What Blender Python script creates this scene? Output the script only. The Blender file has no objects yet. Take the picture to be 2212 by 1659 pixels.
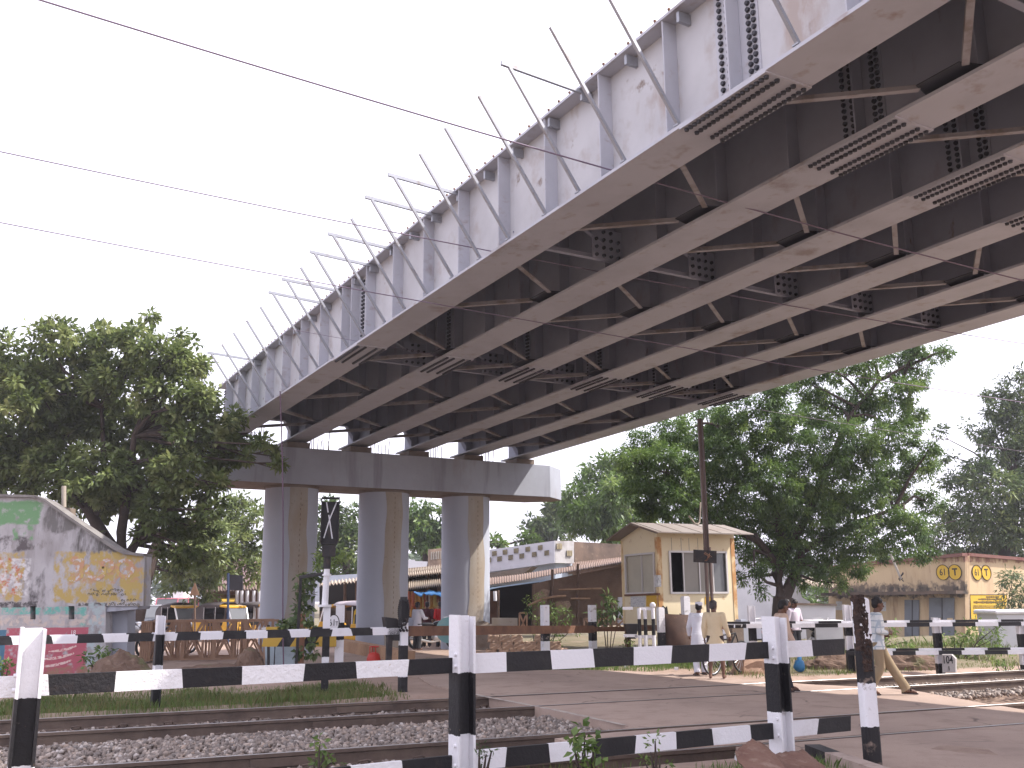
import bpy, bmesh, math, random
import numpy as np
from mathutils import Vector, Matrix
random.seed(7); RNG = np.random.default_rng(7)
SC = bpy.context.scene
COL = SC.collection
V3 = Vector
PI = math.pi

# ---------------------------------------------------------------- camera
PW, PH, FPX = 2212.0, 1659.0, 2130.0        # photograph measured on a 2212 px wide copy
PITCH, ROLL, CAMH = math.radians(12.345), math.radians(0.481), 1.576
_fw = V3((0, math.cos(PITCH), math.sin(PITCH)))
_r0 = V3((1, 0, 0)); _u0 = _r0.cross(_fw)
_R = _r0 * math.cos(ROLL) - _u0 * math.sin(ROLL)
_U = _u0 * math.cos(ROLL) + _r0 * math.sin(ROLL)
EYE = V3((0, 0, CAMH))

def ray(u, v):
    return _fw + _R * ((u - PW / 2) / FPX) - _U * ((v - PH / 2) / FPX)
def G(u, v, z=0.0):                 # surveyed point on the level plane z
    d = ray(u, v); return EYE + d * ((z - CAMH) / d.z)
def D(u, v, Y):                     # surveyed point at distance Y
    d = ray(u, v); return EYE + d * (Y / d.y)
def WALL(o, dr, u, v):              # surveyed point on the upright plane through o along dr
    n = V3((-dr[1], dr[0], 0)); d = ray(u, v)
    return EYE + d * ((V3((o[0], o[1], CAMH)) - EYE).dot(n) / d.dot(n))

cam = bpy.data.cameras.new('camera'); camo = bpy.data.objects.new('camera', cam); COL.objects.link(camo)
cam.sensor_width = 36.0; cam.lens = FPX / PW * 36.0; cam.clip_start = 0.1; cam.clip_end = 3000
M4 = Matrix.Identity(4)
for i in range(3):
    M4[i][0] = _R[i]; M4[i][1] = _U[i]; M4[i][2] = -_fw[i]; M4[i][3] = EYE[i]
camo.matrix_world = M4
SC.camera = camo

# ---------------------------------------------------------------- materials
def mat(name, col, rough=0.75, metal=0.0, layers=(), bump=None, spec=0.3, trans=0.0, streak=None, bands=None, alpha=None):
    """layers: (scale, lo, hi, colour, detail, stretch xyz) -> noise-masked colour over the base.
    bands: (origin, axis, wobble, [(pos, colour)...]) -> painted stripes along an axis, first colour before all positions."""
    m = bpy.data.materials.new(name); m.use_nodes = True
    nt = m.node_tree; N = nt.nodes; L = nt.links
    b = N['Principled BSDF']
    b.inputs['Roughness'].default_value = rough; b.inputs['Metallic'].default_value = metal
    b.inputs['Specular IOR Level'].default_value = spec
    if trans: b.inputs['Transmission Weight'].default_value = trans
    geo = N.new('ShaderNodeNewGeometry')
    cur = None
    base = (*col, 1)
    def noise(scale, detail=6, stretch=(1, 1, 1), rgh=0.6):
        mp = N.new('ShaderNodeMapping'); mp.inputs['Scale'].default_value = stretch
        L.new(geo.outputs['Position'], mp.inputs['Vector'])
        nz = N.new('ShaderNodeTexNoise'); nz.inputs['Scale'].default_value = scale
        nz.inputs['Detail'].default_value = detail; nz.inputs['Roughness'].default_value = rgh
        L.new(mp.outputs['Vector'], nz.inputs['Vector']); return nz.outputs['Fac']
    if bands:
        o, ax, wob, stops = bands
        sub = N.new('ShaderNodeVectorMath'); sub.operation = 'SUBTRACT'; sub.inputs[1].default_value = o
        L.new(geo.outputs['Position'], sub.inputs[0])
        dt = N.new('ShaderNodeVectorMath'); dt.operation = 'DOT_PRODUCT'; dt.inputs[1].default_value = ax
        L.new(sub.outputs[0], dt.inputs[0])
        nz = noise(22, 3)
        ma = N.new('ShaderNodeMath'); ma.operation = 'MULTIPLY_ADD'; ma.inputs[1].default_value = wob
        L.new(nz, ma.inputs[0]); L.new(dt.outputs['Value'], ma.inputs[2])
        lo = stops[0][0] - 1; hi = stops[-1][0] + 1
        acc = None
        for k, (pos, c) in enumerate(stops):
            if acc is None:
                rgb = N.new('ShaderNodeRGB'); rgb.outputs[0].default_value = (*c, 1); acc = rgb.outputs[0]; continue
            gt = N.new('ShaderNodeMath'); gt.operation = 'GREATER_THAN'; gt.inputs[1].default_value = pos + wob * .5
            L.new(ma.outputs[0], gt.inputs[0])
            mx = N.new('ShaderNodeMix'); mx.data_type = 'RGBA'; mx.inputs[7].default_value = (*c, 1)
            L.new(gt.outputs[0], mx.inputs[0]); L.new(acc, mx.inputs[6]); acc = mx.outputs[2]
        cur = acc
    for ly in layers:
        sc, lo, hi, c = ly[:4]; det = ly[4] if len(ly) > 4 else 6; st = ly[5] if len(ly) > 5 else (1, 1, 1)
        f = noise(sc, det, st)
        mr = N.new('ShaderNodeMapRange'); mr.inputs[1].default_value = lo; mr.inputs[2].default_value = hi
        L.new(f, mr.inputs[0])
        mx = N.new('ShaderNodeMix'); mx.data_type = 'RGBA'
        L.new(mr.outputs[0], mx.inputs[0])
        if cur is None: mx.inputs[6].default_value = base
        else: L.new(cur, mx.inputs[6])
        mx.inputs[7].default_value = (*c, 1)
        cur = mx.outputs[2]
    if cur is None: b.inputs['Base Color'].default_value = base
    else: L.new(cur, b.inputs['Base Color'])
    if bump:
        bs, st = bump[:2]; stc = bump[2] if len(bump) > 2 else (1, 1, 1)
        f = noise(bs, 8, stc)
        bp = N.new('ShaderNodeBump'); bp.inputs['Strength'].default_value = st; bp.inputs['Distance'].default_value = 0.02
        L.new(f, bp.inputs['Height']); L.new(bp.outputs[0], b.inputs['Normal'])
    return m

def leaf_mat(name, c0, c1, c2, transl=0.35):
    m = bpy.data.materials.new(name); m.use_nodes = True
    nt = m.node_tree; N = nt.nodes; L = nt.links
    N.remove(N['Principled BSDF']); out = N['Material Output']
    at = N.new('ShaderNodeAttribute'); at.attribute_name = 'tint'
    rp = N.new('ShaderNodeValToRGB'); L.new(at.outputs['Fac'], rp.inputs[0])
    rp.color_ramp.elements[0].color = (*c0, 1); rp.color_ramp.elements[1].color = (*c2, 1)
    e = rp.color_ramp.elements.new(0.5); e.color = (*c1, 1)
    df = N.new('ShaderNodeBsdfDiffuse'); tr = N.new('ShaderNodeBsdfTranslucent'); gl = N.new('ShaderNodeBsdfGlossy')
    gl.inputs['Roughness'].default_value = 0.45; gl.inputs['Color'].default_value = (.8, .85, .8, 1)
    L.new(rp.outputs[0], df.inputs['Color']); L.new(rp.outputs[0], tr.inputs['Color'])
    m1 = N.new('ShaderNodeMixShader'); m1.inputs[0].default_value = transl
    L.new(df.outputs[0], m1.inputs[1]); L.new(tr.outputs[0], m1.inputs[2])
    m2 = N.new('ShaderNodeMixShader'); m2.inputs[0].default_value = 0.025
    L.new(m1.outputs[0], m2.inputs[1]); L.new(gl.outputs[0], m2.inputs[2])
    L.new(m2.outputs[0], out.inputs['Surface'])
    return m

# ---------------------------------------------------------------- object helpers
ORG = {}
def tag(o, label=None, cat=None, group=None, kind=None):
    if label: o['label'] = label
    if cat: o['category'] = cat
    if group: o['group'] = group
    if kind: o['kind'] = kind
    return o
def thing(name, label, cat, loc=(0, 0, 0), group=None, local=False):
    """an Empty at the thing's base; parts given in world coordinates unless local"""
    o = bpy.data.objects.new(name, None); COL.objects.link(o); o.location = loc
    o.empty_display_size = .2
    ORG[o] = V3((0, 0, 0)) if local else V3(loc)
    return tag(o, label, cat, group)
def dup(root, loc=None, rotz=None, label=None, group=None, parent=None):
    c = root.copy(); COL.objects.link(c)
    if parent is not None:
        c.parent = parent; c.matrix_parent_inverse = root.matrix_parent_inverse.copy()
    if loc is not None: c.location = loc
    if rotz is not None: c.rotation_euler = (0, 0, rotz)
    if label: c['label'] = label
    if group: c['group'] = group
    for ch in list(root.children): dup(ch, parent=c)
    return c
def Rz(a): return Matrix.Rotation(a, 3, 'Z')
def basis(x, up=(0, 0, 1)):
    x = V3(x).normalized(); up = V3(up)
    if abs(x.dot(up)) > .999: up = V3((0, 1, 0))
    y = up.cross(x).normalized(); z = x.cross(y)
    return Matrix((x, y, z)).transposed()

class MB:
    def __init__(s): s.v = []; s.f = []; s.m = []; s.s = []
    def add(s, vs, fs, mi=0, smooth=False):
        b = len(s.v); s.v += [V3(p) for p in vs]
        for f in fs: s.f.append([i + b for i in f]); s.m.append(mi); s.s.append(smooth)
        return s
    def box(s, c, sz, R=None, mi=0):
        c = V3(c); h = [x / 2 for x in sz]
        vs = []
        for dx, dy, dz in ((-1,-1,-1),(1,-1,-1),(1,1,-1),(-1,1,-1),(-1,-1,1),(1,-1,1),(1,1,1),(-1,1,1)):
            p = V3((dx * h[0], dy * h[1], dz * h[2])); vs.append(c + (R @ p if R is not None else p))
        return s.add(vs, [(3,2,1,0),(4,5,6,7),(0,1,5,4),(1,2,6,5),(2,3,7,6),(3,0,4,7)], mi)
    def bar(s, p, q, w, h, up=(0, 0, 1), mi=0):
        p = V3(p); q = V3(q); R = basis(q - p, up)
        return s.box((p + q) / 2, ((q - p).length, w, h), R, mi)
    def cyl(s, p, q, r0, r1=None, n=12, mi=0, caps=True, smooth=True):
        if r1 is None: r1 = r0
        p = V3(p); q = V3(q); R = basis(q - p); vs = []
        for c, r in ((p, r0), (q, r1)):
            for i in range(n):
                a = 2 * PI * i / n; vs.append(c + R @ V3((0, math.cos(a) * r, math.sin(a) * r)))
        s.add(vs, [(i, (i + 1) % n, n + (i + 1) % n, n + i) for i in range(n)], mi, smooth)
        if caps: s.add(vs[:n], [tuple(range(n - 1, -1, -1))], mi); s.add(vs[n:], [tuple(range(n))], mi)
        return s
    def tube(s, pts, r, n=8, mi=0, caps=True):
        pts = [V3(p) for p in pts]; rs = r if hasattr(r, '__len__') else [r] * len(pts)
        vs = []
        for k, p in enumerate(pts):
            t = (pts[min(k + 1, len(pts) - 1)] - pts[max(k - 1, 0)])
            R = basis(t if t.length > 1e-6 else V3((0, 0, 1)), (0.013, 0.02, 1))
            for i in range(n):
                a = 2 * PI * i / n; vs.append(p + R @ V3((0, math.cos(a) * rs[k], math.sin(a) * rs[k])))
        fs = []
        for k in range(len(pts) - 1):
            for i in range(n): fs.append((k*n+i, k*n+(i+1)%n, (k+1)*n+(i+1)%n, (k+1)*n+i))
        s.add(vs, fs, mi, True)
        if caps:
            e = (len(pts) - 1) * n
            s.add(vs[:n], [tuple(range(n - 1, -1, -1))], mi); s.add(vs[e:], [tuple(range(n))], mi)
        return s
    def prism(s, poly, vec, mi=0):
        poly = [V3(p) for p in poly]; vec = V3(vec); n = len(poly)
        nr = V3((0, 0, 0))
        for i in range(n): nr += poly[i].cross(poly[(i + 1) % n])
        if nr.dot(vec) > 0: poly = poly[::-1]
        vs = poly + [p + vec for p in poly]
        fs = [tuple(range(n)), tuple(range(2 * n - 1, n - 1, -1))]
        fs += [((i + 1) % n, i, n + i, n + (i + 1) % n) for i in range(n)]
        return s.add(vs, fs, mi)
    def ell(s, c, r, R=None, nu=14, nv=9, mi=0):
        c = V3(c); vs = []; fs = []
        if not hasattr(r, '__len__'): r = (r, r, r)
        for j in range(nv + 1):
            ph = PI * j / nv
            for i in range(nu):
                a = 2 * PI * i / nu
                p = V3((math.sin(ph) * math.cos(a) * r[0], math.sin(ph) * math.sin(a) * r[1], math.cos(ph) * r[2]))
                vs.append(c + (R @ p if R is not None else p))
        for j in range(nv):
            for i in range(nu): fs.append(((j+1)*nu+i, (j+1)*nu+(i+1)%nu, j*nu+(i+1)%nu, j*nu+i))
        return s.add(vs, fs, mi, True)
    def cap(s, p, q, r0, r1, n=12):                      # tapered capsule
        s.ell(p, r0, nu=n, nv=8); s.ell(q, r1, nu=n, nv=8); return s.cyl(p, q, r0, r1, n, caps=True)
    def disc(s, c, nrm, r, n=24, mi=0, rz=None, th=.004):
        R = basis(nrm); c = V3(c); rz = rz or r
        vs = [c + R @ V3((0, math.cos(2*PI*i/n) * r, math.sin(2*PI*i/n) * rz)) for i in range(n)]
        return s.prism(vs, V3(nrm).normalized() * th, mi)
    def mesh(s, name, mats, o=V3((0, 0, 0))):
        me = bpy.data.meshes.new(name)
        me.from_pydata([(p - o)[:] for p in s.v], [], s.f)
        for m in (mats if isinstance(mats, (list, tuple)) else [mats]): me.materials.append(m)
        me.polygons.foreach_set('material_index', s.m); me.polygons.foreach_set('use_smooth', s.s)
        me.update(); return me
    def build(s, name, mats, parent=None, bevel=0, at=None):
        o = ORG[parent] if parent is not None else (V3(at) if at is not None else V3((0, 0, 0)))
        ob = bpy.data.objects.new(name, s.mesh(name, mats, o)); COL.objects.link(ob)
        if parent is not None: ob.parent = parent
        elif at is not None: ob.location = at
        ORG[ob] = o
        if bevel:
            md = ob.modifiers.new('bevel', 'BEVEL'); md.width = bevel; md.segments = 2; md.limit_method = 'ANGLE'
        return ob

def npmesh(name, co, faces, m, tint=None, parent=None, smooth=False, o=(0, 0, 0)):
    """co (n,3), faces (k,j) arrays"""
    me = bpy.data.meshes.new(name); co = np.asarray(co, dtype=np.float32) - np.asarray(o, dtype=np.float32)
    k, j = faces.shape
    me.vertices.add(len(co)); me.vertices.foreach_set('co', co.ravel())
    me.loops.add(k * j); me.loops.foreach_set('vertex_index', faces.astype(np.int32).ravel())
    me.polygons.add(k); me.polygons.foreach_set('loop_start', np.arange(0, k * j, j, dtype=np.int32))
    me.polygons.foreach_set('loop_total', np.full(k, j, dtype=np.int32))
    if smooth: me.polygons.foreach_set('use_smooth', np.ones(k, dtype=bool))
    if tint is not None:
        a = me.attributes.new('tint', 'FLOAT', 'FACE'); a.data.foreach_set('value', np.asarray(tint, dtype=np.float32))
    me.materials.append(m); me.update(calc_edges=True)
    ob = bpy.data.objects.new(name, me); COL.objects.link(ob); ob.location = o
    if parent is not None: ob.parent = parent; ob.location = V3(o) - ORG[parent]
    ORG[ob] = V3(o)
    return ob

def text_mesh(txt, size, extrude=.002, spacing=1.0, bold=0.0):
    cu = bpy.data.curves.new('lettering', 'FONT'); cu.body = txt; cu.size = size; cu.extrude = extrude
    cu.align_x = 'CENTER'; cu.align_y = 'CENTER'; cu.space_character = spacing; cu.offset = bold
    ob = bpy.data.objects.new('lettering', cu); COL.objects.link(ob)
    bpy.context.view_layer.update()
    me = bpy.data.meshes.new_from_object(ob.evaluated_get(bpy.context.evaluated_depsgraph_get()))
    COL.objects.unlink(ob); bpy.data.objects.remove(ob)
    return me
def lettering(txt, size, c, xdir, m, parent, name='lettering', up=(0, 0, 1), sx=1.0, bold=0.0, spacing=1.0):
    """flat letters standing on a surface: centre c, reading direction xdir"""
    me = text_mesh(txt, size, spacing=spacing, bold=bold)
    x = V3(xdir).normalized(); z = V3(up); nrm = x.cross(z).normalized()
    me.transform(Matrix(((x.x*sx, z.x, nrm.x, 0), (x.y*sx, z.y, nrm.y, 0), (x.z*sx, z.z, nrm.z, 0), (0, 0, 0, 1))))
    me.transform(Matrix.Translation(V3(c) - (ORG[parent] if parent is not None else V3((0, 0, 0)))))
    me.materials.clear(); me.materials.append(m)
    ob = bpy.data.objects.new(name, me); COL.objects.link(ob)
    if parent is not None: ob.parent = parent; ORG[ob] = ORG[parent]
    return ob

# ---------------------------------------------------------------- bridge / track frames
AZ = math.radians(-30.36)
BN = V3((math.cos(AZ), -math.sin(AZ), 0))     # across the bridge (away, right)
BD = V3((math.sin(AZ), math.cos(AZ), 0))      # along the bridge towards the pier
def BW(ac, al, z): return BN * ac + BD * al + V3((0, 0, z))
def zbot(a): return 7.38 - 0.0265 * a
TS = .432
TD = V3((1, TS, 0)).normalized()              # along the tracks
TN = V3((-TD.y, TD.x, 0))                     # across the tracks, away from the camera
def TW(s, t, z): return V3((0, s, 0)) + TD * t + V3((0, 0, z))    # s = Y where the line meets x=0
# ---------------------------------------------------------------- world, sun
SUN_EL, SUN_AZ = math.radians(49), math.radians(90 + 3)      # azimuth clockwise from +Y
world = bpy.data.worlds.new('World'); SC.world = world; world.use_nodes = True
wn = world.node_tree; bg = wn.nodes['Background']
sky = wn.nodes.new('ShaderNodeTexSky'); sky.sky_type = 'NISHITA'; sky.sun_disc = False
sky.sun_elevation = SUN_EL; sky.sun_rotation = SUN_AZ
sky.dust_density = 4.0; sky.air_density = 1.0; sky.ozone_density = 1.0; sky.altitude = 20
# thin bright cloud veil over the blue
tc = wn.nodes.new('ShaderNodeTexCoord'); nz = wn.nodes.new('ShaderNodeTexNoise')
nz.inputs['Scale'].default_value = 2.2; nz.inputs['Detail'].default_value = 6
wn.links.new(tc.outputs['Generated'], nz.inputs['Vector'])
mr = wn.nodes.new('ShaderNodeMapRange'); mr.inputs[1].default_value = .3; mr.inputs[2].default_value = .7
mr.inputs[3].default_value = .72; mr.inputs[4].default_value = .95
wn.links.new(nz.outputs['Fac'], mr.inputs[0])
mx = wn.nodes.new('ShaderNodeMix'); mx.data_type = 'RGBA'
mx.inputs[7].default_value = (7.3, 7.1, 8.2, 1)
wn.links.new(mr.outputs[0], mx.inputs[0]); wn.links.new(sky.outputs[0], mx.inputs[6])
wn.links.new(mx.outputs[2], bg.inputs['Color']); bg.inputs['Strength'].default_value = 0.10
sl = bpy.data.lights.new('sun', 'SUN'); sl.energy = 2.9; sl.angle = math.radians(.6); sl.color = (1, .94, .87)
so = bpy.data.objects.new('sun', sl); COL.objects.link(so)
sdir = V3((math.sin(SUN_AZ) * math.cos(SUN_EL), math.cos(SUN_AZ) * math.cos(SUN_EL), math.sin(SUN_EL)))
so.rotation_euler = (-sdir).to_track_quat('-Z', 'Y').to_euler(); so.location = sdir * 60
SC.view_settings.view_transform = 'Standard'; SC.view_settings.look = 'None'
SC.view_settings.exposure = 1.52; SC.view_settings.gamma = 1.0
SC.cycles.max_bounces = 7; SC.cycles.diffuse_bounces = 4; SC.cycles.transparent_max_bounces = 4

# ---------------------------------------------------------------- shared materials
RUSTY = (.16, .07, .035)
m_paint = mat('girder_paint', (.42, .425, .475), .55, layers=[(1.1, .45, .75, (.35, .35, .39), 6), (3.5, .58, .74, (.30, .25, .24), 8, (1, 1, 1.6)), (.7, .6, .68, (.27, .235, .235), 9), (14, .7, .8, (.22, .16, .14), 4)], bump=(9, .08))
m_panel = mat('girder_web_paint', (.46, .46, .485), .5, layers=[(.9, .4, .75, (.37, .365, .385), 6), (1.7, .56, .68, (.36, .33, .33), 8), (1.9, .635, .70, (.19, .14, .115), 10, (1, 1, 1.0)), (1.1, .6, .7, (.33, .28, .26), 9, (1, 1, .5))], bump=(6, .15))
m_inner_shaded = mat('inner_girder_shade', (.275, .285, .35), .6, layers=[(1.3, .42, .72, (.235, .24, .29), 7), (2.2, .58, .75, (.22, .195, .21), 8, (1, 1, .5)), (5, .66, .74, (.17, .12, .10), 6, (1, 1, .3))], bump=(7, .1))  # darker copy of the girder paint: shade between girders put into the colour
m_bolt = mat('bolt_steel', (.045, .045, .055), .6, .3)
m_rod = mat('galvanised_tube', (.30, .31, .345), .45, .35, layers=[(6, .55, .75, (.2, .17, .16))])
m_blocker = mat('blocker_board', (.10, .085, .075), .9, layers=[(2, .4, .7, (.06, .05, .045))])  # dull dark surface of the unseen sheet over the girder gaps
m_conc = mat('pier_paint', (.35, .37, .43), .8, layers=[(.35, .42, .7, (.27, .28, .32), 5), (1.5, .54, .66, (.225, .23, .265), 7, (1, 1, .10)), (.8, .62, .74, (.27, .25, .255), 6, (1, 1, .3)), (9, .68, .8, (.2, .19, .19), 5)], bump=(14, .12))
m_col = mat('column_paint', (.37, .39, .45), .8, layers=[(.5, .42, .75, (.33, .345, .40), 5), (1.6, .6, .78, (.30, .31, .355), 6, (1, 1, .15)), (10, .7, .8, (.24, .23, .24), 5)], bump=(14, .1))
m_rustdk = mat('dark_rust', (.085, .05, .038), .85, layers=[(3, .4, .7, (.05, .03, .025), 7), (10, .62, .75, (.14, .08, .05))], bump=(25, .2))
m_raw = mat('raw_concrete', (.34, .315, .28), .9, layers=[(1.3, .4, .75, (.27, .21, .15), 7, (1, 1, .3)), (7, .62, .8, (.16, .12, .09), 6)], bump=(18, .25))
m_rawdk = mat('rough_concrete', (.20, .165, .14), .95, layers=[(2, .4, .7, (.16, .12, .09), 8), (11, .6, .75, (.09, .07, .055))], bump=(20, .5))
m_rust = mat('rust', (.17, .085, .05), .85, layers=[(3, .4, .7, (.09, .045, .03), 7), (12, .6, .75, (.25, .14, .08))], bump=(25, .2))
m_railside = mat('rail_side', (.115, .082, .066), .8, layers=[(5, .4, .7, (.07, .05, .042)), (1.1, .5, .75, (.15, .11, .085))], bump=(30, .2))
m_railtop = mat('rail_polished', (.34, .33, .33), .4, .8)
m_black = mat('black_paint', (.012, .011, .013), .5, layers=[(4, .5, .8, (.03, .027, .027)), (40, .7, .78, (.09, .06, .05))], bump=(35, .25))
m_white = mat('white_paint', (.68, .67, .70), .55, layers=[(2.5, .55, .8, (.5, .48, .48)), (30, .7, .76, (.3, .17, .1)), (9, .72, .8, (.33, .25, .2))], bump=(30, .25))
m_soot = mat('black_iron', (.02, .018, .02), .6, layers=[(6, .5, .7, (.05, .035, .03))])
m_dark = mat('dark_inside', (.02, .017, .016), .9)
m_wood = mat('timber', (.33, .21, .13), .85, layers=[(3, .4, .7, (.22, .13, .08), 6, (1, 1, .3)), (18, .6, .75, (.12, .08, .055))], bump=(20, .2))
m_sleeper = mat('sleeper_concrete', (.22, .20, .185), .9, layers=[(6, .45, .7, (.14, .12, .10))], bump=(25, .3))
m_skin = mat('skin', (.115, .055, .034), .55)
m_hair = mat('hair', (.012, .01, .01), .6)
m_tyre = mat('tyre', (.02, .02, .02), .8)
m_chrome = mat('bright_metal', (.55, .55, .56), .3, .8)
m_glass = mat('window_glass', (.10, .105, .11), .12, spec=.6)

# ---------------------------------------------------------------- ground
CS = TD.x
def pdist(x, y): return (y - TS * x) * CS
PR = [(12.221 - 1.74 / CS) * CS, 12.221 * CS, (17.417 - 1.74 / CS) * CS, 17.417 * CS]   # rails r4 r3 r2 r1
def smooth(a, b, x): 
    t = np.clip((x - a) / (b - a), 0, 1); return t * t * (3 - 2 * t)
def wob(x, y, f, k): return np.sin(x * f + k) * np.cos(y * f * 1.13 + 2.1 * k) + .5 * np.sin(x * f * 2.3 + y * f * 1.7 + k * 3)
CROSS_R = [G(1982, 1492), G(2132, 1519)]
CROSS_L = [G(930, 1478), G(1037, 1502), G(1187, 1532), G(1359, 1568)]
def ground_h(x, y):
    p = pdist(x, y); t = x * TD.x + y * TD.y
    bed = smooth(8.95, 9.3, p) * (1 - smooth(16.5, 17.1, p))
    h = -.235 * bed - .03
    far = smooth(16.9, 18, p)
    left = 1 - smooth(4.0, 5.2, t - (p - 16.9) * 0.10)     # grassy verge left of the crossing
    h = h - .10 * far * left * (1 - smooth(19.5, 22, p))
    right = smooth(14.5, 16.5, t)
    h = h + far * right * (.10 + .10 * wob(x, y, .8, 1.3)) * smooth(17.3, 19, p) * (1 - smooth(24, 30, p))
    h = h - smooth(30, 40, p) * smooth(20, 26, t) * .35
    h = h + .025 * wob(x, y, 1.7, .3) * smooth(16.9, 19, p) * (1 - .7 * (1 - left) * (1 - right))
    near = 1 - smooth(8.3, 8.9, p)
    h = h + near * .03 * wob(x, y, 2.1, .9)
    return h
def lines(lo, hi, step, far):
    a = list(np.arange(lo, hi + 1e-6, step)); s = step; x = hi
    while x < far: s *= 1.35; x += s; a.append(x)
    s = step; x = lo; b = []
    while x > -far: s *= 1.35; x -= s; b.append(x)
    return np.array(b[::-1] + a)
gx = lines(-18, 34, .3, 900); gp_ = lines(3, 46, .3, 900)
TT, PP = np.meshgrid(gx, gp_)
GX = TT * TD.x + PP * TN.x; GY = TT * TD.y + PP * TN.y
GZ = ground_h(GX, GY)
ni, nj = GX.shape
idx = np.arange(ni * nj).reshape(ni, nj)
gf = np.stack([idx[:-1, :-1], idx[:-1, 1:], idx[1:, 1:], idx[1:, :-1]], -1).reshape(-1, 4)
# how green the soil is, per face
fx = GX.ravel()[gf].mean(1); fy = GY.ravel()[gf].mean(1)
fp = pdist(fx, fy); ft = fx * TD.x + fy * TD.y
gr = smooth(16.6, 17.2, fp) * (1 - smooth(19.5, 21.0, fp)) * (1 - smooth(3.6, 5.2, ft - (fp - 16.9) * .1))
gr = np.maximum(gr, smooth(17.0, 17.6, fp) * smooth(12.6, 14.5, ft) * .8)
gr = np.maximum(gr, (1 - smooth(8.2, 9.0, fp)) * (1 - smooth(6.0, 6.8, ft)) * .55)
gr = np.maximum(gr, smooth(19.8, 20.8, fp) * smooth(8.5, 9.5, ft) * (1 - smooth(11.0, 12, ft)) * .8 * (1 - smooth(25.5, 27, fp)))
gr = np.maximum(gr, smooth(60, 120, np.hypot(fx, fy)) * .6)
m_soil = mat('soil', (.32, .235, .19), .95, layers=[(.5, .4, .7, (.26, .185, .145), 8), (3.0, .5, .75, (.21, .14, .11), 8), (28, .6, .75, (.15, .11, .09), 4)], bump=(12, .5))
nt = m_soil.node_tree; at = nt.nodes.new('ShaderNodeAttribute'); at.attribute_name = 'tint'
pb = nt.nodes['Principled BSDF']; src = pb.inputs['Base Color'].links[0].from_socket
nz2 = nt.nodes.new('ShaderNodeTexNoise'); nz2.inputs['Scale'].default_value = 1.8; nz2.inputs['Detail'].default_value = 8
g2 = nt.nodes.new('ShaderNodeNewGeometry'); nt.links.new(g2.outputs['Position'], nz2.inputs['Vector'])
ad = nt.nodes.new('ShaderNodeMath'); ad.operation = 'ADD'; ad.inputs[1].default_value = -.45
nt.links.new(nz2.outputs['Fac'], ad.inputs[0])
ad2 = nt.nodes.new('ShaderNodeMath'); ad2.operation = 'MULTIPLY_ADD'; ad2.inputs[1].default_value = 1.6; ad2.use_clamp = True
nt.links.new(ad.outputs[0], ad2.inputs[0]); nt.links.new(at.outputs['Fac'], ad2.inputs[2])
ml = nt.nodes.new('ShaderNodeMath'); ml.operation = 'MULTIPLY'; ml.use_clamp = True
nt.links.new(ad2.outputs[0], ml.inputs[0]); nt.links.new(at.outputs['Fac'], ml.inputs[1])
mg = nt.nodes.new('ShaderNodeMix'); mg.data_type = 'RGBA'; mg.inputs[7].default_value = (.085, .085, .035, 1)
nt.links.new(ml.outputs[0], mg.inputs[0]); nt.links.new(src, mg.inputs[6]); nt.links.new(mg.outputs[2], pb.inputs['Base Color'])
ground = npmesh('ground', np.stack([GX.ravel(), GY.ravel(), GZ.ravel()], 1), gf, m_soil, gr, smooth=True)
tag(ground, kind='structure')

# ---------------------------------------------------------------- level crossing road
def clip(poly, n, c, keep_less=True):
    out = []
    sg = 1 if keep_less else -1
    for i in range(len(poly)):
        a, b = poly[i], poly[(i + 1) % len(poly)]
        da, db = sg * (a.dot(n) - c), sg * (b.dot(n) - c)
        if da <= 0: out.append(a)
        if da * db < 0: out.append(a.lerp(b, da / (da - db)))
    return out
m_road = mat('road', (.37, .28, .23), .9, layers=[(.45, .4, .7, (.31, .23, .19), 8), (2.2, .5, .75, (.25, .18, .15), 8, (1, 1, 1)), (1.0, .6, .8, (.40, .31, .265), 6, (.4, 1.6, 1)), (45, .62, .75, (.13, .095, .08), 3)], bump=(16, .3))
road_poly = [V3((p[0], p[1], 0)) for p in (
    G(905, 1462), G(930, 1478), G(1037, 1502), G(1120, 1519), G(1187, 1532), G(1275, 1551), G(1359, 1568), G(1330, 1580), G(1198, 1594), G(1230, 1602),
    G(1480, 1600), G(1640, 1618), G(1745, 1634), G(1860, 1662), G(1990, 1700), (3.4, 6.5), (5, 1), (26, 8),
    G(2212, 1532), G(2132, 1519), G(1982, 1492), G(1900, 1484), G(1760, 1478), G(1640, 1470), G(1500, 1456), G(1380, 1450), G(1250, 1446), G(1100, 1448))]
rb = MB()
cuts = []
prev = None
for k, pr in enumerate(PR):
    inner = 1 if k in (0, 2) else -1           # flangeway lies on the gauge side
    lo = pr - (.04 if inner > 0 else .11); hi = pr + (.11 if inner > 0 else .04)
    cuts.append((prev, lo)); prev = hi
cuts.append((prev, None))
for lo, hi in cuts:
    poly = road_poly
    if lo is not None: poly = clip(poly, TN, lo, False)
    if hi is not None: poly = clip(poly, TN, hi, True)
    if len(poly) > 2: rb.prism([p + V3((0, 0, -.006)) for p in poly], (0, 0, -.2))
road = rb.build('road', m_road); tag(road, kind='structure')
nt = m_road.node_tree; N = nt.nodes; L = nt.links; pbr = N['Principled BSDF']; src = pbr.inputs['Base Color'].links[0].from_socket
gg = N.new('ShaderNodeNewGeometry'); wv = N.new('ShaderNodeTexNoise'); wv.inputs['Scale'].default_value = 1.4; wv.inputs['Detail'].default_value = 6
L.new(gg.outputs['Position'], wv.inputs['Vector'])
vm = N.new('ShaderNodeMixRGB'); vm.inputs[0].default_value = .35; L.new(gg.outputs['Position'], vm.inputs[1]); L.new(wv.outputs['Color'], vm.inputs[2])
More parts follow.
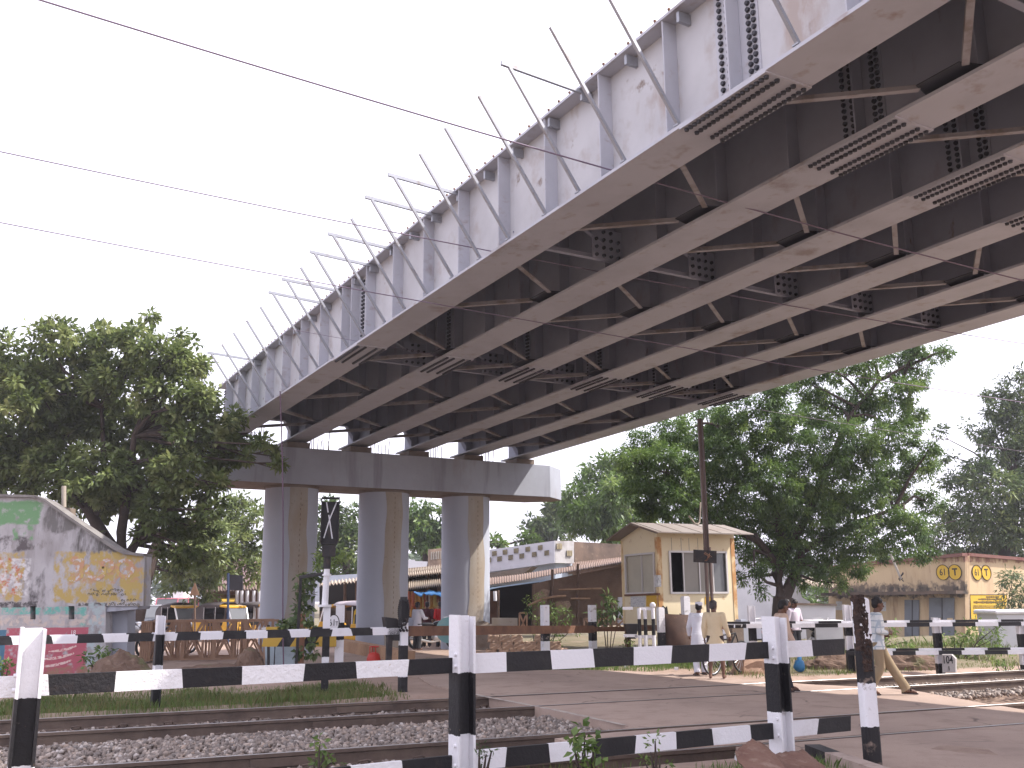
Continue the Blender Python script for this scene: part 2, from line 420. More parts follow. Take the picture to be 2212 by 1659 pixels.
vo = N.new('ShaderNodeTexVoronoi'); vo.feature = 'DISTANCE_TO_EDGE'; vo.inputs['Scale'].default_value = .9; L.new(vm.outputs[0], vo.inputs['Vector'])
c1 = N.new('ShaderNodeMapRange'); c1.inputs[1].default_value = .004; c1.inputs[2].default_value = .016; c1.inputs[3].default_value = 1; c1.inputs[4].default_value = 0; L.new(vo.outputs['Distance'], c1.inputs[0])
n1 = N.new('ShaderNodeTexNoise'); n1.inputs['Scale'].default_value = .7; n1.inputs['Detail'].default_value = 4; L.new(gg.outputs['Position'], n1.inputs['Vector'])
c2 = N.new('ShaderNodeMapRange'); c2.inputs[1].default_value = .5; c2.inputs[2].default_value = .62; c2.inputs[4].default_value = .75; L.new(n1.outputs['Fac'], c2.inputs[0])
cm = N.new('ShaderNodeMath'); cm.operation = 'MULTIPLY'; L.new(c1.outputs[0], cm.inputs[0]); L.new(c2.outputs[0], cm.inputs[1])
ck = N.new('ShaderNodeMix'); ck.data_type = 'RGBA'; ck.inputs[7].default_value = (.07, .052, .047, 1); L.new(cm.outputs[0], ck.inputs[0]); L.new(src, ck.inputs[6])
# wheel-polished lanes along the road
dtn = N.new('ShaderNodeVectorMath'); dtn.operation = 'DOT_PRODUCT'; dtn.inputs[1].default_value = (TD.x * 1.0, TD.y * 1.0, 0); L.new(gg.outputs['Position'], dtn.inputs[0])
w2 = N.new('ShaderNodeMath'); w2.operation = 'MULTIPLY_ADD'; w2.inputs[1].default_value = 1.2; L.new(wv.outputs['Fac'], w2.inputs[0]); L.new(dtn.outputs['Value'], w2.inputs[2])
sn = N.new('ShaderNodeMath'); sn.operation = 'SINE'; ms = N.new('ShaderNodeMath'); ms.operation = 'MULTIPLY'; ms.inputs[1].default_value = 2.1; L.new(w2.outputs[0], ms.inputs[0]); L.new(ms.outputs[0], sn.inputs[0])
c3 = N.new('ShaderNodeMapRange'); c3.inputs[1].default_value = .2; c3.inputs[2].default_value = 1; c3.inputs[4].default_value = .4; L.new(sn.outputs[0], c3.inputs[0])
lk = N.new('ShaderNodeMix'); lk.data_type = 'RGBA'; lk.inputs[7].default_value = (.25, .187, .158, 1); L.new(c3.outputs[0], lk.inputs[0]); L.new(ck.outputs[2], lk.inputs[6]); L.new(lk.outputs[2], pbr.inputs['Base Color'])
eb_ = MB(); ep = [G(1010, 1497), G(1060, 1508), G(1120, 1519), G(1187, 1532), G(1275, 1551), G(1345, 1566)]
for p_, q_ in zip(ep[:-1], ep[1:]):
    d_ = (q_ - p_); w_ = V3((d_.y, -d_.x, 0)).normalized() * random.uniform(-.09, -.05); eb_.prism([p_ + V3((0, 0, -.0055)), q_ + V3((0, 0, -.0055)), q_ + w_ + V3((0, 0, -.0055)), p_ + w_ + V3((0, 0, -.0055))], (0, 0, .006))
re_ = eb_.build('road_edging', mat('pale_cement', (.38, .33, .29), .9, layers=[(4, .45, .65, (.24, .19, .165), 8)])); tag(re_, kind='structure')

# ---------------------------------------------------------------- railway tracks
def rail_mesh(s, parent, t0=-70, t1=110):
    prof = [(-.07, -.172), (.07, -.172), (.07, -.16), (.012, -.145), (.012, -.045), (.036, -.035), (.036, 0), (-.036, 0), (-.036, -.035), (-.012, -.045), (-.012, -.145), (-.07, -.16)]
    b = MB(); P0 = TW(s, t0, 0)
    b.prism([P0 + TN * x + V3((0, 0, z)) for x, z in prof], TD * (t1 - t0), 0)
    b.prism([P0 + TN * x + V3((0, 0, z)) for x, z in [(-.018, .0005), (.018, .0005), (.016, .003), (-.016, .003)]], TD * (t1 - t0), 1)
    for tt in (-2.6, 16.4): # fishplates
        b.box(TW(s, tt, -.09) - TN * .028, (.9, .03, .09), basis(TD), 0)
    return b.build('rail', [m_railside, m_railtop], parent)
def track(sa, sb, label, ts):
    sc_ = (sa + sb) / 2
    t = thing('railway_track', label, 'railway track', TW(sc_, 0, -.2), 'the two tracks over the crossing')
    rail_mesh(sa, t); rail_mesh(sb, t)
    first = None
    for tt in ts:
        if first is None:
            b = MB(); b.box(TW(sc_, 0, -.255), (.25, 2.75, .16), basis(TD))
            ORG_ = ORG[t]; sp = b.build('sleeper', m_sleeper, t)
            for sr in (sa, sb):
                c = MB(); o = TW(sr, 0, -.16)
                for sd in (-1, 1):
                    c.tube([o + TN * sd * .05 + TD * .06 + V3((0,0,-.005)), o + TN * sd * .10 + TD * .07 + V3((0,0,.03)), o + TN * sd * .14 + TD * .02 + V3((0,0,.045)), o + TN * sd * .10 - TD * .05 + V3((0,0,.03)), o + TN * sd * .055 - TD * .05 + V3((0,0,.0))], .012, 6)
                cl = c.build('rail_clip', m_railside, sp)
            first = sp; sp.location = TD * tt
        else:
            d = dup(first, parent=t); d.location = TD * tt
    return t
tl = [x * .62 - 13 for x in range(27)] + [x * .62 + 13.5 for x in range(34)]
tl2 = [x * .62 - 13 for x in range(26)] + [x * .62 + 15.5 for x in range(28)]
track(PR[1] / CS, PR[0] / CS, 'nearer railway track just behind the striped fence, sunk into the road', tl2)
track(PR[3] / CS, PR[2] / CS, 'farther railway track passing in front of the men and the pier', tl)

# ballast: real broken stones on the bed
ico = bmesh.new(); bmesh.ops.create_icosphere(ico, subdivisions=1, radius=1.0)
IV = np.array([v.co[:] for v in ico.verts]); IF = np.array([[v.index for v in f.verts] for f in ico.faces]); ico.free()
def poly_in(poly, x, y):
    r = np.zeros(len(x), bool); n = len(poly); j = n - 1
    for i in range(n):
        xi, yi, xj, yj = poly[i][0], poly[i][1], poly[j][0], poly[j][1]
        c = ((yi > y) != (yj > y)) & (x < (xj - xi) * (y - yi) / (yj - yi + 1e-12) + xi); r ^= c; j = i
    return r
def stones(n, tr, prr, size):
    t = RNG.uniform(*tr, n); p = RNG.uniform(*prr, n)
    x = t * TD.x + p * TN.x; y = t * TD.y + p * TN.y
    keep = ~poly_in(road_poly, x, y)
    for pr in PR: keep &= np.abs(p - pr) > .085
    x, y, p = x[keep], y[keep], p[keep]; k = len(x)
    mid = (p > 11.5) & (p < 13.9)
    z = -.205 + RNG.uniform(0, .045, k) + np.where(mid, .055, 0)
    s = size * RNG.uniform(.55, 1.35, (k, 1)) * RNG.uniform(.6, 1.2, (k, 3))
    q = RNG.normal(size=(k, 4)); q /= np.linalg.norm(q, axis=1)[:, None]
    w, a, b, c = q.T
    Rm = np.stack([1-2*(b*b+c*c), 2*(a*b-c*w), 2*(a*c+b*w), 2*(a*b+c*w), 1-2*(a*a+c*c), 2*(b*c-a*w), 2*(a*c-b*w), 2*(b*c+a*w), 1-2*(a*a+b*b)], 1).reshape(-1, 3, 3)
    base = IV[None] * RNG.uniform(.55, 1.25, (k, len(IV), 1)) * s[:, None, :]
    co = np.einsum('kij,kvj->kvi', Rm, base) + np.stack([x, y, z], 1)[:, None, :]
    f = IF[None] + (np.arange(k) * len(IV))[:, None, None]
    tint = np.repeat(RNG.uniform(0, 1, k), len(IF))
    return co.reshape(-1, 3), f.reshape(-1, 3), tint
parts = [stones(24000, (-9.5, 6.5), (11.1, 14.4), .034), stones(7000, (-8, 6.5), (14.3, 16.9), .034), stones(5200, (-6.5, 5), (9.2, 11.2), .034), stones(12000, (13, 27), (13.2, 17.0), .038)]
off = 0; cs_, fs_, ts_ = [], [], []
for c, f, t in parts: cs_.append(c); fs_.append(f + off); ts_.append(t); off += len(c)
m_stone = mat('ballast_stone', (.2, .18, .17), .9, bump=(40, .3))
nt = m_stone.node_tree; at = nt.nodes.new('ShaderNodeAttribute'); at.attribute_name = 'tint'; rp = nt.nodes.new('ShaderNodeValToRGB')
rp.color_ramp.elements[0].color = (.13, .11, .10, 1); rp.color_ramp.elements[1].color = (.40, .365, .345, 1)
for ps, c in ((.35, (.24, .195, .17, 1)), (.6, (.17, .15, .14, 1)), (.8, (.31, .24, .195, 1))):
    e = rp.color_ramp.elements.new(ps); e.color = c
nt.links.new(at.outputs['Fac'], rp.inputs[0]); nt.links.new(rp.outputs[0], nt.nodes['Principled BSDF'].inputs['Base Color'])
bal = npmesh('ballast', np.concatenate(cs_), np.concatenate(fs_), m_stone, np.concatenate(ts_)); tag(bal, 'grey and brown broken stone ballast between the rails', 'ballast', kind='stuff')
# ---------------------------------------------------------------- steel bridge
A0, A1 = -9.0, 31.35
bridge = thing('girder_bridge', 'grey steel girder bridge under construction crossing high over the railway tracks', 'bridge', BW(12.9, 11, 0))
HT = 1.74
def slopevec(a, b): return BD * (b - a) + V3((0, 0, zbot(b) - zbot(a)))
def bz(ac, a, dz): return BW(ac, a, zbot(a) + dz)
WEB = [7.35 + 2.1 * k + .35 for k in range(6)]
SPL = [7.75, 19.75]
def bolts_web(b, w, a, side, cols, z0, z1, step, r, mi=1):
    for ac in cols:
        z = z0
        while z < z1:
            c = bz(w + side * .03, a + ac, z); b.cyl(c, c + BN * side * .03, r, r * .8, 8, mi); z += step
girders = []
for k in range(6):
    b = MB(); w = WEB[k]; e = A1; sv = slopevec(A1, A0)
    def rect(x0, x1, z0, z1, mi):
        b.prism([bz(x0, e, z0), bz(x1, e, z0), bz(x1, e, z1), bz(x0, e, z1)], sv, mi)
    rect(w - .35, w + .35, 0, .045, 0); rect(w - .25, w + .25, HT - .04, HT, 0); rect(w - .014, w + .014, .045, HT - .04, 1)
    wm = m_panel if k == 0 else m_inner_shaded; sm_ = m_paint if k == 0 else m_inner_shaded
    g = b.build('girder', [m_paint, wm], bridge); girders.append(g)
    lab = ['girder at the near left edge with the slanting tubes', None, None, None, None, 'girder at the far right edge'][k]
    if lab: g['label'] = lab
    # stiffeners: one mesh, copied down the girder
    proto = None
    for i in range(-8, 16):
        a = 8.85 + 1.43 * i
        if a < (A0 + .3 if k == 0 else 2.0) or any(abs(a - s) < .34 for s in SPL): continue
        if proto is None:
            sb = MB(); sb.box(bz(w - .125, 0, HT / 2), (.22, .022, HT - .09), Matrix((BN, BD, V3((0, 0, 1)))).transposed())
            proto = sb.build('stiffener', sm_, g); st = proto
        else:
            st = proto.copy(); COL.objects.link(st); st.parent = g
        st.location = BD * a + V3((0, 0, zbot(a) - zbot(0)))
    for j, a in enumerate(SPL):
        sb = MB()
        R3 = Matrix((BN, slopevec(0, 1).normalized(), V3((0, 0, 1)))).transposed()
        sb.box(bz(w, a, -.012), (.704, 1.46, .022), R3, 0)
        for ac in (-.285, -.125, .125, .285):
            for n in range(19):
                aa = a - .67 + n * 1.34 / 18
                c = bz(w + ac, aa, -.023); sb.cyl(c, c + V3((0, 0, -.032)), .033, .027, 8, 1)
        sb.build('flange_splice', [m_paint, m_bolt], g)
        sb = MB()
        sb.box(bz(w - .02, a, HT / 2), (.012, .72, HT - .26), R3, 0)
        sb.box(bz(w - .14, a - .05, HT / 2), (.2, .024, HT - .1), R3, 0)
        bolts_web(sb, w - .002, a, -1, (-.30, -.215, .13, .26), .17, HT - .14, .088, .034)
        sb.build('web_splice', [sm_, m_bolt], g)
    if k: continue
    sb = MB(); R3 = Matrix((BN, BD, V3((0, 0, 1)))).transposed()      # open bolt holes at the end
    sb.box(bz(w - .018, A1 - .2, HT / 2), (.008, .36, HT - .2), R3, 0)
    bolts_web(sb, w, A1 - .2, -1, (-.12, .0, .12), .15, HT - .1, .085, .026)
    sb.build('end_plate', [m_paint, m_bolt], g)
# shear studs along the top of the near girder
sb = MB(); a = -6.0
while a < A1 - .1:
    for dx in (-.16, .16):
        p = bz(WEB[0] + dx, a, HT); sb.cyl(p, p + V3((0, 0, .10)), .011, n=5); sb.cyl(p + V3((0, 0, .10)), p + V3((0, 0, .125)), .02, n=6)
    a += .29
ss = sb.build('shear_stud', m_rust, girders[0]); ss['kind'] = 'stuff'
# cross frames, end diaphragms and lateral bracing between neighbours
m_brace = mat('brace_shade', (.30, .285, .30), .6, layers=[(3, .45, .6, (.2, .17, .16), 8)])  # shade under the bridge put into the brace colour
def angle(b, p, q, s=.09, up=(0, 0, 1), mi=0):
    p = V3(p); q = V3(q); R = basis(q - p, up); y = R.col[1]; z = R.col[2]
    b.bar(p, q, s, .012, up, mi); b.bar(p + y * (s / 2 - .006) + z * (s / 2 + .0065), q + y * (s / 2 - .006) + z * (s / 2 + .0065), .012, s, up, mi)
for k in range(5):
    w0, w1 = WEB[k] + .016, WEB[k + 1] - .016
    for a in (5.1, 12.95, 20.7):
        b = MB(); R3 = Matrix((BN, BD, V3((0, 0, 1)))).transposed()
        angle(b, bz(w0, a, .16), bz(w1, a, .16)); angle(b, bz(w0, a, 1.5), bz(w1, a, 1.5))
        angle(b, bz(w0, a + .03, .3), bz(w1 - .3, a + .03, 1.4)); angle(b, bz(w0, a - .03, 1.35), bz(w1 - .35, a - .03, .4))
        b.box(bz(w1 - .33, a - .05, .42), (.62, .014, .56), R3)
        for i in range(4):
            for j in range(4):
                if (i, j) in ((0, 3), (3, 3)): continue
                c = bz(w1 - .56 + i * .15, a - .058, .22 + j * .14); b.cyl(c, c - BD * .035, .034, .028, 8, 1)
        b.build('cross_frame', [m_inner_shaded, m_bolt], bridge)
    b = MB(); a = 30.55
    pr = [(0, HT - .05), (w1 - w0, HT - .05), (w1 - w0, .06), (w1 - w0 - .36, .68), (.36, .68), (0, .06)]
    b.prism([bz(w0 + x, a, z) for x, z in pr], BD * .02)
    for (x0, z0), (x1, z1) in ((pr[2], pr[3]), (pr[3], pr[4]), (pr[4], pr[5])):
        b.bar(bz(w0 + x0, a + .01, z0 - .012), bz(w0 + x1, a + .01, z1 - .012), .24, .016, (0, 0, 1))
    b.build('end_diaphragm', m_paint if k == 0 else m_inner_shaded, bridge)
    for ap in (1.9, 6.3, 10.62, 14.9, 19.2, 23.5, 27.8):
        for s_ in (-1, 1):
            b = MB(); angle(b, bz(w0 + .2, ap + s_ * 1.42, .075), bz(w1 - .42, ap + s_ * .3, .095), .078)
            b.build('lateral_brace', m_brace, bridge)
        b = MB(); b.prism([bz(w1 - .04, ap - .42, .115), bz(w1 - .04, ap + .42, .115), bz(w1 - .5, ap + .28, .115), bz(w1 - .5, ap - .28, .115)], (0, 0, .012))
        b.build('gusset_plate', m_bolt, bridge)
    if True:
        b = MB(); b.prism([bz(w0 + .24, A1, HT - .035), bz(w1 - .24, A1, HT - .035), bz(w1 - .24, A1, HT - .01), bz(w0 + .24, A1, HT - .01)], slopevec(A1, A0))  # unseen sheet added between girder tops to keep light off the underside
        b.build('unseen_deck_blocker', m_blocker, bridge)
# leaning prop tubes along the near girder and their arms
arms = {10.71, 14.64, 15.67, 17.61, 18.69, 20.55, 21.55, 27.3}
for a in (-4.2, -2.9, -1.6, -.4, .9, 2.1, 3.3, 4.5, 5.6, 6.58, 8.54, 9.64, 10.71, 11.59, 12.68, 13.63, 14.64, 15.67, 16.65, 17.61, 18.69, 19.6, 20.55, 21.55, 22.6, 23.8, 25.0, 26.2, 27.3, 29.2):
    b = MB(); lean = random.uniform(-.02, .02)
    p = bz(7.40, a, .075); q = bz(6.27 + lean, a + lean, 1.70)
    b.bar(p, q, .044, .044, BD); b.box(p + V3((0, 0, -.01)), (.11, .09, .02), Matrix((BN, BD, V3((0, 0, 1)))).transposed())
    ps = b.build('prop_tube', m_rod, bridge)
    if a in arms:
        b = MB(); e0 = bz(6.16, a + .03, 1.74); e1 = bz(7.66, a + .03, 1.655)
        b.bar(e0, e1, .045, .06); b.box(bz(7.60, a + .03, 1.59), (.22, .05, .12), Matrix((BN, BD, V3((0, 0, 1)))).transposed())
        b.build('prop_arm', m_rod, ps)
    else:
        b = MB(); b.box(bz(7.60, a + .03, 1.60), (.22, .05, .14), Matrix((BN, BD, V3((0, 0, 1)))).transposed())
        b.build('prop_bracket', m_rod, ps)

# ---------------------------------------------------------------- pier
pier = thing('bridge_pier', 'concrete pier of three round columns under a long pale cap beam', 'pier', BW(13.05, 30.85, 0))
f0, f1, c0, c1, zt, zb = 29.85, 31.95, 6.3, 20.0, 6.30, 5.15
plan = [(c0 + .75, f0), (c1 - .95, f0), (c1, f0 + .75), (c1, f1 - .7), (c1 - .8, f1), (c0 + .75, f1), (c0, f1 - .7), (c0, f0 + .7)]
b = MB(); b.prism([BW(x, y, zb) for x, y in plan], (0, 0, zt - zb), 0)
i0 = len(b.f) - 10
cap = b.build('cap_beam', [m_conc, m_rawdk], pier, bevel=.02)
for p in cap.data.polygons:
    if abs(p.normal.z) > .9: p.material_index = 1
for ac in (9.86, 13.05, 16.14):
    b = MB(); o = BW(ac, 30.85, 0); b.cyl(o + V3((0, 0, -.4)), o + V3((0, 0, zb - .002)), .84, n=56, caps=False)
    b.cyl(o + V3((0, 0, zb - .07)), o + V3((0, 0, zb - .003)), .856, n=56, mi=1)
    col = b.build('column', [m_col, m_rawdk], pier)
    b = MB(); n = 8; vs = []
    for z in np.linspace(-.3, zb - .075, 34):
        for i in range(n):
            th = -.35 + .7 * i / (n - 1) + .045 * (math.sin(z * 1.7 + ac) + .5 * math.sin(z * 4.3 + ac * 2 + i)) * (1 if i in (0, n - 1) else 0)
            dr = -BD * math.cos(th) + BN * math.sin(th); vs.append(o + dr * .852 + V3((0, 0, z)))
    b.add(vs, [(j*n+i, j*n+i+1, (j+1)*n+i+1, (j+1)*n+i) for j in range(33) for i in range(n - 1)], 0, True)
    for z in (1.35, 2.9, 4.3): # formwork joints, bolt line
        pass
    for z in np.arange(.4, 4.9, .16):
        c = o - BD * .851 + BN * .03 + V3((0, 0, z)); b.box(c, (.012, .006, .07), Matrix((BN, BD, V3((0, 0, 1)))).transposed(), 1)
    b.build('bare_strip', [m_raw, m_rust], col)
for k in range(6):
    b = MB(); b.box(BW(WEB[k], 30.55, zt + .11), (.74, .8, .218), Matrix((BN, BD, V3((0, 0, 1)))).transposed()); b.box(BW(WEB[k], 30.6, zt + .235), (.5, .5, .03), Matrix((BN, BD, V3((0, 0, 1)))).transposed(), 1)
    b.build('bearing_block', [m_rawdk, m_rust], pier)
random.seed(3)
for k in range(5):
    for i in range(11):
        ac = WEB[k] + .5 + i * .11 + random.uniform(-.03, .03); p = BW(ac, 31.7, zt - .02)
        b = MB(); b.cyl(p, p + V3((random.uniform(-.06, .06), random.uniform(-.03, .03), random.uniform(.6, .95))), .014, n=5); b.build('starter_bar', m_rust, pier)
# cable hanging from the near girder
m_cable = mat('cable_purple', (.10, .06, .09), .7)
pts = []
P0, P1 = WALL(BW(7.3, 0, 0), BD, 605, 830), D(617, 1360, 0)if False else None
top = WALL(BW(7.34, 0, 0), BD, 605, 845)
for i in range(17):
    t = i / 16; u = 605 + 10 * t + 2.5 * math.sin(t * 5); pts.append(V3(D(u, 845 + (1440 - 845) * t, top.y - 2.6 * t)))
b = MB(); b.tube(pts, .016, 6)
cb = b.build('hanging_cable', m_cable, at=pts[-1]); tag(cb, 'thin purple cable hanging straight down from the bridge edge', 'cable')
# ================================================================ fences and posts
m_white_l = mat('lumpy_white_paint', (.70, .69, .71), .5, layers=[(24, .66, .74, (.4, .3, .2)), (5, .6, .8, (.58, .56, .56))], bump=(26, .9))
m_black_l = mat('lumpy_black_paint', (.010, .009, .011), .6, layers=[(14, .55, .8, (.03, .022, .02)), (60, .7, .76, (.09, .07, .06))], bump=(26, .6))
BWm = [m_white, m_black]
WH, BK = (.68, .67, .70), (.011, .010, .012)
def banded(name, base, top, zs, first, extra=(), wob=.03):
    """painted post: colour changes at heights zs (bottom to top), first = lowest colour"""
    cols = [first]
    for _ in zs: cols.append(WH if cols[-1] == BK else BK)
    stops = [(-50, cols[0])] + [(z, c) for z, c in zip(zs, cols[1:])]
    return mat(name, WH, .55, layers=[(28, .69, .75, (.26, .14, .08)), (6, .66, .8, (.3, .26, .24))] + list(extra), bump=(24, .4), bands=((0, 0, 0), (0, 0, 1), wob, stops))
def hpost(b, base, h, dr, w=.19, d=.18, th=.022):
    """H-section steel post, flanges facing along dr"""
    R = basis(V3((dr[0], dr[1], 0))); c = V3(base) + V3((0, 0, h / 2))
    x, y = R.col[0], R.col[1]
    b.box(c - x * (d / 2 - th / 2), (th, w, h), R); b.box(c + x * (d / 2 - th / 2), (th, w, h - .03), R)
    b.box(c, (d - 2 * th - .002, th, h - .012), R)
def wbar(o, dr, top, bot, us, first, mats, name, parent, th=.03, back=.0):
    """striped board between two pixel lines on the fence plane, boundaries us"""
    b = MB(); n = V3((-dr[1], dr[0], 0)); oo = V3(o) + n * back; k = first
    jit = lambda u: 2.2 * math.sin(u * 1.37) if us[0] < u < us[-1] else 0
    def at(line, u):
        (u0, v0), (u1, v1) = line; return v0 + (v1 - v0) * (u - u0) / (u1 - u0)
    for a, c in zip(us[:-1], us[1:]):
        ja, jc = jit(a), jit(c); q = [WALL(oo, dr, u, at(l, u)) for u, l in ((a + ja, top), (c + jc, top), (c - jc, bot), (a - ja, bot))]
        b.prism(q, n * th, k); k = 1 - k
    return b.build(name, mats, parent)

# ---- near fence
FD = V3((.88, .475, 0)).normalized(); FN = V3((-FD.y, FD.x, 0)); F3 = G(1690, 1625)
F2 = WALL(F3, FD, 998, 1600); F1 = WALL(F3, FD, 50, 1600)
nf = thing('barrier_fence', 'near black and white striped fence of two boards on three steel posts', 'fence', (F3.x, F3.y, 0))
def zat(P, v, u): return WALL(P, FD, u, v).z
for P, u, vt, vs, vb in ((F1, 50, 1355, (1654, 1508), None), (F2, 998, 1328, (1586, 1453), None), (F3, 1690, 1331, (1537, 1432), 1625)):
    zt_ = zat(F3, vt, u); zs = [zat(F3, v, u) for v in vs]
    m = banded('banded_post', P, zt_, zs, WH)
    b = MB(); hpost(b, (P.x, P.y, -.1), zt_ + .1, FD, .2, .17)
    for z in (zat(F3, vs[1], u) + .16, zat(F3, vs[1], u) + .06, .18, .34):
        c = V3((P.x, P.y, z)) - FD * .085 + FN * (-.05); b.cyl(c, c - FD * .02, .016, n=8)
    b.build('post', m, nf)
wbar(F3, FD, ((71, 1458.8), (882, 1425)), ((71, 1504), (882, 1459.5)), [-40, 105, 249, 394, 523, 657, 770, 882, 990], 0, [m_white_l, m_black_l], 'board', nf, .04, .02)['label'] = 'thickly painted left upper board'
wbar(F3, FD, ((760, 1655), (976, 1632)), ((760, 1693), (976, 1668)), [300, 520, 640, 760, 870, 990], 1, [m_white_l, m_black_l], 'board', nf, .04, .02)
wbar(F3, FD, ((1019, 1412), (1825, 1380)), ((1019, 1455), (1825, 1414)), [1000, 1094, 1191, 1283, 1369, 1451, 1532, 1611, 1688, 1755, 1825], 0, BWm, 'board', nf, .04, .02)
wbar(F3, FD, ((1019, 1622), (1836, 1547)), ((1019, 1665), (1836, 1579)), [1000, 1093, 1187, 1278, 1373, 1461, 1540, 1622, 1690, 1767, 1838], 0, BWm, 'board', nf, .04, .02)

# ---- old leaning gate post with a burnt crust
P4 = G(1886, 1653); zz = lambda v: D(1868, v, P4.y).z
m_p4 = banded('old_post_paint', P4, 1.6, [zz(1569), zz(1475), zz(1388)], BK, extra=[(7, .6, .7, (.2, .15, .12))], wob=.05)
g4 = thing('gate_post', 'leaning black and white old gate post with rough charred crust on its upper half', 'post', (P4.x, P4.y, 0))
b = MB(); tp = D(1857, 1291, P4.y); ux = V3((.95, .3, 0)).normalized()
bs = V3((P4.x, P4.y, -.15)); ax = (tp - bs)
R = basis(ax, ux); b.bar(bs, tp, .12, .155, ux)
b.build('shaft', m_p4, g4, bevel=.03)
m_crust = mat('charred_crust', (.035, .022, .018), .95, layers=[(14, .5, .65, (.07, .04, .028)), (40, .6, .7, (.012, .01, .01))], bump=(45, 1.0))
from mathutils import noise as mnoise
fr = V3((ux.y, -ux.x, 0)); nx, nz_ = 26, 120; b = MB(); vs = []; keep = []
for jz in range(nz_ + 1):
    for ix in range(nx + 1):
        t = .58 + .435 * jz / nz_; x = -.098 + .155 * ix / nx
        n_ = mnoise.fractal(V3((x * 26, t * 34, 3.1)), .9, 2.0, 6)
        e_ = mnoise.fractal(V3((t * 9, 1.7, .4)), .9, 2.0, 4) * .03
        xr = (.012 + e_) if t > .80 else (.045 + e_ * .6)
        if t < .84: xr2 = -.06 + e_ * .5 if t < .70 else -.098
        else: xr2 = -.098
        wrap = max(0, -.0775 - x)
        vs.append(bs + ax * t + ux * max(x, -.088) + fr * (.066 + .018 * n_ - wrap * 3.5)); keep.append(xr2 <= x <= xr and t > .595 + e_ * .5)
fs = []
for jz in range(nz_):
    for ix in range(nx):
        q4 = (jz*(nx+1)+ix, jz*(nx+1)+ix+1, (jz+1)*(nx+1)+ix+1, (jz+1)*(nx+1)+ix)
        if all(keep[k_] for k_ in q4): fs.append(q4)
b.add(vs, fs, 0, False); o = b.build('charred_crust', m_crust, g4); sd_ = o.modifiers.new('thick', 'SOLIDIFY'); sd_.thickness = .02
b = MB(); b.ell(tp + V3((-.035, 0, -.02)), (.055, .06, .045)); 
b.v = [v_ + V3((mnoise.noise(v_ * 30) * .02, mnoise.noise(v_ * 30 + V3((5, 0, 0))) * .02, mnoise.noise(v_ * 30 + V3((0, 5, 0))) * .02)) for v_ in b.v]; b.build('charred_tip', m_crust, g4)

# ---- left middle barrier beyond the tracks
def stepped_rail(o, dr, top, bot, us, first, name, parent):
    wbar(o, dr, top, bot, us, first, BWm, name, parent, .03, 0)
MO = D(340, 1450, 16.4); MD = V3((.865, .50, 0)).normalized()
mf = thing('barrier_fence', 'striped two-rail barrier beyond the tracks in front of the painted wall', 'fence', (MO.x, MO.y, -.1))
us = [-60, -30, 26, 70, 113, 167, 224, 277, 331, 382, 433, 482, 532, 578, 627, 670, 717, 760, 805, 880]
stepped_rail(MO, MD, ((0, 1377), (835, 1357)), ((0, 1394), (835, 1371.5)), us, 0, 'rail', mf)
us2 = [u - 8 for u in us]
wbar(MO, MD, ((0, 1374), (835, 1354.5)), ((0, 1379.5), (835, 1359)), [u - 4 for u in us], 0, BWm, 'rail', mf, .02, .045)
stepped_rail(MO, MD, ((400, 1449), (730, 1433)), ((400, 1463), (730, 1446)), [u - 8 for u in us], 0, 'rail', mf)
def zM(u, v): return WALL(MO, MD, u, v).z
b = MB(); hpost(b, (MO.x, MO.y, -.3), zM(340, 1329) + .3, MD, .15, .13, .018)
b.build('post', banded('banded_post', MO, 1, [zM(340, 1450), zM(340, 1437), zM(340, 1371)], BK), mf)
PB = WALL(MO, MD, 871, 1400)
b = MB(); b.box((PB.x, PB.y, (zM(871, 1295) - .3) / 2), (.14, .12, zM(871, 1295) + .3), basis(MD))
b.cyl((PB.x - .07 * MD.x, PB.y, zM(871, 1297)), (PB.x + .07 * MD.x, PB.y, zM(871, 1297)), .07, n=10)
mp = banded('banded_post', PB, 1, [zM(871, 1462), zM(871, 1426), zM(871, 1394), zM(871, 1345)], BK)
b.build('post', mp, mf)
b = MB()                                   # chain hung round the post head
ring = [V3((PB.x, PB.y, 0)) - FN * .02 + MD * (.105 * math.cos(a)) + V3((0, -.08, zM(871, 1320) + .25 * math.sin(a))) for a in np.linspace(-1.25 * PI, .25 * PI, 34)]
for i, p in enumerate(ring): b.ell(p, (.018, .016, .018), nu=7, nv=5)
for i in range(26):
    b.ell(V3((PB.x, PB.y, 0)) + MD * random.uniform(-.09, .09) + V3((0, -.10, zM(871, random.uniform(1338, 1366)))), (.02, .016, .025), nu=7, nv=5)
ch = b.build('chain', m_soot, mf)
b = MB()
wb = lambda u, v: WALL(MO, MD, u, v)
b.prism([wb(833, 1333), wb(857, 1336), wb(868, 1345), wb(868, 1384), wb(846, 1384), wb(838, 1366)], FN * .2)
b.prism([wb(837, 1366), wb(849, 1366), wb(846, 1428), wb(835, 1428)], FN * .06)
b.build('counterweight', m_soot, mf)

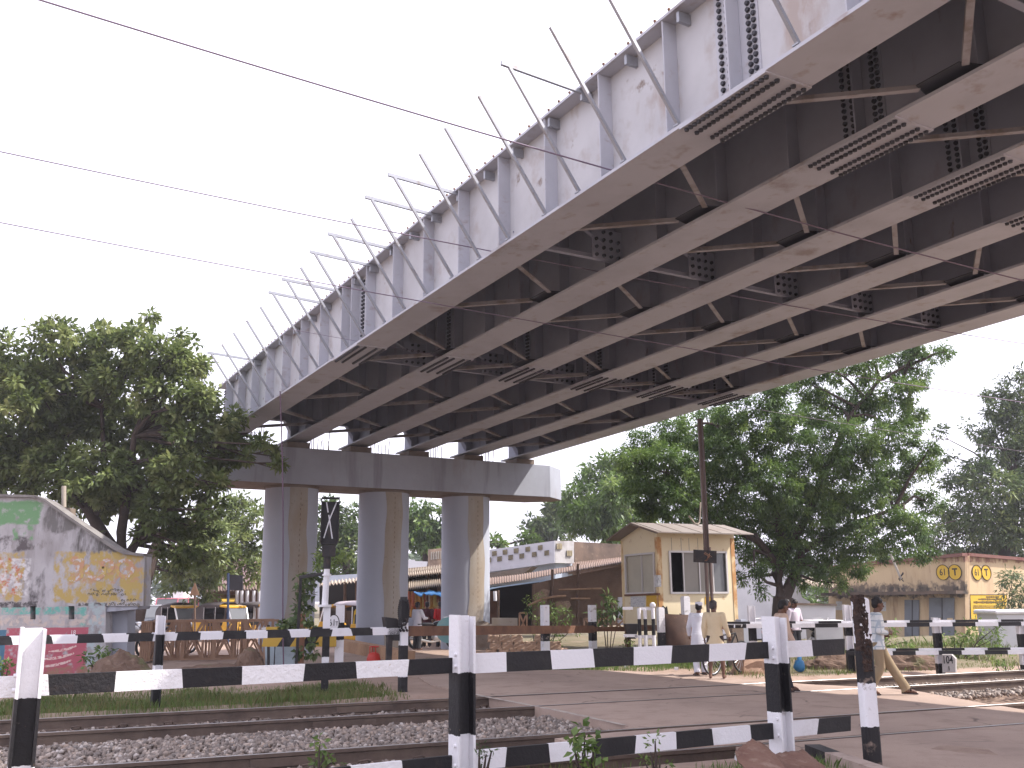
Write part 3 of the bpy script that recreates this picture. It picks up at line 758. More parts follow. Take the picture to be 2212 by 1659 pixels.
# ---- far right barrier
RO = G(2023, 1449); RD = V3((1, .0, 0))
rf = thing('barrier_fence', 'long striped two-rail barrier behind the walking man on the right', 'fence', (RO.x, RO.y, 0))
def rail_x(z, u0, u1, name):
    b = MB(); x0 = D(u0, 1350, RO.y).x; x1 = D(u1, 1350, RO.y).x; x = x0; k = 1
    while x < x1:
        e = min(x + .5, x1)
        b.box(((x + e) / 2, RO.y, z - .02), (e - x - .001, .06, .085), mi=k)
        b.box(((x + e) / 2 + .1, RO.y + .055, z + .05), (e - x - .001, .03, .05), mi=k)
        x = e; k = 1 - k
    b.build(name, BWm, rf)
rail_x(D(2023, 1347, RO.y).z, 1562, 2300, 'rail'); rail_x(D(2023, 1408, RO.y).z, 1823, 2300, 'rail')
for u, vt, vs in ((1625, 1308, (1434, 1385, 1343)), (1832, 1306, (1405, 1374, 1352)), (2023, 1334, (1434, 1406, 1368)), (2205, 1341, (1437, 1412, 1370))):
    x = D(u, 1350, RO.y + .1).x; z1 = D(u, vt, RO.y).z
    b = MB(); hpost(b, (x, RO.y + .12, -.4), z1 + .4, (1, 0, 0), .14, .15, .02)
    b.build('post', banded('banded_post', RO, 1, [D(u, v, RO.y).z for v in vs], BK), rf)

# ---- kilometre stone
KM = G(2050, 1452); m_km = mat('km_stone', (.36, .33, .32), .85, layers=[(8, .5, .75, (.24, .22, .21))], bump=(20, .2))
km = thing('kilometre_stone', 'small grey kilometre stone marked 104 below the striped barrier', 'milestone', (KM.x, KM.y, 0))
b = MB(); q = [D(u, v, KM.y) for u, v in ((2034, 1414), (2055, 1414), (2064, 1423), (2064, 1453), (2036, 1453))]
b.prism(q, (.10, .16, 0)); b.build('slab', [m_km], km)
lettering('104', .22, D(2047, 1426, KM.y) + V3((0, -.006, 0)), (1, 0, 0), m_black, km, sx=.70, bold=.003)
lettering('1', .13, D(2050, 1444, KM.y) + V3((0, -.006, 0)), (1, 0, 0), m_black, km)

# ---- rusty beam fence behind (dark beam between old posts)
BA = D(880, 1363, 19.5); BB = D(1281, 1359, 27.0); BC = D(1440, 1358, 28.5)
bf = thing('barrier_fence', 'rusty brown beam on old white topped posts before the brick stack', 'fence', (BA.x, BA.y, 0))
b = MB(); b.bar(BA, BB, .10, .155); b.bar(BA + V3((0, -.06, .085)), BB + V3((0, -.06, .085)), .04, .02); b.bar(BA + V3((0, -.06, -.085)), BB + V3((0, -.06, -.085)), .04, .02)
b.build('beam', m_rust, bf)
b = MB(); b.bar(BB, BC, .08, .12); b.build('beam', m_rust, bf)
for u, vt, Y, vs in ((1178, 1307, 25.2, (1385, 1353)), (1281, 1307, 27.2, (1384, 1343))):
    p = D(u, 1400, Y); b = MB(); b.box((p.x, p.y, (D(u, vt, Y).z - .3) / 2), (.17, .16, D(u, vt, Y).z + .3), Rz(.5))
    b.build('post', banded('banded_post', p, 1, [D(u, v, Y).z for v in vs], WH, extra=[(9, .58, .7, (.3, .25, .22))]), bf)

# ---- single striped post with the number disc
PN = D(732, 1427, 22.5)
npst = thing('number_post', 'white and black post behind the left barrier carrying an oval 61T disc', 'post', (PN.x, PN.y, -.1))
b = MB(); b.box((PN.x, PN.y, (D(734, 1307, 22.5).z - .3) / 2), (.19, .14, D(734, 1307, 22.5).z + .3), Rz(.2))
b.build('post', banded('banded_post', PN, 1, [D(732, v, 22.5).z for v in (1382, 1345)], WH), npst)
c = D(721, 1345.5, 21.9); b = MB(); b.disc(c, (.0, -1, 0), .112, 28, rz=.165); dsc = b.build('disc', m_white, npst)
b = MB()
for i in range(28):
    a0, a1 = 2*PI*i/28, 2*PI*(i+1)/28
    b.bar(c + V3((math.cos(a0)*.118, -.002, math.sin(a0)*.172)), c + V3((math.cos(a1)*.118, -.002, math.sin(a1)*.172)), .012, .016)
b.build('rim', m_black, dsc)
lettering('61', .20, c + V3((-.032, -.014, .0)), (1, 0, 0), m_black, npst, sx=.78); lettering('T', .13, c + V3((.068, -.014, -.02)), (1, 0, 0), m_black, npst, sx=.8)
b = MB(); b.bar(c + V3((.05, .01, -.05)), (PN.x, PN.y - .07, c.z - .05), .03, .03); b.build('bracket', m_soot, npst)

# ---- signal mast with the crossed strips
SM = D(700, 1480, 19.2)
sg = thing('signal_mast', 'white and black signal mast with tall black head crossed by two white strips', 'signal', (SM.x, SM.y, -.2))
zS = lambda v: D(702, v, 19.2).z
m_sm = banded('banded_post', SM, 1, [zS(1442), zS(1419), zS(1372)], BK)
b = MB(); b.box((SM.x + .01, SM.y, (zS(1309) - .3) / 2), (.135, .11, zS(1309) + .3), Rz(.2)); b.build('lower_post', m_sm, sg)
b = MB(); xs = D(706, 1240, 19.2).x; b.cyl((xs - .02, SM.y, zS(1310)), (xs, SM.y, zS(1228)), .062, .058, 12); b.cyl((xs - .02, SM.y, zS(1311)), (xs - .02, SM.y, zS(1306)), .13, n=12)
b.cyl((xs, SM.y, zS(1244)), (xs, SM.y, zS(1240)), .085, n=12); b.build('upper_post', m_white, sg)
xh = D(712, 1140, 19.2).x
b = MB(); b.box((xh, SM.y, (zS(1085) + zS(1176)) / 2), (.31, .2, zS(1085) - zS(1176)), Rz(.2)); b.box((xh, SM.y, zS(1190)), (.25, .2, .22), Rz(.2)); b.cyl((xs, SM.y, zS(1229)), (xs, SM.y, zS(1198)), .07, n=10)
for sx_ in (-1, 1): b.box(V3((xh, SM.y, (zS(1078) + zS(1170)) / 2)) + Rz(.2) @ V3((sx_ * .165, -.13, 0)), (.014, .3, .86), Rz(.2))
b.box(V3((xh, SM.y, zS(1080))) + Rz(.2) @ V3((0, -.13, .02)), (.34, .3, .014), Rz(.2))
hd = b.build('signal_head', m_soot, sg)
b = MB(); R2 = Rz(.2); cc = V3((xh, SM.y, zS(1126))) + R2 @ V3((0, -.112, 0))
for x0, z0, x1, z1 in ((-.075, .355, -.04, .16), (-.025, .11, .055, -.34), (.115, .35, 0, .05), (0, .05, -.105, -.33)):
    b.bar(cc + R2 @ V3((x0, 0, z0)), cc + R2 @ V3((x1, 0, z1)), .022, .03, R2 @ V3((0, -1, 0)))
b.build('white_strip', m_white, hd)

# ================================================================ painted wall on the left
LW = D(150, 1450, 23.4); LX = V3((1, 0, 0))
lw = lambda u, v, dy=0: D(u, v, LW.y + dy)
m_lw = mat('weathered_lime_wall', (.37, .365, .385), .9, layers=[(.9, .42, .7, (.28, .27, .28), 8), (2.4, .48, .66, (.215, .205, .21), 8, (1, 1, .25)), (5, .56, .72, (.16, .145, .145), 8, (1, 1, .5))], bump=(14, .35))
def zones(m, zs):
    """hand painted areas on a wall: (x0,x1,z0,z1,colour,peel,edge,scale)"""
    nt = m.node_tree; N = nt.nodes; L = nt.links; pb = N['Principled BSDF']
    cur = pb.inputs['Base Color'].links[0].from_socket
    geo = N.new('ShaderNodeNewGeometry'); sp = N.new('ShaderNodeSeparateXYZ'); L.new(geo.outputs['Position'], sp.inputs[0])
    def math_(op, a, b=None, clamp=False):
        n = N.new('ShaderNodeMath'); n.operation = op; n.use_clamp = clamp
        for i, x in enumerate((a, b)):
            if x is None: continue
            if isinstance(x, (int, float)): n.inputs[i].default_value = x
            else: L.new(x, n.inputs[i])
        return n.outputs[0]
    nzs = {}
    def noise(s, z=1):
        if (s, z) not in nzs:
            mp = N.new('ShaderNodeMapping'); mp.inputs['Scale'].default_value = (1, 1, z); L.new(geo.outputs['Position'], mp.inputs[0])
            n = N.new('ShaderNodeTexNoise'); n.inputs['Scale'].default_value = s; n.inputs['Detail'].default_value = 8; n.inputs['Roughness'].default_value = .65
            L.new(mp.outputs[0], n.inputs['Vector']); nzs[(s, z)] = n.outputs['Fac']
        return nzs[(s, z)]
    for x0, x1, z0, z1, c, peel, edge, sc in zs:
        w = math_('MULTIPLY', math_('SUBTRACT', noise(3), .5), edge)
        x = math_('ADD', sp.outputs[0], w); z = math_('ADD', sp.outputs[2], w)
        f = 1 / max(edge * .15, .01)
        k = None
        for a, s, lim in ((x, 1, x0), (x, -1, x1), (z, 1, z0), (z, -1, z1)):
            q = math_('MULTIPLY', math_('SUBTRACT', a, lim), s * f, False); q = math_('ADD', q, .5, True)
            k = q if k is None else math_('MULTIPLY', k, q)
        if peel:
            pz = 1
            if isinstance(sc, tuple): sc, pz = sc
            mr = N.new('ShaderNodeMapRange'); mr.inputs[1].default_value = peel - .06; mr.inputs[2].default_value = peel + .06
            L.new(noise(sc, pz), mr.inputs[0]); k = math_('MULTIPLY', k, mr.outputs[0])
        mx = N.new('ShaderNodeMix'); mx.data_type = 'RGBA'; L.new(k, mx.inputs[0]); L.new(cur, mx.inputs[6]); mx.inputs[7].default_value = (*c, 1); cur = mx.outputs[2]
    L.new(cur, pb.inputs['Base Color'])
X = lambda u: lw(u, 1300).x
Zl = lambda v: lw(100, v).z
zones(m_lw, [
    (X(-80), X(45), Zl(1300), Zl(1192), (.36, .27, .095), .49, .35, (5, .6)), (X(112), X(305), Zl(1302), Zl(1190), (.36, .27, .095), .46, .35, (4.5, .7)),
    (X(140), X(300), Zl(1262), Zl(1212), (.38, .23, .14), .56, .25, 7), (X(-80), X(42), Zl(1290), Zl(1205), (.40, .13, .07), .56, .2, 9), (X(-80), X(60), Zl(1290), Zl(1205), (.5, .5, .52), .55, .2, 6),
    (X(-80), X(70), Zl(1131), Zl(1082), (.13, .25, .13), .40, .35, 5), (X(15), X(60), Zl(1165), Zl(1128), (.14, .26, .14), .54, .3, 6),
    (X(60), X(112), Zl(1310), Zl(1195), (.07, .065, .07), .55, .5, (2.2, .5)), (X(58), X(130), Zl(1160), Zl(1110), (.12, .11, .11), .6, .5, (4, .3)), (X(-80), X(60), Zl(1190), Zl(1160), (.09, .08, .085), .5, .4, (4, .6)),
    (X(150), X(262), Zl(1190), Zl(1115), (.10, .095, .095), .49, .6, (3, .22)), (X(80), X(165), Zl(1150), Zl(1090), (.13, .125, .125), .5, .5, (4, .2)), (X(-80), X(80), Zl(1312), Zl(1300), (.07, .065, .07), .47, .1, 9), (X(170), X(232), Zl(1309), Zl(1303), (.08, .07, .07), .4, .1, 9),
    (X(-80), X(186), Zl(1327), Zl(1312), (.12, .33, .29), .50, .12, 9), (X(176), X(188), Zl(1352), Zl(1312), (.12, .33, .29), .46, .1, 9),
    (X(-80), X(230), Zl(1352), Zl(1330), (.42, .36, .33), .5, .2, 8),
    (X(20), X(196), Zl(1462), Zl(1356), (.33, .085, .115), .38, .05, 6), (X(-80), X(20), Zl(1462), Zl(1360), (.055, .13, .20), .33, .04, 6),
    (X(110), X(300), Zl(1475), Zl(1440), (.24, .14, .10), .45, .3, 4), (X(195), X(230), Zl(1462), Zl(1300), (.30, .36, .38), .5, .3, 6)])
wallt = thing('painted_wall', 'weathered wall with peeling yellow and pink painted advertisements and a sloping top', 'wall', (LW.x, LW.y, -.2))
b = MB()
up_ = [(-90, 1071), (75, 1076), (100, 1085), (150, 1121), (200, 1155), (250, 1189), (270, 1198), (313, 1202), (309, 1309), (-90, 1309)]
b.prism([lw(*q) for q in up_], (0, .45, 0)); w1 = b.build('wall', m_lw, wallt)
b = MB(); lo_ = [[(-90, 1309.3), (65, 1309.3), (65, 1470), (-90, 1470)], [(65, 1338), (77, 1338), (77, 1470), (65, 1470)], [(77, 1309.3), (148, 1309.3), (148, 1470), (77, 1470)], [(148, 1338), (161, 1338), (161, 1470), (148, 1470)], [(161, 1309.3), (228, 1309.3), (228, 1470), (161, 1470)]]
for pl in lo_: b.prism([lw(*q) for q in pl], (0, .40, 0))
b.build('wall', m_lw, wallt)
b = MB(); b.box(lw(70, 1330, .7), (1.6, .05, .6)); b.build('slot_back', m_dark, wallt)
b = MB()
for (u0, v0), (u1, v1) in zip(up_[:7], up_[1:8]):
    a, c = lw(u0, v0), lw(u1, v1); b.bar(a + V3((0, .2, .035)), c + V3((0, .2, .035)), .56, .06)
b.build('coping', mat('grey_coping', (.19, .18, .175), .95, layers=[(4, .45, .7, (.11, .10, .10), 8)]), wallt)
b = MB(); b.prism([lw(238, 1309, .5), lw(276, 1309, .5), lw(274, 1420, .5), lw(238, 1420, .5)], (0, .5, 0)); b.prism([lw(228, 1309.5, .05), lw(299, 1309.5, .05), lw(296, 1316, .05), lw(228, 1322, .05)], (0, .8, 0)); b.build('pillar', m_conc, wallt)
b = MB(); b.prism([lw(131, 1097, .5), lw(152, 1097, .5), lw(152, 1125, .5), lw(131, 1125, .5)], (0, .3, 0)); b.build('roof_box', m_rawdk, wallt)
b = MB(); b.cyl(lw(138, 1096, .7), lw(138, 1050, .7), .055, n=10); b.build('pipe', m_raw, wallt)
m_pale = mat('pale_lettering', (.55, .42, .40), .8, layers=[(18, .5, .6, (.40, .09, .12))])
lettering('18', .15, lw(158, 1367) + V3((0, -.004, 0)), (1, 0, 0), mat('white_lettering', (.6, .55, .55), .8), wallt, sx=.85)
b = MB()
for v0, x0, x1, dv in ((1407, 105, 165, 12), (1424, 85, 160, 13), (1440, 80, 155, 14)):
    pts = [lw(x0 + (x1 - x0) * t, v0 - dv * t ** 2.2) + V3((0, -.004, 0)) for t in np.linspace(0, 1, 12)]
    for i in range(11): b.bar(pts[i], pts[i + 1], .03 + .03 * math.sin(PI * i / 11), .006, (0, -1, 0))
b.build('painted_wave', m_pale, wallt)
m_orn = mat('faded_orange_paint', (.40, .23, .14), .9, layers=[(5, .47, .53, (.40, .30, .11)), (8, .55, .6, (.43, .41, .42))])
b = MB()
def stroke(pts, w):
    P = [lw(u, v) + V3((0, -.004, 0)) for u, v in pts]
    for i in range(len(P) - 1): b.bar(P[i] - (P[i+1]-P[i]) * .12, P[i + 1] + (P[i+1]-P[i]) * .12, w, .005 + .0004 * i, (0, -1, 0))
def arc(cu, cv, ru, rv, a0, a1, w, n=12): stroke([(cu + ru * math.cos(a), cv + rv * math.sin(a)) for a in np.linspace(a0, a1, n)], w)
arc(165, 1218, 13, 13, -2.6, 1.6, .1); arc(160, 1238, 17, 14, -1.2, 2.2, .1); arc(207, 1230, 19, 20, -.4, 3.5, .1); arc(232, 1222, 12, 12, 2.6, 7.6, .09); arc(270, 1228, 17, 18, 0, 6.28, .09)
b.build('faded_letters', m_orn, wallt)
b = MB(); random.seed(5)
m_ink = mat('faded_black_lettering', (.1, .09, .07), .9, layers=[(16, .55, .62, (.42, .31, .08))])
for (u0, u1, v) in ((190, 272, 1283), (196, 262, 1275), (262, 290, 1296), (235, 300, 1305)):
    u = u0
    while u < u1:
        w = random.uniform(3, 6); arc(u + w / 2, v + random.uniform(-2, 2), w / 2, random.uniform(1.5, 3.2), random.uniform(0, 3), random.uniform(4, 8), .013, 7); u += w + random.uniform(1, 3)
b.build('faded_lettering', m_ink, wallt)
# ================================================================ gatekeeper's cabin
m_cream = mat('cream_sheet', (.66, .57, .39), .6, layers=[(.8, .45, .75, (.60, .50, .32)), (5, .62, .75, (.42, .28, .15)), (2.2, .68, .74, (.36, .16, .06), 8, (1.5, 1.5, .5))], bump=(5, .05))
m_creamrust = mat('cream_rusting', (.62, .49, .29), .7, layers=[(2.4, .5, .6, (.42, .22, .09), 8, (1, 1, .6)), (9, .66, .74, (.2, .09, .05))])
m_roof = mat('dusty_roof_sheet', (.23, .205, .19), .85, layers=[(1.2, .45, .7, (.21, .17, .15)), (8, .62, .75, (.15, .12, .10))], bump=(8, .1))
m_alu = mat('aluminium_frame', (.52, .5, .49), .45, .3)
m_blind = mat('window_blind', (.23, .215, .19), .35, layers=[(1.0, .45, .7, (.19, .18, .165))])
m_blind2 = mat('frosted_pane', (.40, .37, .29), .3, layers=[(1.0, .45, .7, (.33, .31, .25))])
CB = D(1426, 1350, 26.5)
cabn = thing('gate_cabin', 'cream sheet metal cabin with sliding windows standing on legs beside the crossing', 'cabin', (CB.x, CB.y, 0))
cr = lambda u, v, out=0: WALL(V3(CB) - TN * out, TD, u, v)
cl = lambda u, v, out=0: WALL(V3(CB) - TD * out, TN, u, v)
LR = (cr(1594, 1250) - cr(1426, 1250)).length; LL = (cl(1347, 1250) - cl(1426, 1250)).length
z0, z1 = CB.z, cr(1426, 1155).z
B0 = V3((CB.x, CB.y, 0))
cp = lambda r, l, z: B0 + TD * r + TN * l + V3((0, 0, z))
def holed(b, fn, outer, holes, th, mi=0):
    """front wall strips around rectangular openings given in (r,z)"""
    r0, r1, za, zb_ = outer; rs = sorted({r0, r1} | {h for q in holes for h in q[:2]}); zs = sorted({za, zb_} | {h for q in holes for h in q[2:]})
    for i in range(len(rs) - 1):
        for j in range(len(zs) - 1):
            a, c = (rs[i] + rs[i+1]) / 2, (zs[j] + zs[j+1]) / 2
            if any(q[0] < a < q[1] and q[2] < c < q[3] for q in holes): continue
            b.prism([fn(rs[i], zs[j]), fn(rs[i+1], zs[j]), fn(rs[i+1], zs[j+1]), fn(rs[i], zs[j+1])], th, mi)
proj_r = lambda u, v: ((cr(u, v) - B0).dot(TD), cr(u, v).z)
proj_l = lambda u, v: ((cl(u, v) - B0).dot(TN), cl(u, v).z)
wa, wb_ = proj_r(1449, 1281), proj_r(1567, 1193); wr = (wa[0], wb_[0], wa[1], wb_[1])
wa, wb_ = proj_l(1417, 1281), proj_l(1352, 1200); wl = (wa[0], wb_[0], wa[1], wb_[1])
_A, _F, _B = cl(1363, 1131, .38), cl(1421, 1151, .38), cl(1311, 1168, .38); la, lf, lb_ = [(p_ - B0).dot(TN) for p_ in (_A, _F, _B)]
zr = lambda l: (_F.z + (_A.z - _F.z) * (l - lf) / (la - lf)) if l < la else (_A.z + (_B.z - _A.z) * (l - la) / (lb_ - la))
z1 = z1 - .06; zg = _A.z - .01
b = MB(); holed(b, lambda r, z: cp(r, 0, z), (0, LR, z0, zr(0) - .01), [wr], TN * .06); b.build('front_wall', m_cream, cabn)
b = MB(); holed(b, lambda l, z: cp(0, l, z), (.061, LL, z0, z1), [wl], TD * .06)
b.prism([cp(0, .061, z1 + .001), cp(0, LL, z1 + .001), cp(0, LL, max(z1 + .02, zr(LL) - .01)), cp(0, la, zg), cp(0, .061, zr(.06) - .01)], TD * .06); b.build('side_wall', m_cream, cabn)
b = MB(); b.prism([cp(LR, .061, z0), cp(LR, LL, z0), cp(LR, LL, zr(LL) - .01), cp(LR, la, zg), cp(LR, .061, zr(.06) - .01)], -TD * .06); b.prism([cp(.062, LL, z0), cp(LR - .062, LL, z0), cp(LR - .062, LL, z1), cp(.062, LL, z1)], -TN * .06); b.build('back_wall', m_cream, cabn)
b = MB(); b.prism([cp(.06, .06, z0), cp(LR - .06, .06, z0), cp(LR - .06, LL - .06, z0), cp(.06, LL - .06, z0)], (0, 0, .06)); b.build('floor', m_dark, cabn)
# roof
ov = .32; dz = (zg - z1) / (LL / 2)
b = MB()
RA, RF, RB = cl(1363, 1131, .38), cl(1421, 1151, .38), cl(1311, 1168, .38); RX = TD * (LR + .38 + .16)
for e_ in (RF, RB): b.prism([e_, e_ + RX, RA + RX, RA], (0, 0, .03))
rf_ = b.build('roof', m_roof, cabn)
b = MB()
for r in np.arange(.1, LR + .5, .62): b.bar(RF + TD * r + V3((0, 0, .036)), RA + TD * r + V3((0, 0, .036)), .012, .008)
b.bar(RF - TD * .016, RA - TD * .016, .03, .05); b.bar(RB - TD * .016, RA - TD * .016, .03, .05)
b.build('roof_edge', m_rawdk, rf_)
# corner strips, seams
b = MB(); b.box(cp(.06, -.008, (z0 + z1) / 2 + .1), (.13, .012, z1 - z0 - .2), basis(TD)); b.build('corner_strip', m_creamrust, cabn)
for c_, s_ in ((cp(LR - .07, -.008, (z0 + z1) / 2), (.12, .012, z1 - z0)), (cp(-.008, .05, (z0+z1)/2), (.012, .1, z1 - z0)), (cp(-.008, LL - .06, (z0+z1)/2), (.012, .1, z1 - z0))): b = MB(); b.box(c_, s_, basis(TD)); b.build('corner_strip', m_creamrust, cabn)
b = MB()
for r in (.45, .75, 1.0, 1.28, 1.6): b.box(cp(r, -.003, (wr[3] + z1) / 2), (.012, .006, z1 - wr[3] - .02), basis(TD))
for r in (.9, 1.7): b.box(cp(r, -.003, (wr[2] + z0) / 2), (.012, .006, wr[2] - z0 - .02), basis(TD))
b.build('panel_seam', m_raw, cabn)
# windows
def window(w, fn, nrm, dr, split, panes):
    b = MB(); a0, a1, c0_, c1_ = w
    for p, q in (((a0, c0_), (a1, c0_)), ((a0, c1_), (a1, c1_)), ((a0, c0_ - .02), (a0, c1_ + .02)), ((a1, c0_ - .02), (a1, c1_ + .02))):
        b.bar(fn(p[0], p[1]) - nrm * .02, fn(q[0], q[1]) - nrm * .02, .05, .05, nrm)
    fr = b.build('window', m_alu, cabn)
    for (x0, x1, m) in panes:
        b = MB(); b.prism([fn(a0 + (a1-a0)*x0, c0_) + nrm * .03, fn(a0 + (a1-a0)*x1, c0_) + nrm * .03, fn(a0 + (a1-a0)*x1, c1_) + nrm * .03, fn(a0 + (a1-a0)*x0, c1_) + nrm * .03], nrm * .006)
        b.build('pane', m, fr)
    b = MB()
    for x in split: b.bar(fn(a0 + (a1-a0)*x, c0_) + nrm * .015, fn(a0 + (a1-a0)*x, c1_) + nrm * .015, .03, .04, nrm)
    b.build('mullion', m_alu, fr)
window(wr, lambda r, z: cp(r, 0, z), TN, TD, (.24, .52, .76), ((.24, .52, m_blind), (.52, .76, m_blind), (.76, 1, m_glass)))
window(wl, lambda l, z: cp(0, l, z), TD, TN, (.46,), ((0, .46, m_blind2), (.46, 1, m_blind2)))
b = MB(); b.prism([cp(.3, .6, z0 + .1), cp(1.2, .6, z0 + .1), cp(1.2, .6, z1 - .3), cp(.3, .6, z1 - .3)], TN * .02); b.build('inner_screen', m_dark, cabn)
m_yel = mat('yellow_notice', (.50, .30, .03), .7); m_not = mat('white_notice', (.5, .5, .5), .8, layers=[(30, .55, .6, (.25, .26, .3), 3, (.4, .4, 2.5))])
def lquad(fn, u0, v0, u1, v1, m, name, nrm):
    b = MB(); b.prism([fn(u0, v0, .012), fn(u1, v0, .012), fn(u1, v1, .012), fn(u0, v1, .012)], nrm * .008); return b.build(name, m, cabn)
lquad(cl, 1362, 1288, 1394, 1311, m_not, 'notice', TD); lquad(cl, 1396, 1286, 1424, 1310, m_yel, 'notice', TD); lquad(cr, 1523, 1289, 1541, 1306, m_yel, 'notice', TN)
b = MB(); b.bar(cl(1350, 1286, .03), cl(1424, 1283, .03), .05, .05); b.build('sill', m_rust, cabn)
b = MB(); b.box(cl(1421, 1255, .06), (.1, .16, .3), basis(TD)); b.tube([cl(1424, 1248, .12), cl(1420, 1255, .13), cl(1424, 1262, .12)], .012); b.build('meter_box', m_not, cabn)
for r, l in ((.08, .08), (LR - .08, .08), (.08, LL - .08), (LR - .08, LL - .08)): b = MB(); b.box(cp(r, l, z0 / 2 - .1), (.12, .12, z0 + .2), basis(TD)); b.build('leg', m_rust, cabn)
b = MB()
b.bar(cp(0, .03, z0 - .08), cp(LR, .03, z0 - .08), .06, .14); b.bar(cp(.03, 0.1, z0 - .08), cp(.03, LL, z0 - .08), .06, .14)
b.build('floor_beam', m_rust, cabn)
b = MB(); b.prism([cp(.02, -.02, z0 + .42), cp(.10, -.02, z0 + .50), cp(.16, -.02, z0 + .44), cp(.22, -.02, z0 + .48), cp(.27, -.02, z0 + .1), cp(.3, -.02, z0 - .05), cp(.02, -.02, z0 - .05)], -TN * .006); b.build('rust_patch', m_soot, cabn)

# ---- tall steel pole with its dark plate
m_pole = mat('painted_steel_pole', (.12, .085, .075), .5, .2, layers=[(2, .45, .7, (.2, .15, .13), 6, (1, 1, .2)), (9, .6, .72, (.07, .05, .045))])
PO = D(1531, 1400, 24.6); pole = thing('steel_pole', 'tall brown steel pole with a small black plate rising past the cream cabin', 'pole', (PO.x, PO.y, 0))
b = MB(); t0 = D(1512, 905, 24.6); t1 = D(1527, 1200, 24.6); t2 = D(1533, 1340, 24.6); t2.z = -.2; t2.x = D(1533, 1300, 24.6).x
b.bar(t1, t0, .055, .06, (0, 1, 0)); b.bar(t1 + V3((.05, 0, 0)), t0 + V3((.05, 0, 0)), .02, .13, (0, 1, 0)); b.bar(t1 + V3((-.05, 0, 0)), t0 + V3((-.05, 0, 0)), .02, .13, (0, 1, 0))
b.build('pole', m_pole, pole)
b = MB(); b.cyl(t2 + V3((-.05, 0, 0)), t1 + V3((-.03, 0, .2)), .045, n=10); b.cyl(t2 + V3((.06, 0, 0)), t1 + V3((.07, 0, .2)), .04, n=10); b.build('lower_pole', m_pole, pole)
b = MB(); q = [D(u, v, 24.45) for u, v in ((1498, 1187), (1548, 1190), (1548, 1217), (1498, 1214))]; b.prism(q, (0, .02, 0)); b.build('plate', m_soot, pole)
b = MB()
for i in range(5): b.tube([D(1525 + random.uniform(-6, 8), 1195 + random.uniform(-4, 4), 24.3), D(1532 + random.uniform(-8, 6), 1203, 24.28), D(1526 + random.uniform(-6, 8), 1212, 24.3)], .009, 5)
b.build('wire_tangle', m_rust, pole)
b = MB(); b.tube([D(1513, 1085, 24.5), D(1512, 1110, 24.5), D(1511, 1128, 24.45), D(1507, 1133, 24.4), D(1500, 1130, 24.35), D(1488, 1114, 24.3)], .022, 7); b.build('hook', m_raw, pole)

# ---- pipe wicket, plates and stub posts beside the cabin
WY = 24.8
wk = thing('pipe_wicket', 'small white and black pipe wicket gate with a ball top in front of the cabin', 'gate', (D(1410, 1400, WY).x, WY, 0))
m_wk = banded('banded_pipe', None, 1, [D(1400, v, WY).z for v in (1400, 1372, 1337)], BK)
for u, vt in ((1380, 1314), (1393, 1316), (1410, 1312)):
    b = MB(); p = D(u, vt, WY); b.cyl((p.x, WY, -.2), (p.x, WY, p.z), .045, n=9)
    if u == 1410: b.ell((p.x, WY, p.z + .05), .075)
    b.build('upright', m_wk, wk)
for v, u0, u1 in ((1314, 1345, 1367), (1315, 1381, 1410), (1373, 1347, 1375), (1375, 1372, 1408)):
    b = MB(); b.bar(D(u0, v, WY + .02), D(u1, v, WY + .02), .05, .07); b.build('crossbar', m_white, wk)
def stub(u, vt, vb, Y, w, d, bands, first, label, grp=None, m=None, cat='post', name='stub_post'):
    p = D(u, vb, Y); z = D(u, vt, Y).z; b = MB()
    b.box((0, 0, (z + .3) / 2 - .3), (w, d, z + .3), Rz(.3)); b.box((0, 0, z + .012), (w * .8, d * .8, .024), Rz(.3))
    mm = m or banded('banded_post', p, 1, [D(u, v, Y).z for v in bands], first, extra=[(8, .58, .7, (.24, .2, .18))])
    o = b.build(name, mm, at=None); o.location = (p.x, Y, 0); tag(o, label, cat, grp); return o
stub(1430, 1314, 1405, 25.2, .16, .14, (1366,), BK, 'white over black stub post left of the curved rusty sheet')
stub(1485, 1290, 1405, 25.9, .17, .2, (1392, 1336), WH, 'weathered white and black post right of the curved rusty sheet')
stub(1498, 1308, 1404, 26.3, .22, .25, (1390, 1340), WH, 'broad stained concrete post behind the man in the white robe', m=m_raw)
stub(1590, 1345, 1410, 24.3, .3, .3, (), WH, 'short grey concrete pillar under the striped rail beside the cyclist', m=m_rawdk)
stub(1606, 1340, 1408, 24.6, .22, .3, (), WH, 'short pale speckled pillar under the striped rail right of the cyclist', m=m_conc)
b = MB(); sx0 = D(1440, 1322, 25.4); n = 14; vs = []
for j, zz_ in enumerate((-.2, D(1455, 1325, 25.4).z)):
    for i in range(n):
        a = PI * (.05 + .95 * i / (n - 1)); vs.append(V3((D(1466, 1350, 25.4).x - math.cos(a) * .38 - .05, 25.4 - math.sin(a) * .35, zz_ - (.05 * i / n if j else 0))))
b.add(vs, [(i, i+1, n+i+1, n+i) for i in range(n - 1)], 0, True)
o = b.build('curved_sheet', m_rustdk, at=(D(1466, 1350, 25.4).x, 25.4, 0)); sd = o.modifiers.new('thick', 'SOLIDIFY'); sd.thickness = .012
tag(o, 'curved rusty brown steel sheet standing upright beside the cabin corner', 'steel sheet')
b = MB(); q = [D(u, v, 25.8) for u, v in ((1468, 1325), (1487, 1333), (1487, 1405), (1470, 1405))]; b.prism(q, (0, .02, 0)); o = b.build('steel_plate', m_soot, at=q[3]); tag(o, 'dark flat steel plate leaning right of the curved rusty sheet', 'steel plate')
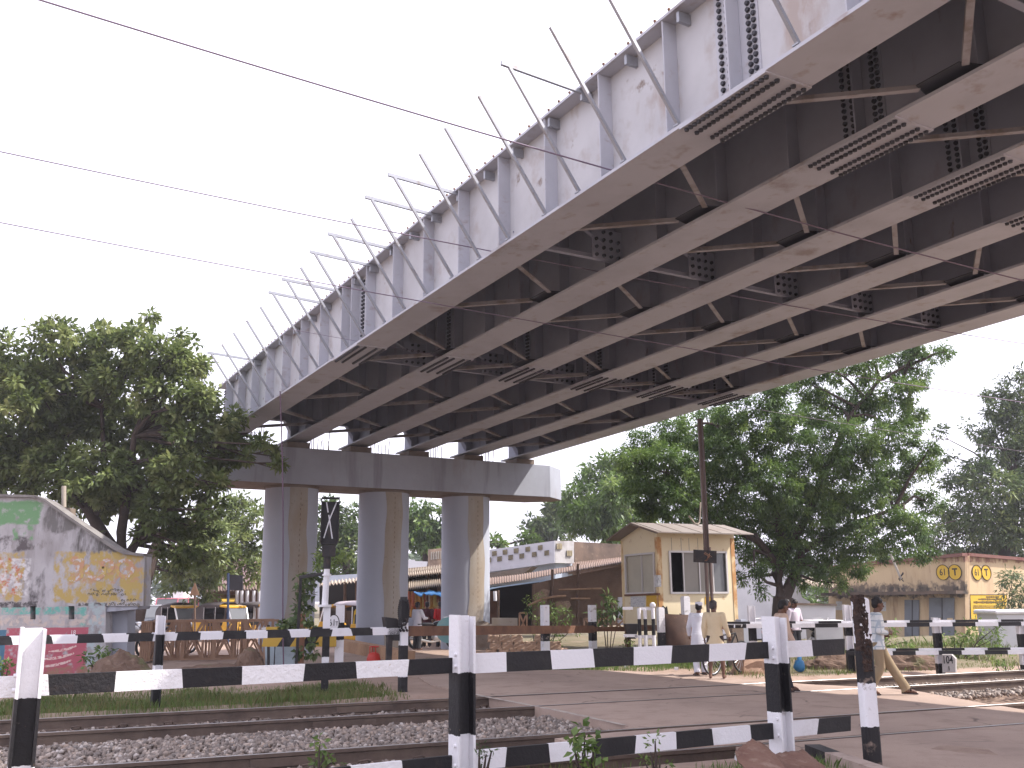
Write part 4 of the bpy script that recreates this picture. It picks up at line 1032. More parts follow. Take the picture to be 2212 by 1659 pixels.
# funnel-shaped black box under the cabin's left corner
b = MB(); q = [D(u, v, 25.9) for u, v in ((1352, 1348), (1380, 1348), (1374, 1380), (1360, 1380))]; b.prism(q, (0, .5, 0)); o = b.build('lever_box', m_soot, at=q[3]); tag(o, 'black tapered lever box below the left side of the cream cabin', 'lever box')
# ---- stone block by the bicycle
m_stone2 = mat('rough_stone', (.36, .24, .175), .9, layers=[(3, .45, .7, (.27, .17, .12)), (12, .6, .72, (.18, .12, .09))], bump=(12, .6))
def boulder(name, c, sz, label, cat, m, seed=0, rz=0, grp=None):
    random.seed(seed); b = MB(); b.box((0, 0, 0), sz)
    bmx = bmesh.new(); me = b.mesh(name, m); bmx.from_mesh(me); bmesh.ops.subdivide_edges(bmx, edges=bmx.edges[:], cuts=3, use_grid_fill=True)
    for v in bmx.verts:
        v.co += V3([random.uniform(-.06, .06) * s for s in sz]); 
        v.co.x *= 1 - .12 * (v.co.z / sz[2] + .5)
    bmx.to_mesh(me); bmx.free(); o = bpy.data.objects.new(name, me); COL.objects.link(o); o.location = c; o.rotation_euler = (0, 0, rz)
    return tag(o, label, cat, grp)
p = G(1622, 1452); boulder('stone_block', (p.x, p.y, .12), (.68, .5, .42), 'rough pinkish stone block lying on the grass right of the bicycle', 'stone', m_stone2, 1, .3)
b = MB()

# ---- rusty sheets and kerb at the bottom right
def sheet(name, rows, label, m):
    """curved plate: rows of pixel+height points"""
    b = MB(); n = len(rows[0]); vs = [G(u, v, z) for r in rows for (u, v, z) in r]
    b.add(vs, [(j*n+i, j*n+i+1, (j+1)*n+i+1, (j+1)*n+i) for j in range(len(rows)-1) for i in range(n-1)], 0, True)
    c = sum(vs, V3()) / len(vs); o = b.build(name, m, at=(c.x, c.y, 0)); s = o.modifiers.new('thick', 'SOLIDIFY'); s.thickness = .012; s2 = o.modifiers.new('smooth', 'SUBSURF'); s2.levels = s2.render_levels = 1
    return tag(o, label, 'steel sheet')
m_scrap = mat('rusty_scrap', (.17, .095, .07), .9, layers=[(2.5, .4, .7, (.12, .06, .045), 8), (6, .55, .7, (.24, .165, .13)), (30, .6, .7, (.08, .045, .035))], bump=(14, .8))
def scrap(name, grid, label, amp=.012):
    """bent plate through surveyed points (pixel, distance)"""
    P = [[D(*q) for q in r] for r in grid]; nu, nv = 14, 10; vs = []
    def lerp2(pl, t): x = t * (len(pl) - 1); i_ = min(int(x), len(pl) - 2); return pl[i_].lerp(pl[i_ + 1], x - i_)
    for b_ in range(nv + 1):
        row = [lerp2([P[r][c] for r in range(len(P))], b_ / nv) for c in range(len(P[0]))]
        for a_ in range(nu + 1): vs.append(lerp2(row, a_ / nu) + V3((random.uniform(-amp, amp) * .4, random.uniform(-amp, amp), random.uniform(-amp, amp) * .6)))
    b = MB(); b.add(vs, [(j_*(nu+1)+i_, j_*(nu+1)+i_+1, (j_+1)*(nu+1)+i_+1, (j_+1)*(nu+1)+i_) for j_ in range(nv) for i_ in range(nu)], 0, True)
    c = sum(vs, V3()) / len(vs); o = b.build(name, m_scrap, at=(c.x, c.y, 0)); s_ = o.modifiers.new('thick', 'SOLIDIFY'); s_.thickness = .014
    return tag(o, label, 'steel sheet')
random.seed(17)
scrap('scrap_sheet', [[(1588, 1627, 8.9), (1606, 1612, 9.05), (1624, 1598, 9.2)], [(1592, 1645, 8.7), (1620, 1632, 8.85), (1652, 1612, 9.15)], [(1612, 1664, 8.5), (1648, 1655, 8.6), (1680, 1638, 8.95)], [(1630, 1692, 8.2), (1670, 1690, 8.25), (1704, 1668, 8.6)]], 'larger rusty steel sheet tilted up in the grass before the striped fence')
scrap('scrap_sheet', [[(1674, 1632, 9.6), (1692, 1627, 9.65), (1716, 1626, 9.7), (1736, 1622, 9.75), (1750, 1637, 9.7)], [(1684, 1645, 9.3), (1704, 1652, 9.25), (1728, 1654, 9.25), (1750, 1650, 9.3), (1770, 1650, 9.4)], [(1694, 1658, 9.0), (1716, 1674, 8.9), (1742, 1680, 8.9), (1768, 1676, 8.95), (1794, 1668, 9.05)]], 'smaller rusty sheet curled like a trough at the foot of the right striped post')
b = MB(); k0, k1, k2 = G(1756, 1630, 0), G(1800, 1648, 0), G(1960, 1704, 0)
m_kerb = mat('kerb_concrete', (.33, .26, .225), .9, layers=[(8, .5, .7, (.24, .18, .15))], bump=(20, .3))
b.bar(k0 + V3((0, 0, .04)), k1 + V3((0, 0, .04)), .16, .12, mi=1); b.bar(k1 + V3((0, 0, .04)), k2 + V3((0, 0, .04)), .16, .12, mi=0)
o = b.build('kerb', [m_kerb, m_black], at=k0); tag(o, 'low concrete kerb with black painted end beside the rusty sheets', 'kerb', kind=None)

# ================================================================ yellow brick building 61T
m_ybld = mat('stained_yellow_plaster', (.50, .385, .245), .9, layers=[(.35, .42, .7, (.45, .33, .20), 8), (1.2, .48, .72, (.36, .25, .16), 8, (1, 1, .12)), (2.5, .58, .74, (.25, .16, .11), 8, (1, 1, .15)), (7, .66, .76, (.3, .16, .1), 6, (1, 1, .1))], bump=(10, .1))
m_redtrim = mat('red_trim', (.16, .075, .062), .9, layers=[(2, .5, .7, (.14, .05, .045))])
m_mould = mat('mouldy_ledge', (.12, .085, .065), .95, layers=[(1.2, .4, .65, (.045, .038, .035), 8)], bump=(12, .3))
m_bdoor = mat('grey_blue_door', (.15, .165, .19), .7, layers=[(2, .5, .7, (.11, .12, .14))])
YC = D(2085, 1350, 44); YL = V3((-.50, .866, 0)); YR = V3((.866, .50, 0))
yb = thing('trackside_building', 'yellow plastered railway building with 61 T circles behind the walking man', 'building', (YC.x, YC.y, -.4))
yl = lambda u, v, out=0: WALL(V3(YC) - YR * out, YL, u, v)
yr = lambda u, v, out=0: WALL(V3(YC) - YL * out, YR, u, v)
b = MB(); b.prism([yl(2085, 1200), yl(1899, 1217), yl(1790, 1228), yl(1790, 1400), yl(2085, 1410)], YR * .3)
b.prism([yr(2085, 1200) + YL * .0 + YR * .301, yr(2290, 1217), yr(2290, 1410), yr(2085, 1410) + YR * .301], YL * .3)
b.prism([p_ + V3((0, 0, 0)) for p_ in (yl(1790, 1228) + YR * .301, yl(2085, 1200) + YR * .301 + YL * .301, yr(2290, 1217) + YL * .301, yl(1790, 1228) + YR * 8)], (0, 0, -.2))
b.build('wall', m_ybld, yb)
b = MB(); e = [yl(2085, 1200), yl(1899, 1217), yl(1790, 1228)]
for p, q in zip(e[:-1], e[1:]): b.bar(p + V3((0, 0, .04)) - YR * .02, q + V3((0, 0, .04)) - YR * .02, .36, .14)
b.bar(yr(2085, 1200) + V3((0, 0, .04)), yr(2290, 1217) + V3((0, 0, .04)), .36, .14); b.build('roof_edge', m_redtrim, yb)
b = MB(); a0, a1 = yl(1795, 1284), yl(2088, 1279)
b.bar(a0 - YR * .35, a1 - YR * .35, .7, .14); b.build('ledge', m_mould, yb)
zones(m_ybld, [(a0.x - 3, a1.x + .05, a1.z - .2, a1.z + .42, (.13, .10, .075), .46, .9, (2.0, .5)), (a0.x - 3, a1.x + .05, a1.z - .2, a1.z + .25, (.06, .05, .043), .5, .6, (2.6, .5)), (a0.x - 3, a1.x + 20, a1.z + 1.3, a1.z + 1.75, (.22, .11, .08), .5, .4, (2.5, .25))])
for u0, u1, v0, v1 in ((1955, 1986, 1296, 1384), (2008, 2062, 1291, 1388)):
    b = MB(); b.prism([yl(u0, v0, .02), yl(u1, v0, .02), yl(u1, v1, .02), yl(u0, v1, .02)], -YR * .04); dd = b.build('door', m_bdoor, yb)
    b = MB(); 
    for uu in ((u0 + u1) / 2,): b.bar(yl(uu, v0, .07), yl(uu, v1, .07), .02, .03)
    b.build('door_seam', m_dark, dd)
for u0, u1 in ((2020, 2033), (2046, 2058)):
    b = MB(); b.prism([yl(u0, 1335, .065), yl(u1, 1335, .065), yl(u1, 1350, .065), yl(u0, 1350, .065)], -YR * .01); b.build('vent', m_ybld, yb)
b = MB(); b.prism([yl(1900, 1300, .01), yl(1914, 1300, .01), yl(1914, 1320, .01), yl(1900, 1320, .01)], -YR * .01); b.build('notice', m_not, yb)
b = MB(); b.prism([yl(1806, 1299, .01), yl(1819, 1299, .01), yl(1819, 1318, .01), yl(1806, 1318, .01)], -YR * .01); b.build('notice', m_not, yb)
m_ydisc = mat('yellow_disc', (.52, .33, .03), .7)
def rnd(fn, nrm, dr, u, v, txt, r):
    c = fn(u, v, .02); b = MB(); b.disc(c, -nrm, r, 32, th=.01); dd = b.build('number_circle', m_ydisc, yb)
    b = MB()
    for i in range(32):
        a0_, a1_ = 2*PI*i/32, 2*PI*(i+1)/32
        b.bar(c - nrm*.012 + dr*math.cos(a0_)*r + V3((0, 0, math.sin(a0_)*r)), c - nrm*.012 + dr*math.cos(a1_)*r + V3((0, 0, math.sin(a1_)*r)), .02, .035, nrm)
    b.build('circle_rim', m_black, dd)
    lettering(txt, r * 1.25, c - nrm * .014, dr, m_black, dd, sx=.85 if len(txt) > 1 else 1, bold=.004 if len(txt) > 1 else .014)
rnd(yl, YR, -YL, 2037, 1236.5, '61', .33); rnd(yl, YR, -YL, 2063, 1236, 'T', .33)
rnd(yr, YL, YR, 2110, 1237, '61', .33); rnd(yr, YL, YR, 2130, 1237, 'T', .33)
b = MB(); q = [yr(2094, 1284, .02), yr(2175, 1284, .02), yr(2170, 1336, .02), yr(2097, 1337, .02)]; b.prism(q, -YL * .02); bd = b.build('notice_board', m_ydisc, yb)
random.seed(11); b = MB()
for v, u0, u1, h in ((1289.5, 2130, 2157, .09), (1294.5, 2113, 2164, .09), (1301, 2103, 2166, .12), (1309, 2102, 2166, .05), (1313, 2102, 2166, .05), (1321, 2102, 2164, .05), (1325, 2102, 2164, .05)):
    u = u0
    while u < u1:
        w = random.uniform(1.2, 3.4); b.box((yr(u, v, .045) + yr(u + w, v, .045)) / 2, ((yr(u + w, v) - yr(u, v)).length * .85, .006, h * random.uniform(.5, 1)), basis(YR)); u += w + .4
b.build('board_lettering', mat('board_ink', (.12, .08, .03), .8), bd)
b = MB(); b.prism([yr(2094, 1284, .045), yr(2175, 1284, .045), yr(2175, 1285.5, .045), yr(2094, 1285.5, .045)], -YL * .004); b.prism([yr(2094, 1286, .045), yr(2096, 1286, .045), yr(2098, 1337, .045), yr(2096, 1337, .045)], -YL * .004); b.build('board_border', m_black, bd)
b = MB(); b.cyl(yl(1946, 1250, .4), yl(1921, 1190, 1.2), .05, n=8); b.build('service_pipe', m_alu, yb)
b = MB()
for i in range(6): b.tube([yl(1946 + random.uniform(-8, 8), 1240 + random.uniform(-4, 4), .3), yl(1944, 1248, .3), yl(1946 + random.uniform(-6, 6), 1250 + random.uniform(-2, 6), .3)], .025, 5)
b.build('wire_tangle', m_soot, yb)

# ---- white cabinets
m_cabw = mat('cabinet_white', (.50, .50, .52), .6, layers=[(2, .5, .75, (.40, .40, .41))])
def cabinet(u0, u1, vt, vb, Y, depth, label, lid=.06):
    p0, p1 = D(u0, vb, Y), D(u1, vb, Y); zt = D(u0, vt, Y).z
    t = thing('relay_cabinet', label, 'cabinet', ((p0.x + p1.x) / 2, Y + depth / 2, 0), 'white trackside cabinets')
    b = MB(); b.box(((p0.x+p1.x)/2, Y + depth/2, (zt - .4) / 2), (p1.x - p0.x, depth, zt + .4)); b.build('body', m_cabw, t)
    b = MB(); b.box(((p0.x+p1.x)/2, Y + depth/2, zt + lid), (p1.x - p0.x + .14, depth + .14, lid * 2)); b.build('lid', m_white, t, bevel=.05)
cabinet(2163, 2290, 1327, 1420, 28, 1.2, 'white rounded-lid cabinet at the right edge behind the barrier')
cabinet(1765, 1824, 1346, 1400, 27, .9, 'grey cabinet with white slab lid behind the right striped posts', .035)

# ================================================================ houses, shops and walls behind
m_whitew = mat('whitewash', (.55, .55, .60), .9, layers=[(.8, .45, .72, (.46, .46, .51), 8), (3, .6, .75, (.36, .35, .38), 8, (1, 1, .4))], bump=(10, .1))
m_bluew = mat('pale_blue_wash', (.42, .47, .55), .9, layers=[(1, .45, .72, (.34, .38, .45), 8)])
m_stain = mat('stained_plaster', (.26, .19, .145), .95, layers=[(.9, .42, .66, (.10, .08, .07), 8, (1, 1, .6)), (4, .6, .72, (.33, .25, .19))], bump=(12, .3))
m_tin = mat('tin_sheet', (.42, .36, .29), .7, .2, layers=[(1.5, .45, .7, (.3, .23, .18), 8), (6, .6, .72, (.2, .14, .1))])
m_tinb = mat('brown_tin_sheet', (.19, .135, .11), .9, layers=[(1.2, .45, .7, (.15, .10, .08), 8), (6, .6, .72, (.11, .075, .06))])
m_mat = mat('palm_matting', (.16, .105, .075), .95, layers=[(2, .45, .7, (.11, .07, .05), 8), (14, .55, .7, (.20, .14, .10), 5, (1, 1, 3))], bump=(30, .5))
m_beam = mat('old_timber', (.13, .085, .06), .9, layers=[(5, .5, .7, (.08, .05, .04))])
m_blue = mat('blue_sheet', (.03, .07, .19), .6)
def facade(o, dr, poly, th, m, name, parent, back=0):
    n = V3((-dr[1], dr[0], 0)); b = MB(); b.prism([WALL(V3(o) + n * back, dr, *q) for q in poly], n * th); return b.build(name, m, parent)
# white parapet house
HC = D(1198, 1250, 44); HL = V3((-.96, .28, 0)).normalized(); HR = V3((.80, .60, 0)).normalized()
hs = thing('parapet_house', 'whitewashed flat-roofed house with a pierced parapet left of the cabin', 'house', (HC.x, HC.y, 0))
HLr = -HL
hn = V3((-HLr.y, HLr.x, 0))
def hl(u, v, out=0): return WALL(V3(HC) - hn * out, HLr, u, v)
b = MB(); b.prism([hl(1198, 1168), hl(1040, 1190), hl(1040, 1238), hl(1198, 1216)], hn * .18)
hr_n = V3((-HR.y, HR.x, 0))
def hr(u, v, out=0): return WALL(V3(HC) - hr_n * out, HR, u, v)
b.build('parapet', m_whitew, hs)
b = MB(); b.prism([hr(1199.5, 1168), hr(1240, 1168.5), hr(1240, 1217), hr(1199.5, 1216)], hr_n * .18); b.build('parapet', mat('stained_whitewash', (.42, .41, .42), .9, layers=[(1.5, .45, .7, (.24, .22, .21), 8)]), hs)
m_grille = mat('ochre_grille', (.36, .31, .21), .8)
random.seed(4)
for row, (v0r, us_) in enumerate(((1187, (1068, 1091, 1115, 1140, 1167)), (1201, (1056, 1079, 1103, 1127, 1154, 1181)))):
    for u in us_:
        b = MB(); vv = v0r + (1198 - u) * .128 - 8 + (0 if row == 0 else -1)
        q = [hl(u - 5, vv - 4.6, .02), hl(u + 5, vv - 6, .02), hl(u + 5, vv + 4.2, .02), hl(u - 5, vv + 5.6, .02)]
        b.prism(q, -hn * .01, 0)
        for i in range(4):
            uu = u - 3.6 + i * 2.4; b.bar(hl(uu, vv - 4.8, .04), hl(uu, vv + 4.6, .04), .02, .05, hn, 1)
        b.build('grille', [m_dark, m_grille], hs)
for u, v in ((1208, 1180), (1230, 1195)):
    b = MB(); b.prism([hr(u - 6, v - 6, .02), hr(u + 6, v - 6, .02), hr(u + 6, v + 6, .02), hr(u - 6, v + 6, .02)], -hr_n * .01, 0)
    for i in range(4): b.bar(hr(u - 4.5 + 3 * i, v - 6, .04), hr(u - 4.5 + 3 * i, v + 6, .04), .04, .06, hr_n, 1)
    b.build('grille', [m_dark, m_grille], hs)
b = MB(); b.prism([hl(1198, 1216.5, -.25), hl(1040, 1238.5, -.25), hl(1040, 1330, -.25), hl(1198, 1330, -.25)], hn * .25); b.build('wall', m_bluew, hs)
b = MB(); b.prism([hr(1199.5, 1217, -.2), hr(1236, 1217.5, -.2), hr(1236, 1330, -.2), hr(1199.5, 1330, -.2)], hr_n * .25); b.build('wall', m_bluew, hs)
b = MB(); b.prism([hl(1150, 1224, .9), hl(1040, 1240, .9), hl(1040, 1258, .9), hl(1130, 1240, .9)], hn * .9); b.build('sunshade', m_rawdk, hs)
b = MB(); b.prism([hl(1040, 1195, -.2), hl(1198, 1176, -.2), hr(1236, 1176, -.2), hr(1236, 1176) + V3((-.5, 6, 0)), hl(1040, 1195) + V3((0, 6, 0))], (0, 0, -.15)); b.build('roof', m_rawdk, hs)
# brown neighbour with tin edge
nb = thing('stained_house', 'brown stained house wall between the white parapet and the cabin', 'house', (D(1290, 1250, 43).x, 46, 0))
NO = D(1245, 1250, 46.5); facade(NO, (.97, .24), [(1241, 1170), (1350, 1176), (1350, 1340), (1241, 1340)], .3, m_stain, 'wall', nb)
b = MB(); 
for i in range(26):
    u = 1228 + i * 5; b.cyl(D(u, 1227 - i * .5, 44.5), D(u + 3, 1216 - i * .45, 47), .07, n=6, caps=False)
b.build('tin_eave', m_tinb, nb)
b = MB(); b.prism([D(1228, 1231, 44.6), D(1352, 1218, 44.6), D(1352, 1232, 44.6), D(1228, 1240, 44.6)], (0, .1, 0)); b.build('eave_board', m_beam, nb)
# matting shed with brown roof
sh = thing('matting_shed', 'long brown shed with a sagging tin roof and woven palm matting walls', 'shed', (D(1200, 1340, 36).x, 37, 0))
b = MB(); r_lo = [(1040, 1265, 35.5), (1120, 1254, 35.3), (1200, 1240, 35), (1280, 1226, 34.6), (1352, 1213, 34.2)]; r_hi = [(1040, 1250, 40), (1120, 1241, 40), (1200, 1228, 40), (1280, 1218, 40), (1352, 1208, 40)]
lo3 = [D(*q) for q in r_lo]; hi3 = [D(*q) for q in r_hi]
def corr(b, lo, hi, n=70, amp=.05, mi=0, sag=0):
    """corrugated sheet between an eave polyline and a ridge polyline"""
    def at(pl, t):
        x = t * (len(pl) - 1); i = min(int(x), len(pl) - 2); return pl[i].lerp(pl[i + 1], x - i)
    vs = []
    for j in range(n * 2 + 1):
        t = j / (n * 2); z = V3((0, 0, amp * (1 if j % 2 else -1))); vs += [at(lo, t) + z, at(hi, t) + z]
    b.add(vs, [(2*j, 2*j+2, 2*j+3, 2*j+1) for j in range(n * 2)], mi)
corr(b, lo3, hi3, 60, .018); o = b.build('roof', m_tinb, sh); s = o.modifiers.new('thick', 'SOLIDIFY'); s.thickness = .015
b = MB(); q = [D(1040, 1272, 35.45), D(1150, 1256, 35.2), D(1180, 1251.5, 35.1), D(1180, 1255.5, 35.1), D(1080, 1269, 35.35), D(1040, 1277, 35.45)]; b.prism(q, (0, .06, 0)); b.build('blue_trim', mat('blue_white_trim', (.42, .55, .70), .6), sh)
facade(D(1270, 1300, 35.2), (.985, .17), [(1150, 1262), (1200, 1250), (1352, 1221), (1352, 1350), (1150, 1358)], .08, m_mat, 'matting_wall', sh)
facade(D(1100, 1300, 36.5), (.985, .17), [(1040, 1280), (1076, 1275), (1076, 1350), (1040, 1350)], .08, m_rust, 'side_wall', sh)
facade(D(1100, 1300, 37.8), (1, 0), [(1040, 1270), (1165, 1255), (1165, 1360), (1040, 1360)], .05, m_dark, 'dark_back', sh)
for u, vt, vb in ((1076, 1275, 1352), (1152, 1262, 1356), (1193, 1246, 1350), (1248, 1234, 1345)):
    b = MB(); b.cyl(D(u, vb, 34.9), D(u, vt - 16 if u > 1160 else vt, 34.9), .05, .045, 7); b.build('pole', m_beam, sh)
b = MB(); b.cyl(D(1207, 1274, 34.8), D(1300, 1271, 34.8), .035, n=6); b.cyl(D(1233, 1293, 34.8), D(1275, 1293, 34.8), .035, n=6); b.build('batten', m_wood, sh)
b = MB(); b.tube([D(1140, 1308, 34.7), D(1170, 1295, 34.6), D(1195, 1289, 34.6), D(1222, 1287, 34.7)], .04, 6); b.build('bent_branch', m_wood, sh)
for q in (((1155, 1285), (1172, 1272), (1187, 1275), (1180, 1300), (1158, 1303)), ((1200, 1300), (1228, 1298), (1233, 1308), (1222, 1320), (1203, 1325))):
    b = MB(); b.prism([D(u, v, 34.75) for u, v in q], (.02, .05, 0)); b.build('matting_patch', mat('lighter_matting', (.27, .19, .14), .95, layers=[(22, .5, .65, (.14, .09, .065), 4, (1, 1, 2))], bump=(35, .6)), sh)
facade(D(1090, 1345, 33.5), (1, 0), [(1062, 1335), (1118, 1335), (1118, 1362), (1062, 1362)], .15, m_raw, 'low_wall', sh)
facade(D(1350, 1345, 34), (1, 0), [(1336, 1290), (1350, 1290), (1350, 1350), (1336, 1350)], .3, m_whitew, 'end_pillar', sh)
b = MB(); b.cyl(D(1069, 1277, 35.2), D(1070, 1298, 35.2), .06, n=8); b.build('tube_lamp', m_white, sh)
# shop row between the columns
sp = thing('shop_row', 'row of low tin-roofed shops seen between the pier columns', 'shop', (D(900, 1360, 40).x, 41, 0))
def roofband(y0, y1, pts_lo, pts_hi, m, name, n=50, amp=.05):
    b = MB(); corr(b, [D(u, v, y0) for u, v in pts_lo], [D(u, v, y1) for u, v in pts_hi], n, amp); o = b.build(name, m, sp); s = o.modifiers.new('thick', 'SOLIDIFY'); s.thickness = .02
roofband(38.5, 42, [(690, 1265), (880, 1244), (1000, 1232)], [(690, 1258), (880, 1237), (1000, 1224)], m_tin, 'roof')
roofband(42, 45.5, [(860, 1238), (1000, 1224)], [(860, 1231), (1000, 1216)], m_tin, 'roof', 40)
roofband(37, 40, [(878, 1272), (1000, 1258)], [(878, 1246), (1000, 1238)], m_tin, 'roof', 30)
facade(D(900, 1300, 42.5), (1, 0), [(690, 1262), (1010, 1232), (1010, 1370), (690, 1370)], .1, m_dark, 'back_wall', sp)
facade(D(900, 1240, 46), (1, 0), [(830, 1232), (1010, 1216), (1010, 1245), (830, 1260)], .1, m_beam, 'upper_wall', sp)
for u in (700, 745, 770, 880, 925, 948, 1000):
    b = MB(); b.cyl(D(u, 1368, 38.8), D(u, 1262 - (u - 690) * .09, 38.8), .06, n=7); b.build('post', m_beam, sp)
facade(D(800, 1300, 40.5), (1, 0), [(690, 1320), (860, 1318), (860, 1368), (690, 1368)], .1, m_beam, 'counter', sp)
for u in (777, 790): 
    b = MB(); b.box(D(u, 1270, 39.5), (.28, .1, .1)); b.build('tube_lamp', m_white, sp)
b = MB()
vs = []; n = 16
for j in range(3):
    for i in range(n): vs.append(D(894 + i * 5.4, 1277 + (i % 3) * .8 + j * (3 + (i % 4) * .9), 36.6 + (1 - j) * .7 ) + V3((0, 0, random.uniform(-.05, .05))))
b.add(vs, [(j*n+i, j*n+i+1, (j+1)*n+i+1, (j+1)*n+i) for j in range(2) for i in range(n - 1)], 0, True); o = b.build('blue_awning', mat('blue_tarpaulin', (.07, .30, .62), .5), sp); s = o.modifiers.new('thick', 'SOLIDIFY'); s.thickness = .02
cols = [(.45, .22, .05), (.38, .10, .04), (.45, .33, .10), (.3, .08, .05), (.42, .30, .16), (.14, .06, .05), (.5, .45, .35)]
gm = [mat('hanging_goods', c, .6) for c in cols]
random.seed(9)
for i in range(22):
    u = 882 + i * 3.6 + random.uniform(-1, 1); L_ = random.uniform(18, 50) * (1.15 if u < 905 else .8)
    b = MB(); v = 1283.0; w = random.uniform(.06, .12)
    while v < 1283 + L_: p = D(u + random.uniform(-.6, .6), v, 37.3); b.ell(p, (w, w, .10), nu=8, nv=5); v += 5
    b.build('hanging_goods', gm[i % 7 if u > 905 else i % 2], sp)
facade(D(950, 1360, 37), (1, 0), [(925, 1338), (942, 1338), (942, 1362), (925, 1362)], .4, m_wood, 'goods_box', sp)
facade(D(880, 1350, 37.2), (1, 0), [(868, 1335), (900, 1335), (900, 1365), (868, 1365)], .4, m_bluew, 'goods_box', sp)
# old houses above the shops
oh = thing('old_house', 'dark stained house with a pierced balustrade rising above the shop roofs', 'house', (D(950, 1240, 52).x, 53, 0))
facade(D(960, 1220, 52), (.98, .2), [(926, 1187), (1010, 1178), (1010, 1260), (926, 1260)], .3, m_stain, 'wall', oh)
b = MB()
for i in range(14): p = D(932 + i * 5, 1201 - i * .6, 51.9); b.cyl(p + V3((0, -.03, -.2)), p + V3((0, -.03, .2)), .04, n=6)
b.build('balustrade', m_raw, oh)
facade(D(900, 1220, 50), (.98, .15), [(870, 1209), (896, 1209), (897, 1212), (924, 1213), (921, 1228), (870, 1239)], .3, m_whitew, 'white_ledge', oh)
facade(D(800, 1240, 53), (1, 0), [(680, 1245), (770, 1240), (870, 1228), (870, 1300), (680, 1300)], .3, m_bluew, 'side_wall', oh)
# white gabled house and boundary wall right of the cabin
gh = thing('gabled_house', 'whitewashed house with a sloping right end behind the large tree trunk', 'house', (D(1660, 1340, 50).x, 50, 0))
facade(D(1660, 1300, 48), (1, 0), [(1560, 1190), (1690, 1192), (1706, 1203), (1722, 1232), (1732, 1290), (1750, 1300), (1750, 1380), (1560, 1380)], 5, m_whitew, 'wall', gh)
b = MB(); corr(b, [D(1722, 1262, 46), D(1800, 1268, 46)], [D(1716, 1240, 50), D(1800, 1256, 50)], 14, .05); o = b.build('lean_to_roof', m_tin, gh); o.modifiers.new('t', 'SOLIDIFY').thickness = .02
cw = thing('boundary_wall', 'low whitewashed block wall between the tree trunk and the yellow building', 'wall', (D(1770, 1350, 41).x, 41, 0))
facade(D(1770, 1340, 41), (1, 0), [(1720, 1305), (1805, 1307), (1805, 1380), (1720, 1380)], .25, m_whitew, 'wall', cw)
b = MB(); b.bar(D(1720, 1304.5, 41.1), D(1805, 1306.5, 41.1), .35, .08); b.build('coping', m_stain, cw)

# ================================================================ yard: panels, boxes, bricks
m_tan = mat('tan_steel', (.34, .215, .145), .85, layers=[(3, .45, .7, (.27, .16, .10)), (10, .6, .72, (.18, .10, .065))])
def panel_proto(label):
    t = thing('shutter_panel', label, 'shutter panel', (0, 0, 0), 'steel shutter panels standing in the yard', local=True)
    W_, H_ = .98, 1.08; b = MB()
    for x in (-W_ / 2 + .03, W_ / 2 - .03, .12): b.box((x, 0, H_ / 2), (.055, .05, H_ - .1))
    b.box((0, 0, .025), (W_, .06, .05)); b.box((0, 0, H_ - .025), (W_, .06, .05)); b.build('frame', m_tan, t)
    for s in (1, -1):
        b = MB(); b.bar((-W_ / 2 + .06, .005 * s, H_ / 2 - s * .5), (.10, .005 * s, H_ / 2 + s * .5), .012, .05); b.build('brace', m_tan, t)
    b = MB(); b.box((W_ / 4 + .06, .0, H_ / 2), (.03, .05, H_ - .1)); b.build('rib', m_tan, t)
    return t
pp = panel_proto('tan braced steel shutter panel standing upright in the yard left of the pier')
k = 0
for (u0, Y, n, dx, ry) in ((345, 28.6, 4, .86, .06), (356, 29.3, 4, .84, .05), (350, 30.2, 4, .85, .07)):
    for i in range(n):
        p = D(u0, 1405, Y); loc = V3((p.x + i * dx + .2, Y + i * dx * ry, .0)); rot = ry + random.uniform(-.03, .03)
        if k == 0: pp.location = loc; pp.rotation_euler = (0, 0, rot)
        else: dup(pp, loc, rot, label='tan braced steel shutter panel standing upright in the yard left of the pier')
        k += 1
for i in range(5):
    p = D(311 + i * 4.5, 1410, 28.2 + i * .06); dup(pp, (p.x, 28.6, 0), 1.42 + .05 * i, label='tan steel shutter panel stacked edge-on at the left end of the row')
# light blue box with wires and hazard board
EB = D(605, 1435, 23.2)
eb = thing('junction_box', 'pale blue metal junction box with a flat lid behind the left barrier', 'junction box', (EB.x, EB.y, -.1))
q = [D(u, v, 23.2) for u, v in ((571, 1365), (636, 1365), (634, 1437), (573, 1437))]
b = MB(); b.prism(q, (0, .5, 0)); b.build('body', mat('pale_blue_paint', (.36, .43, .48), .7, layers=[(3, .5, .72, (.27, .32, .36)), (12, .66, .74, (.16, .1, .07))]), eb)
b = MB(); b.bar(D(572, 1357, 23.1), D(645, 1360, 23.1), .6, .04); b.bar(D(585, 1358, 23.2), D(585, 1366, 23.2), .04, .04, (0, 1, 0)); b.build('lid', m_alu, eb)
b = MB(); b.tube([D(594, 1395, 23.05), D(593, 1420, 23.05), D(592, 1436, 23.0)], .014, 5); b.build('wire', m_soot, eb)
m_haz = mat('hazard_yellow', (.42, .27, .04), .6)
HZ = D(640, 1400, 22.3); hz_ = thing('hazard_board', 'yellow and black slanted hazard board behind the left barrier', 'hazard board', (HZ.x, HZ.y, -.1))
b = MB(); un = lambda u, v: D(u, v, 22.3)
seq = [(563, 592, 1), (592, 614, 0), (614, 638, 1), (638, 646, 0), (646, 672, 1), (672, 712, 0)]
for k, (a, c) in enumerate(((575, 612), (612, 640), (640, 662), (662, 690), (690, 712))):
    s = 14; b.prism([un(a + (s if k else 0), 1354), un(c + s, 1354), un(c - (s if k < 4 else -s), 1397), un(a - (s if k else 10), 1397)], (0, .03, 0), k % 2)
b.build('board', [m_haz, m_black], hz_)
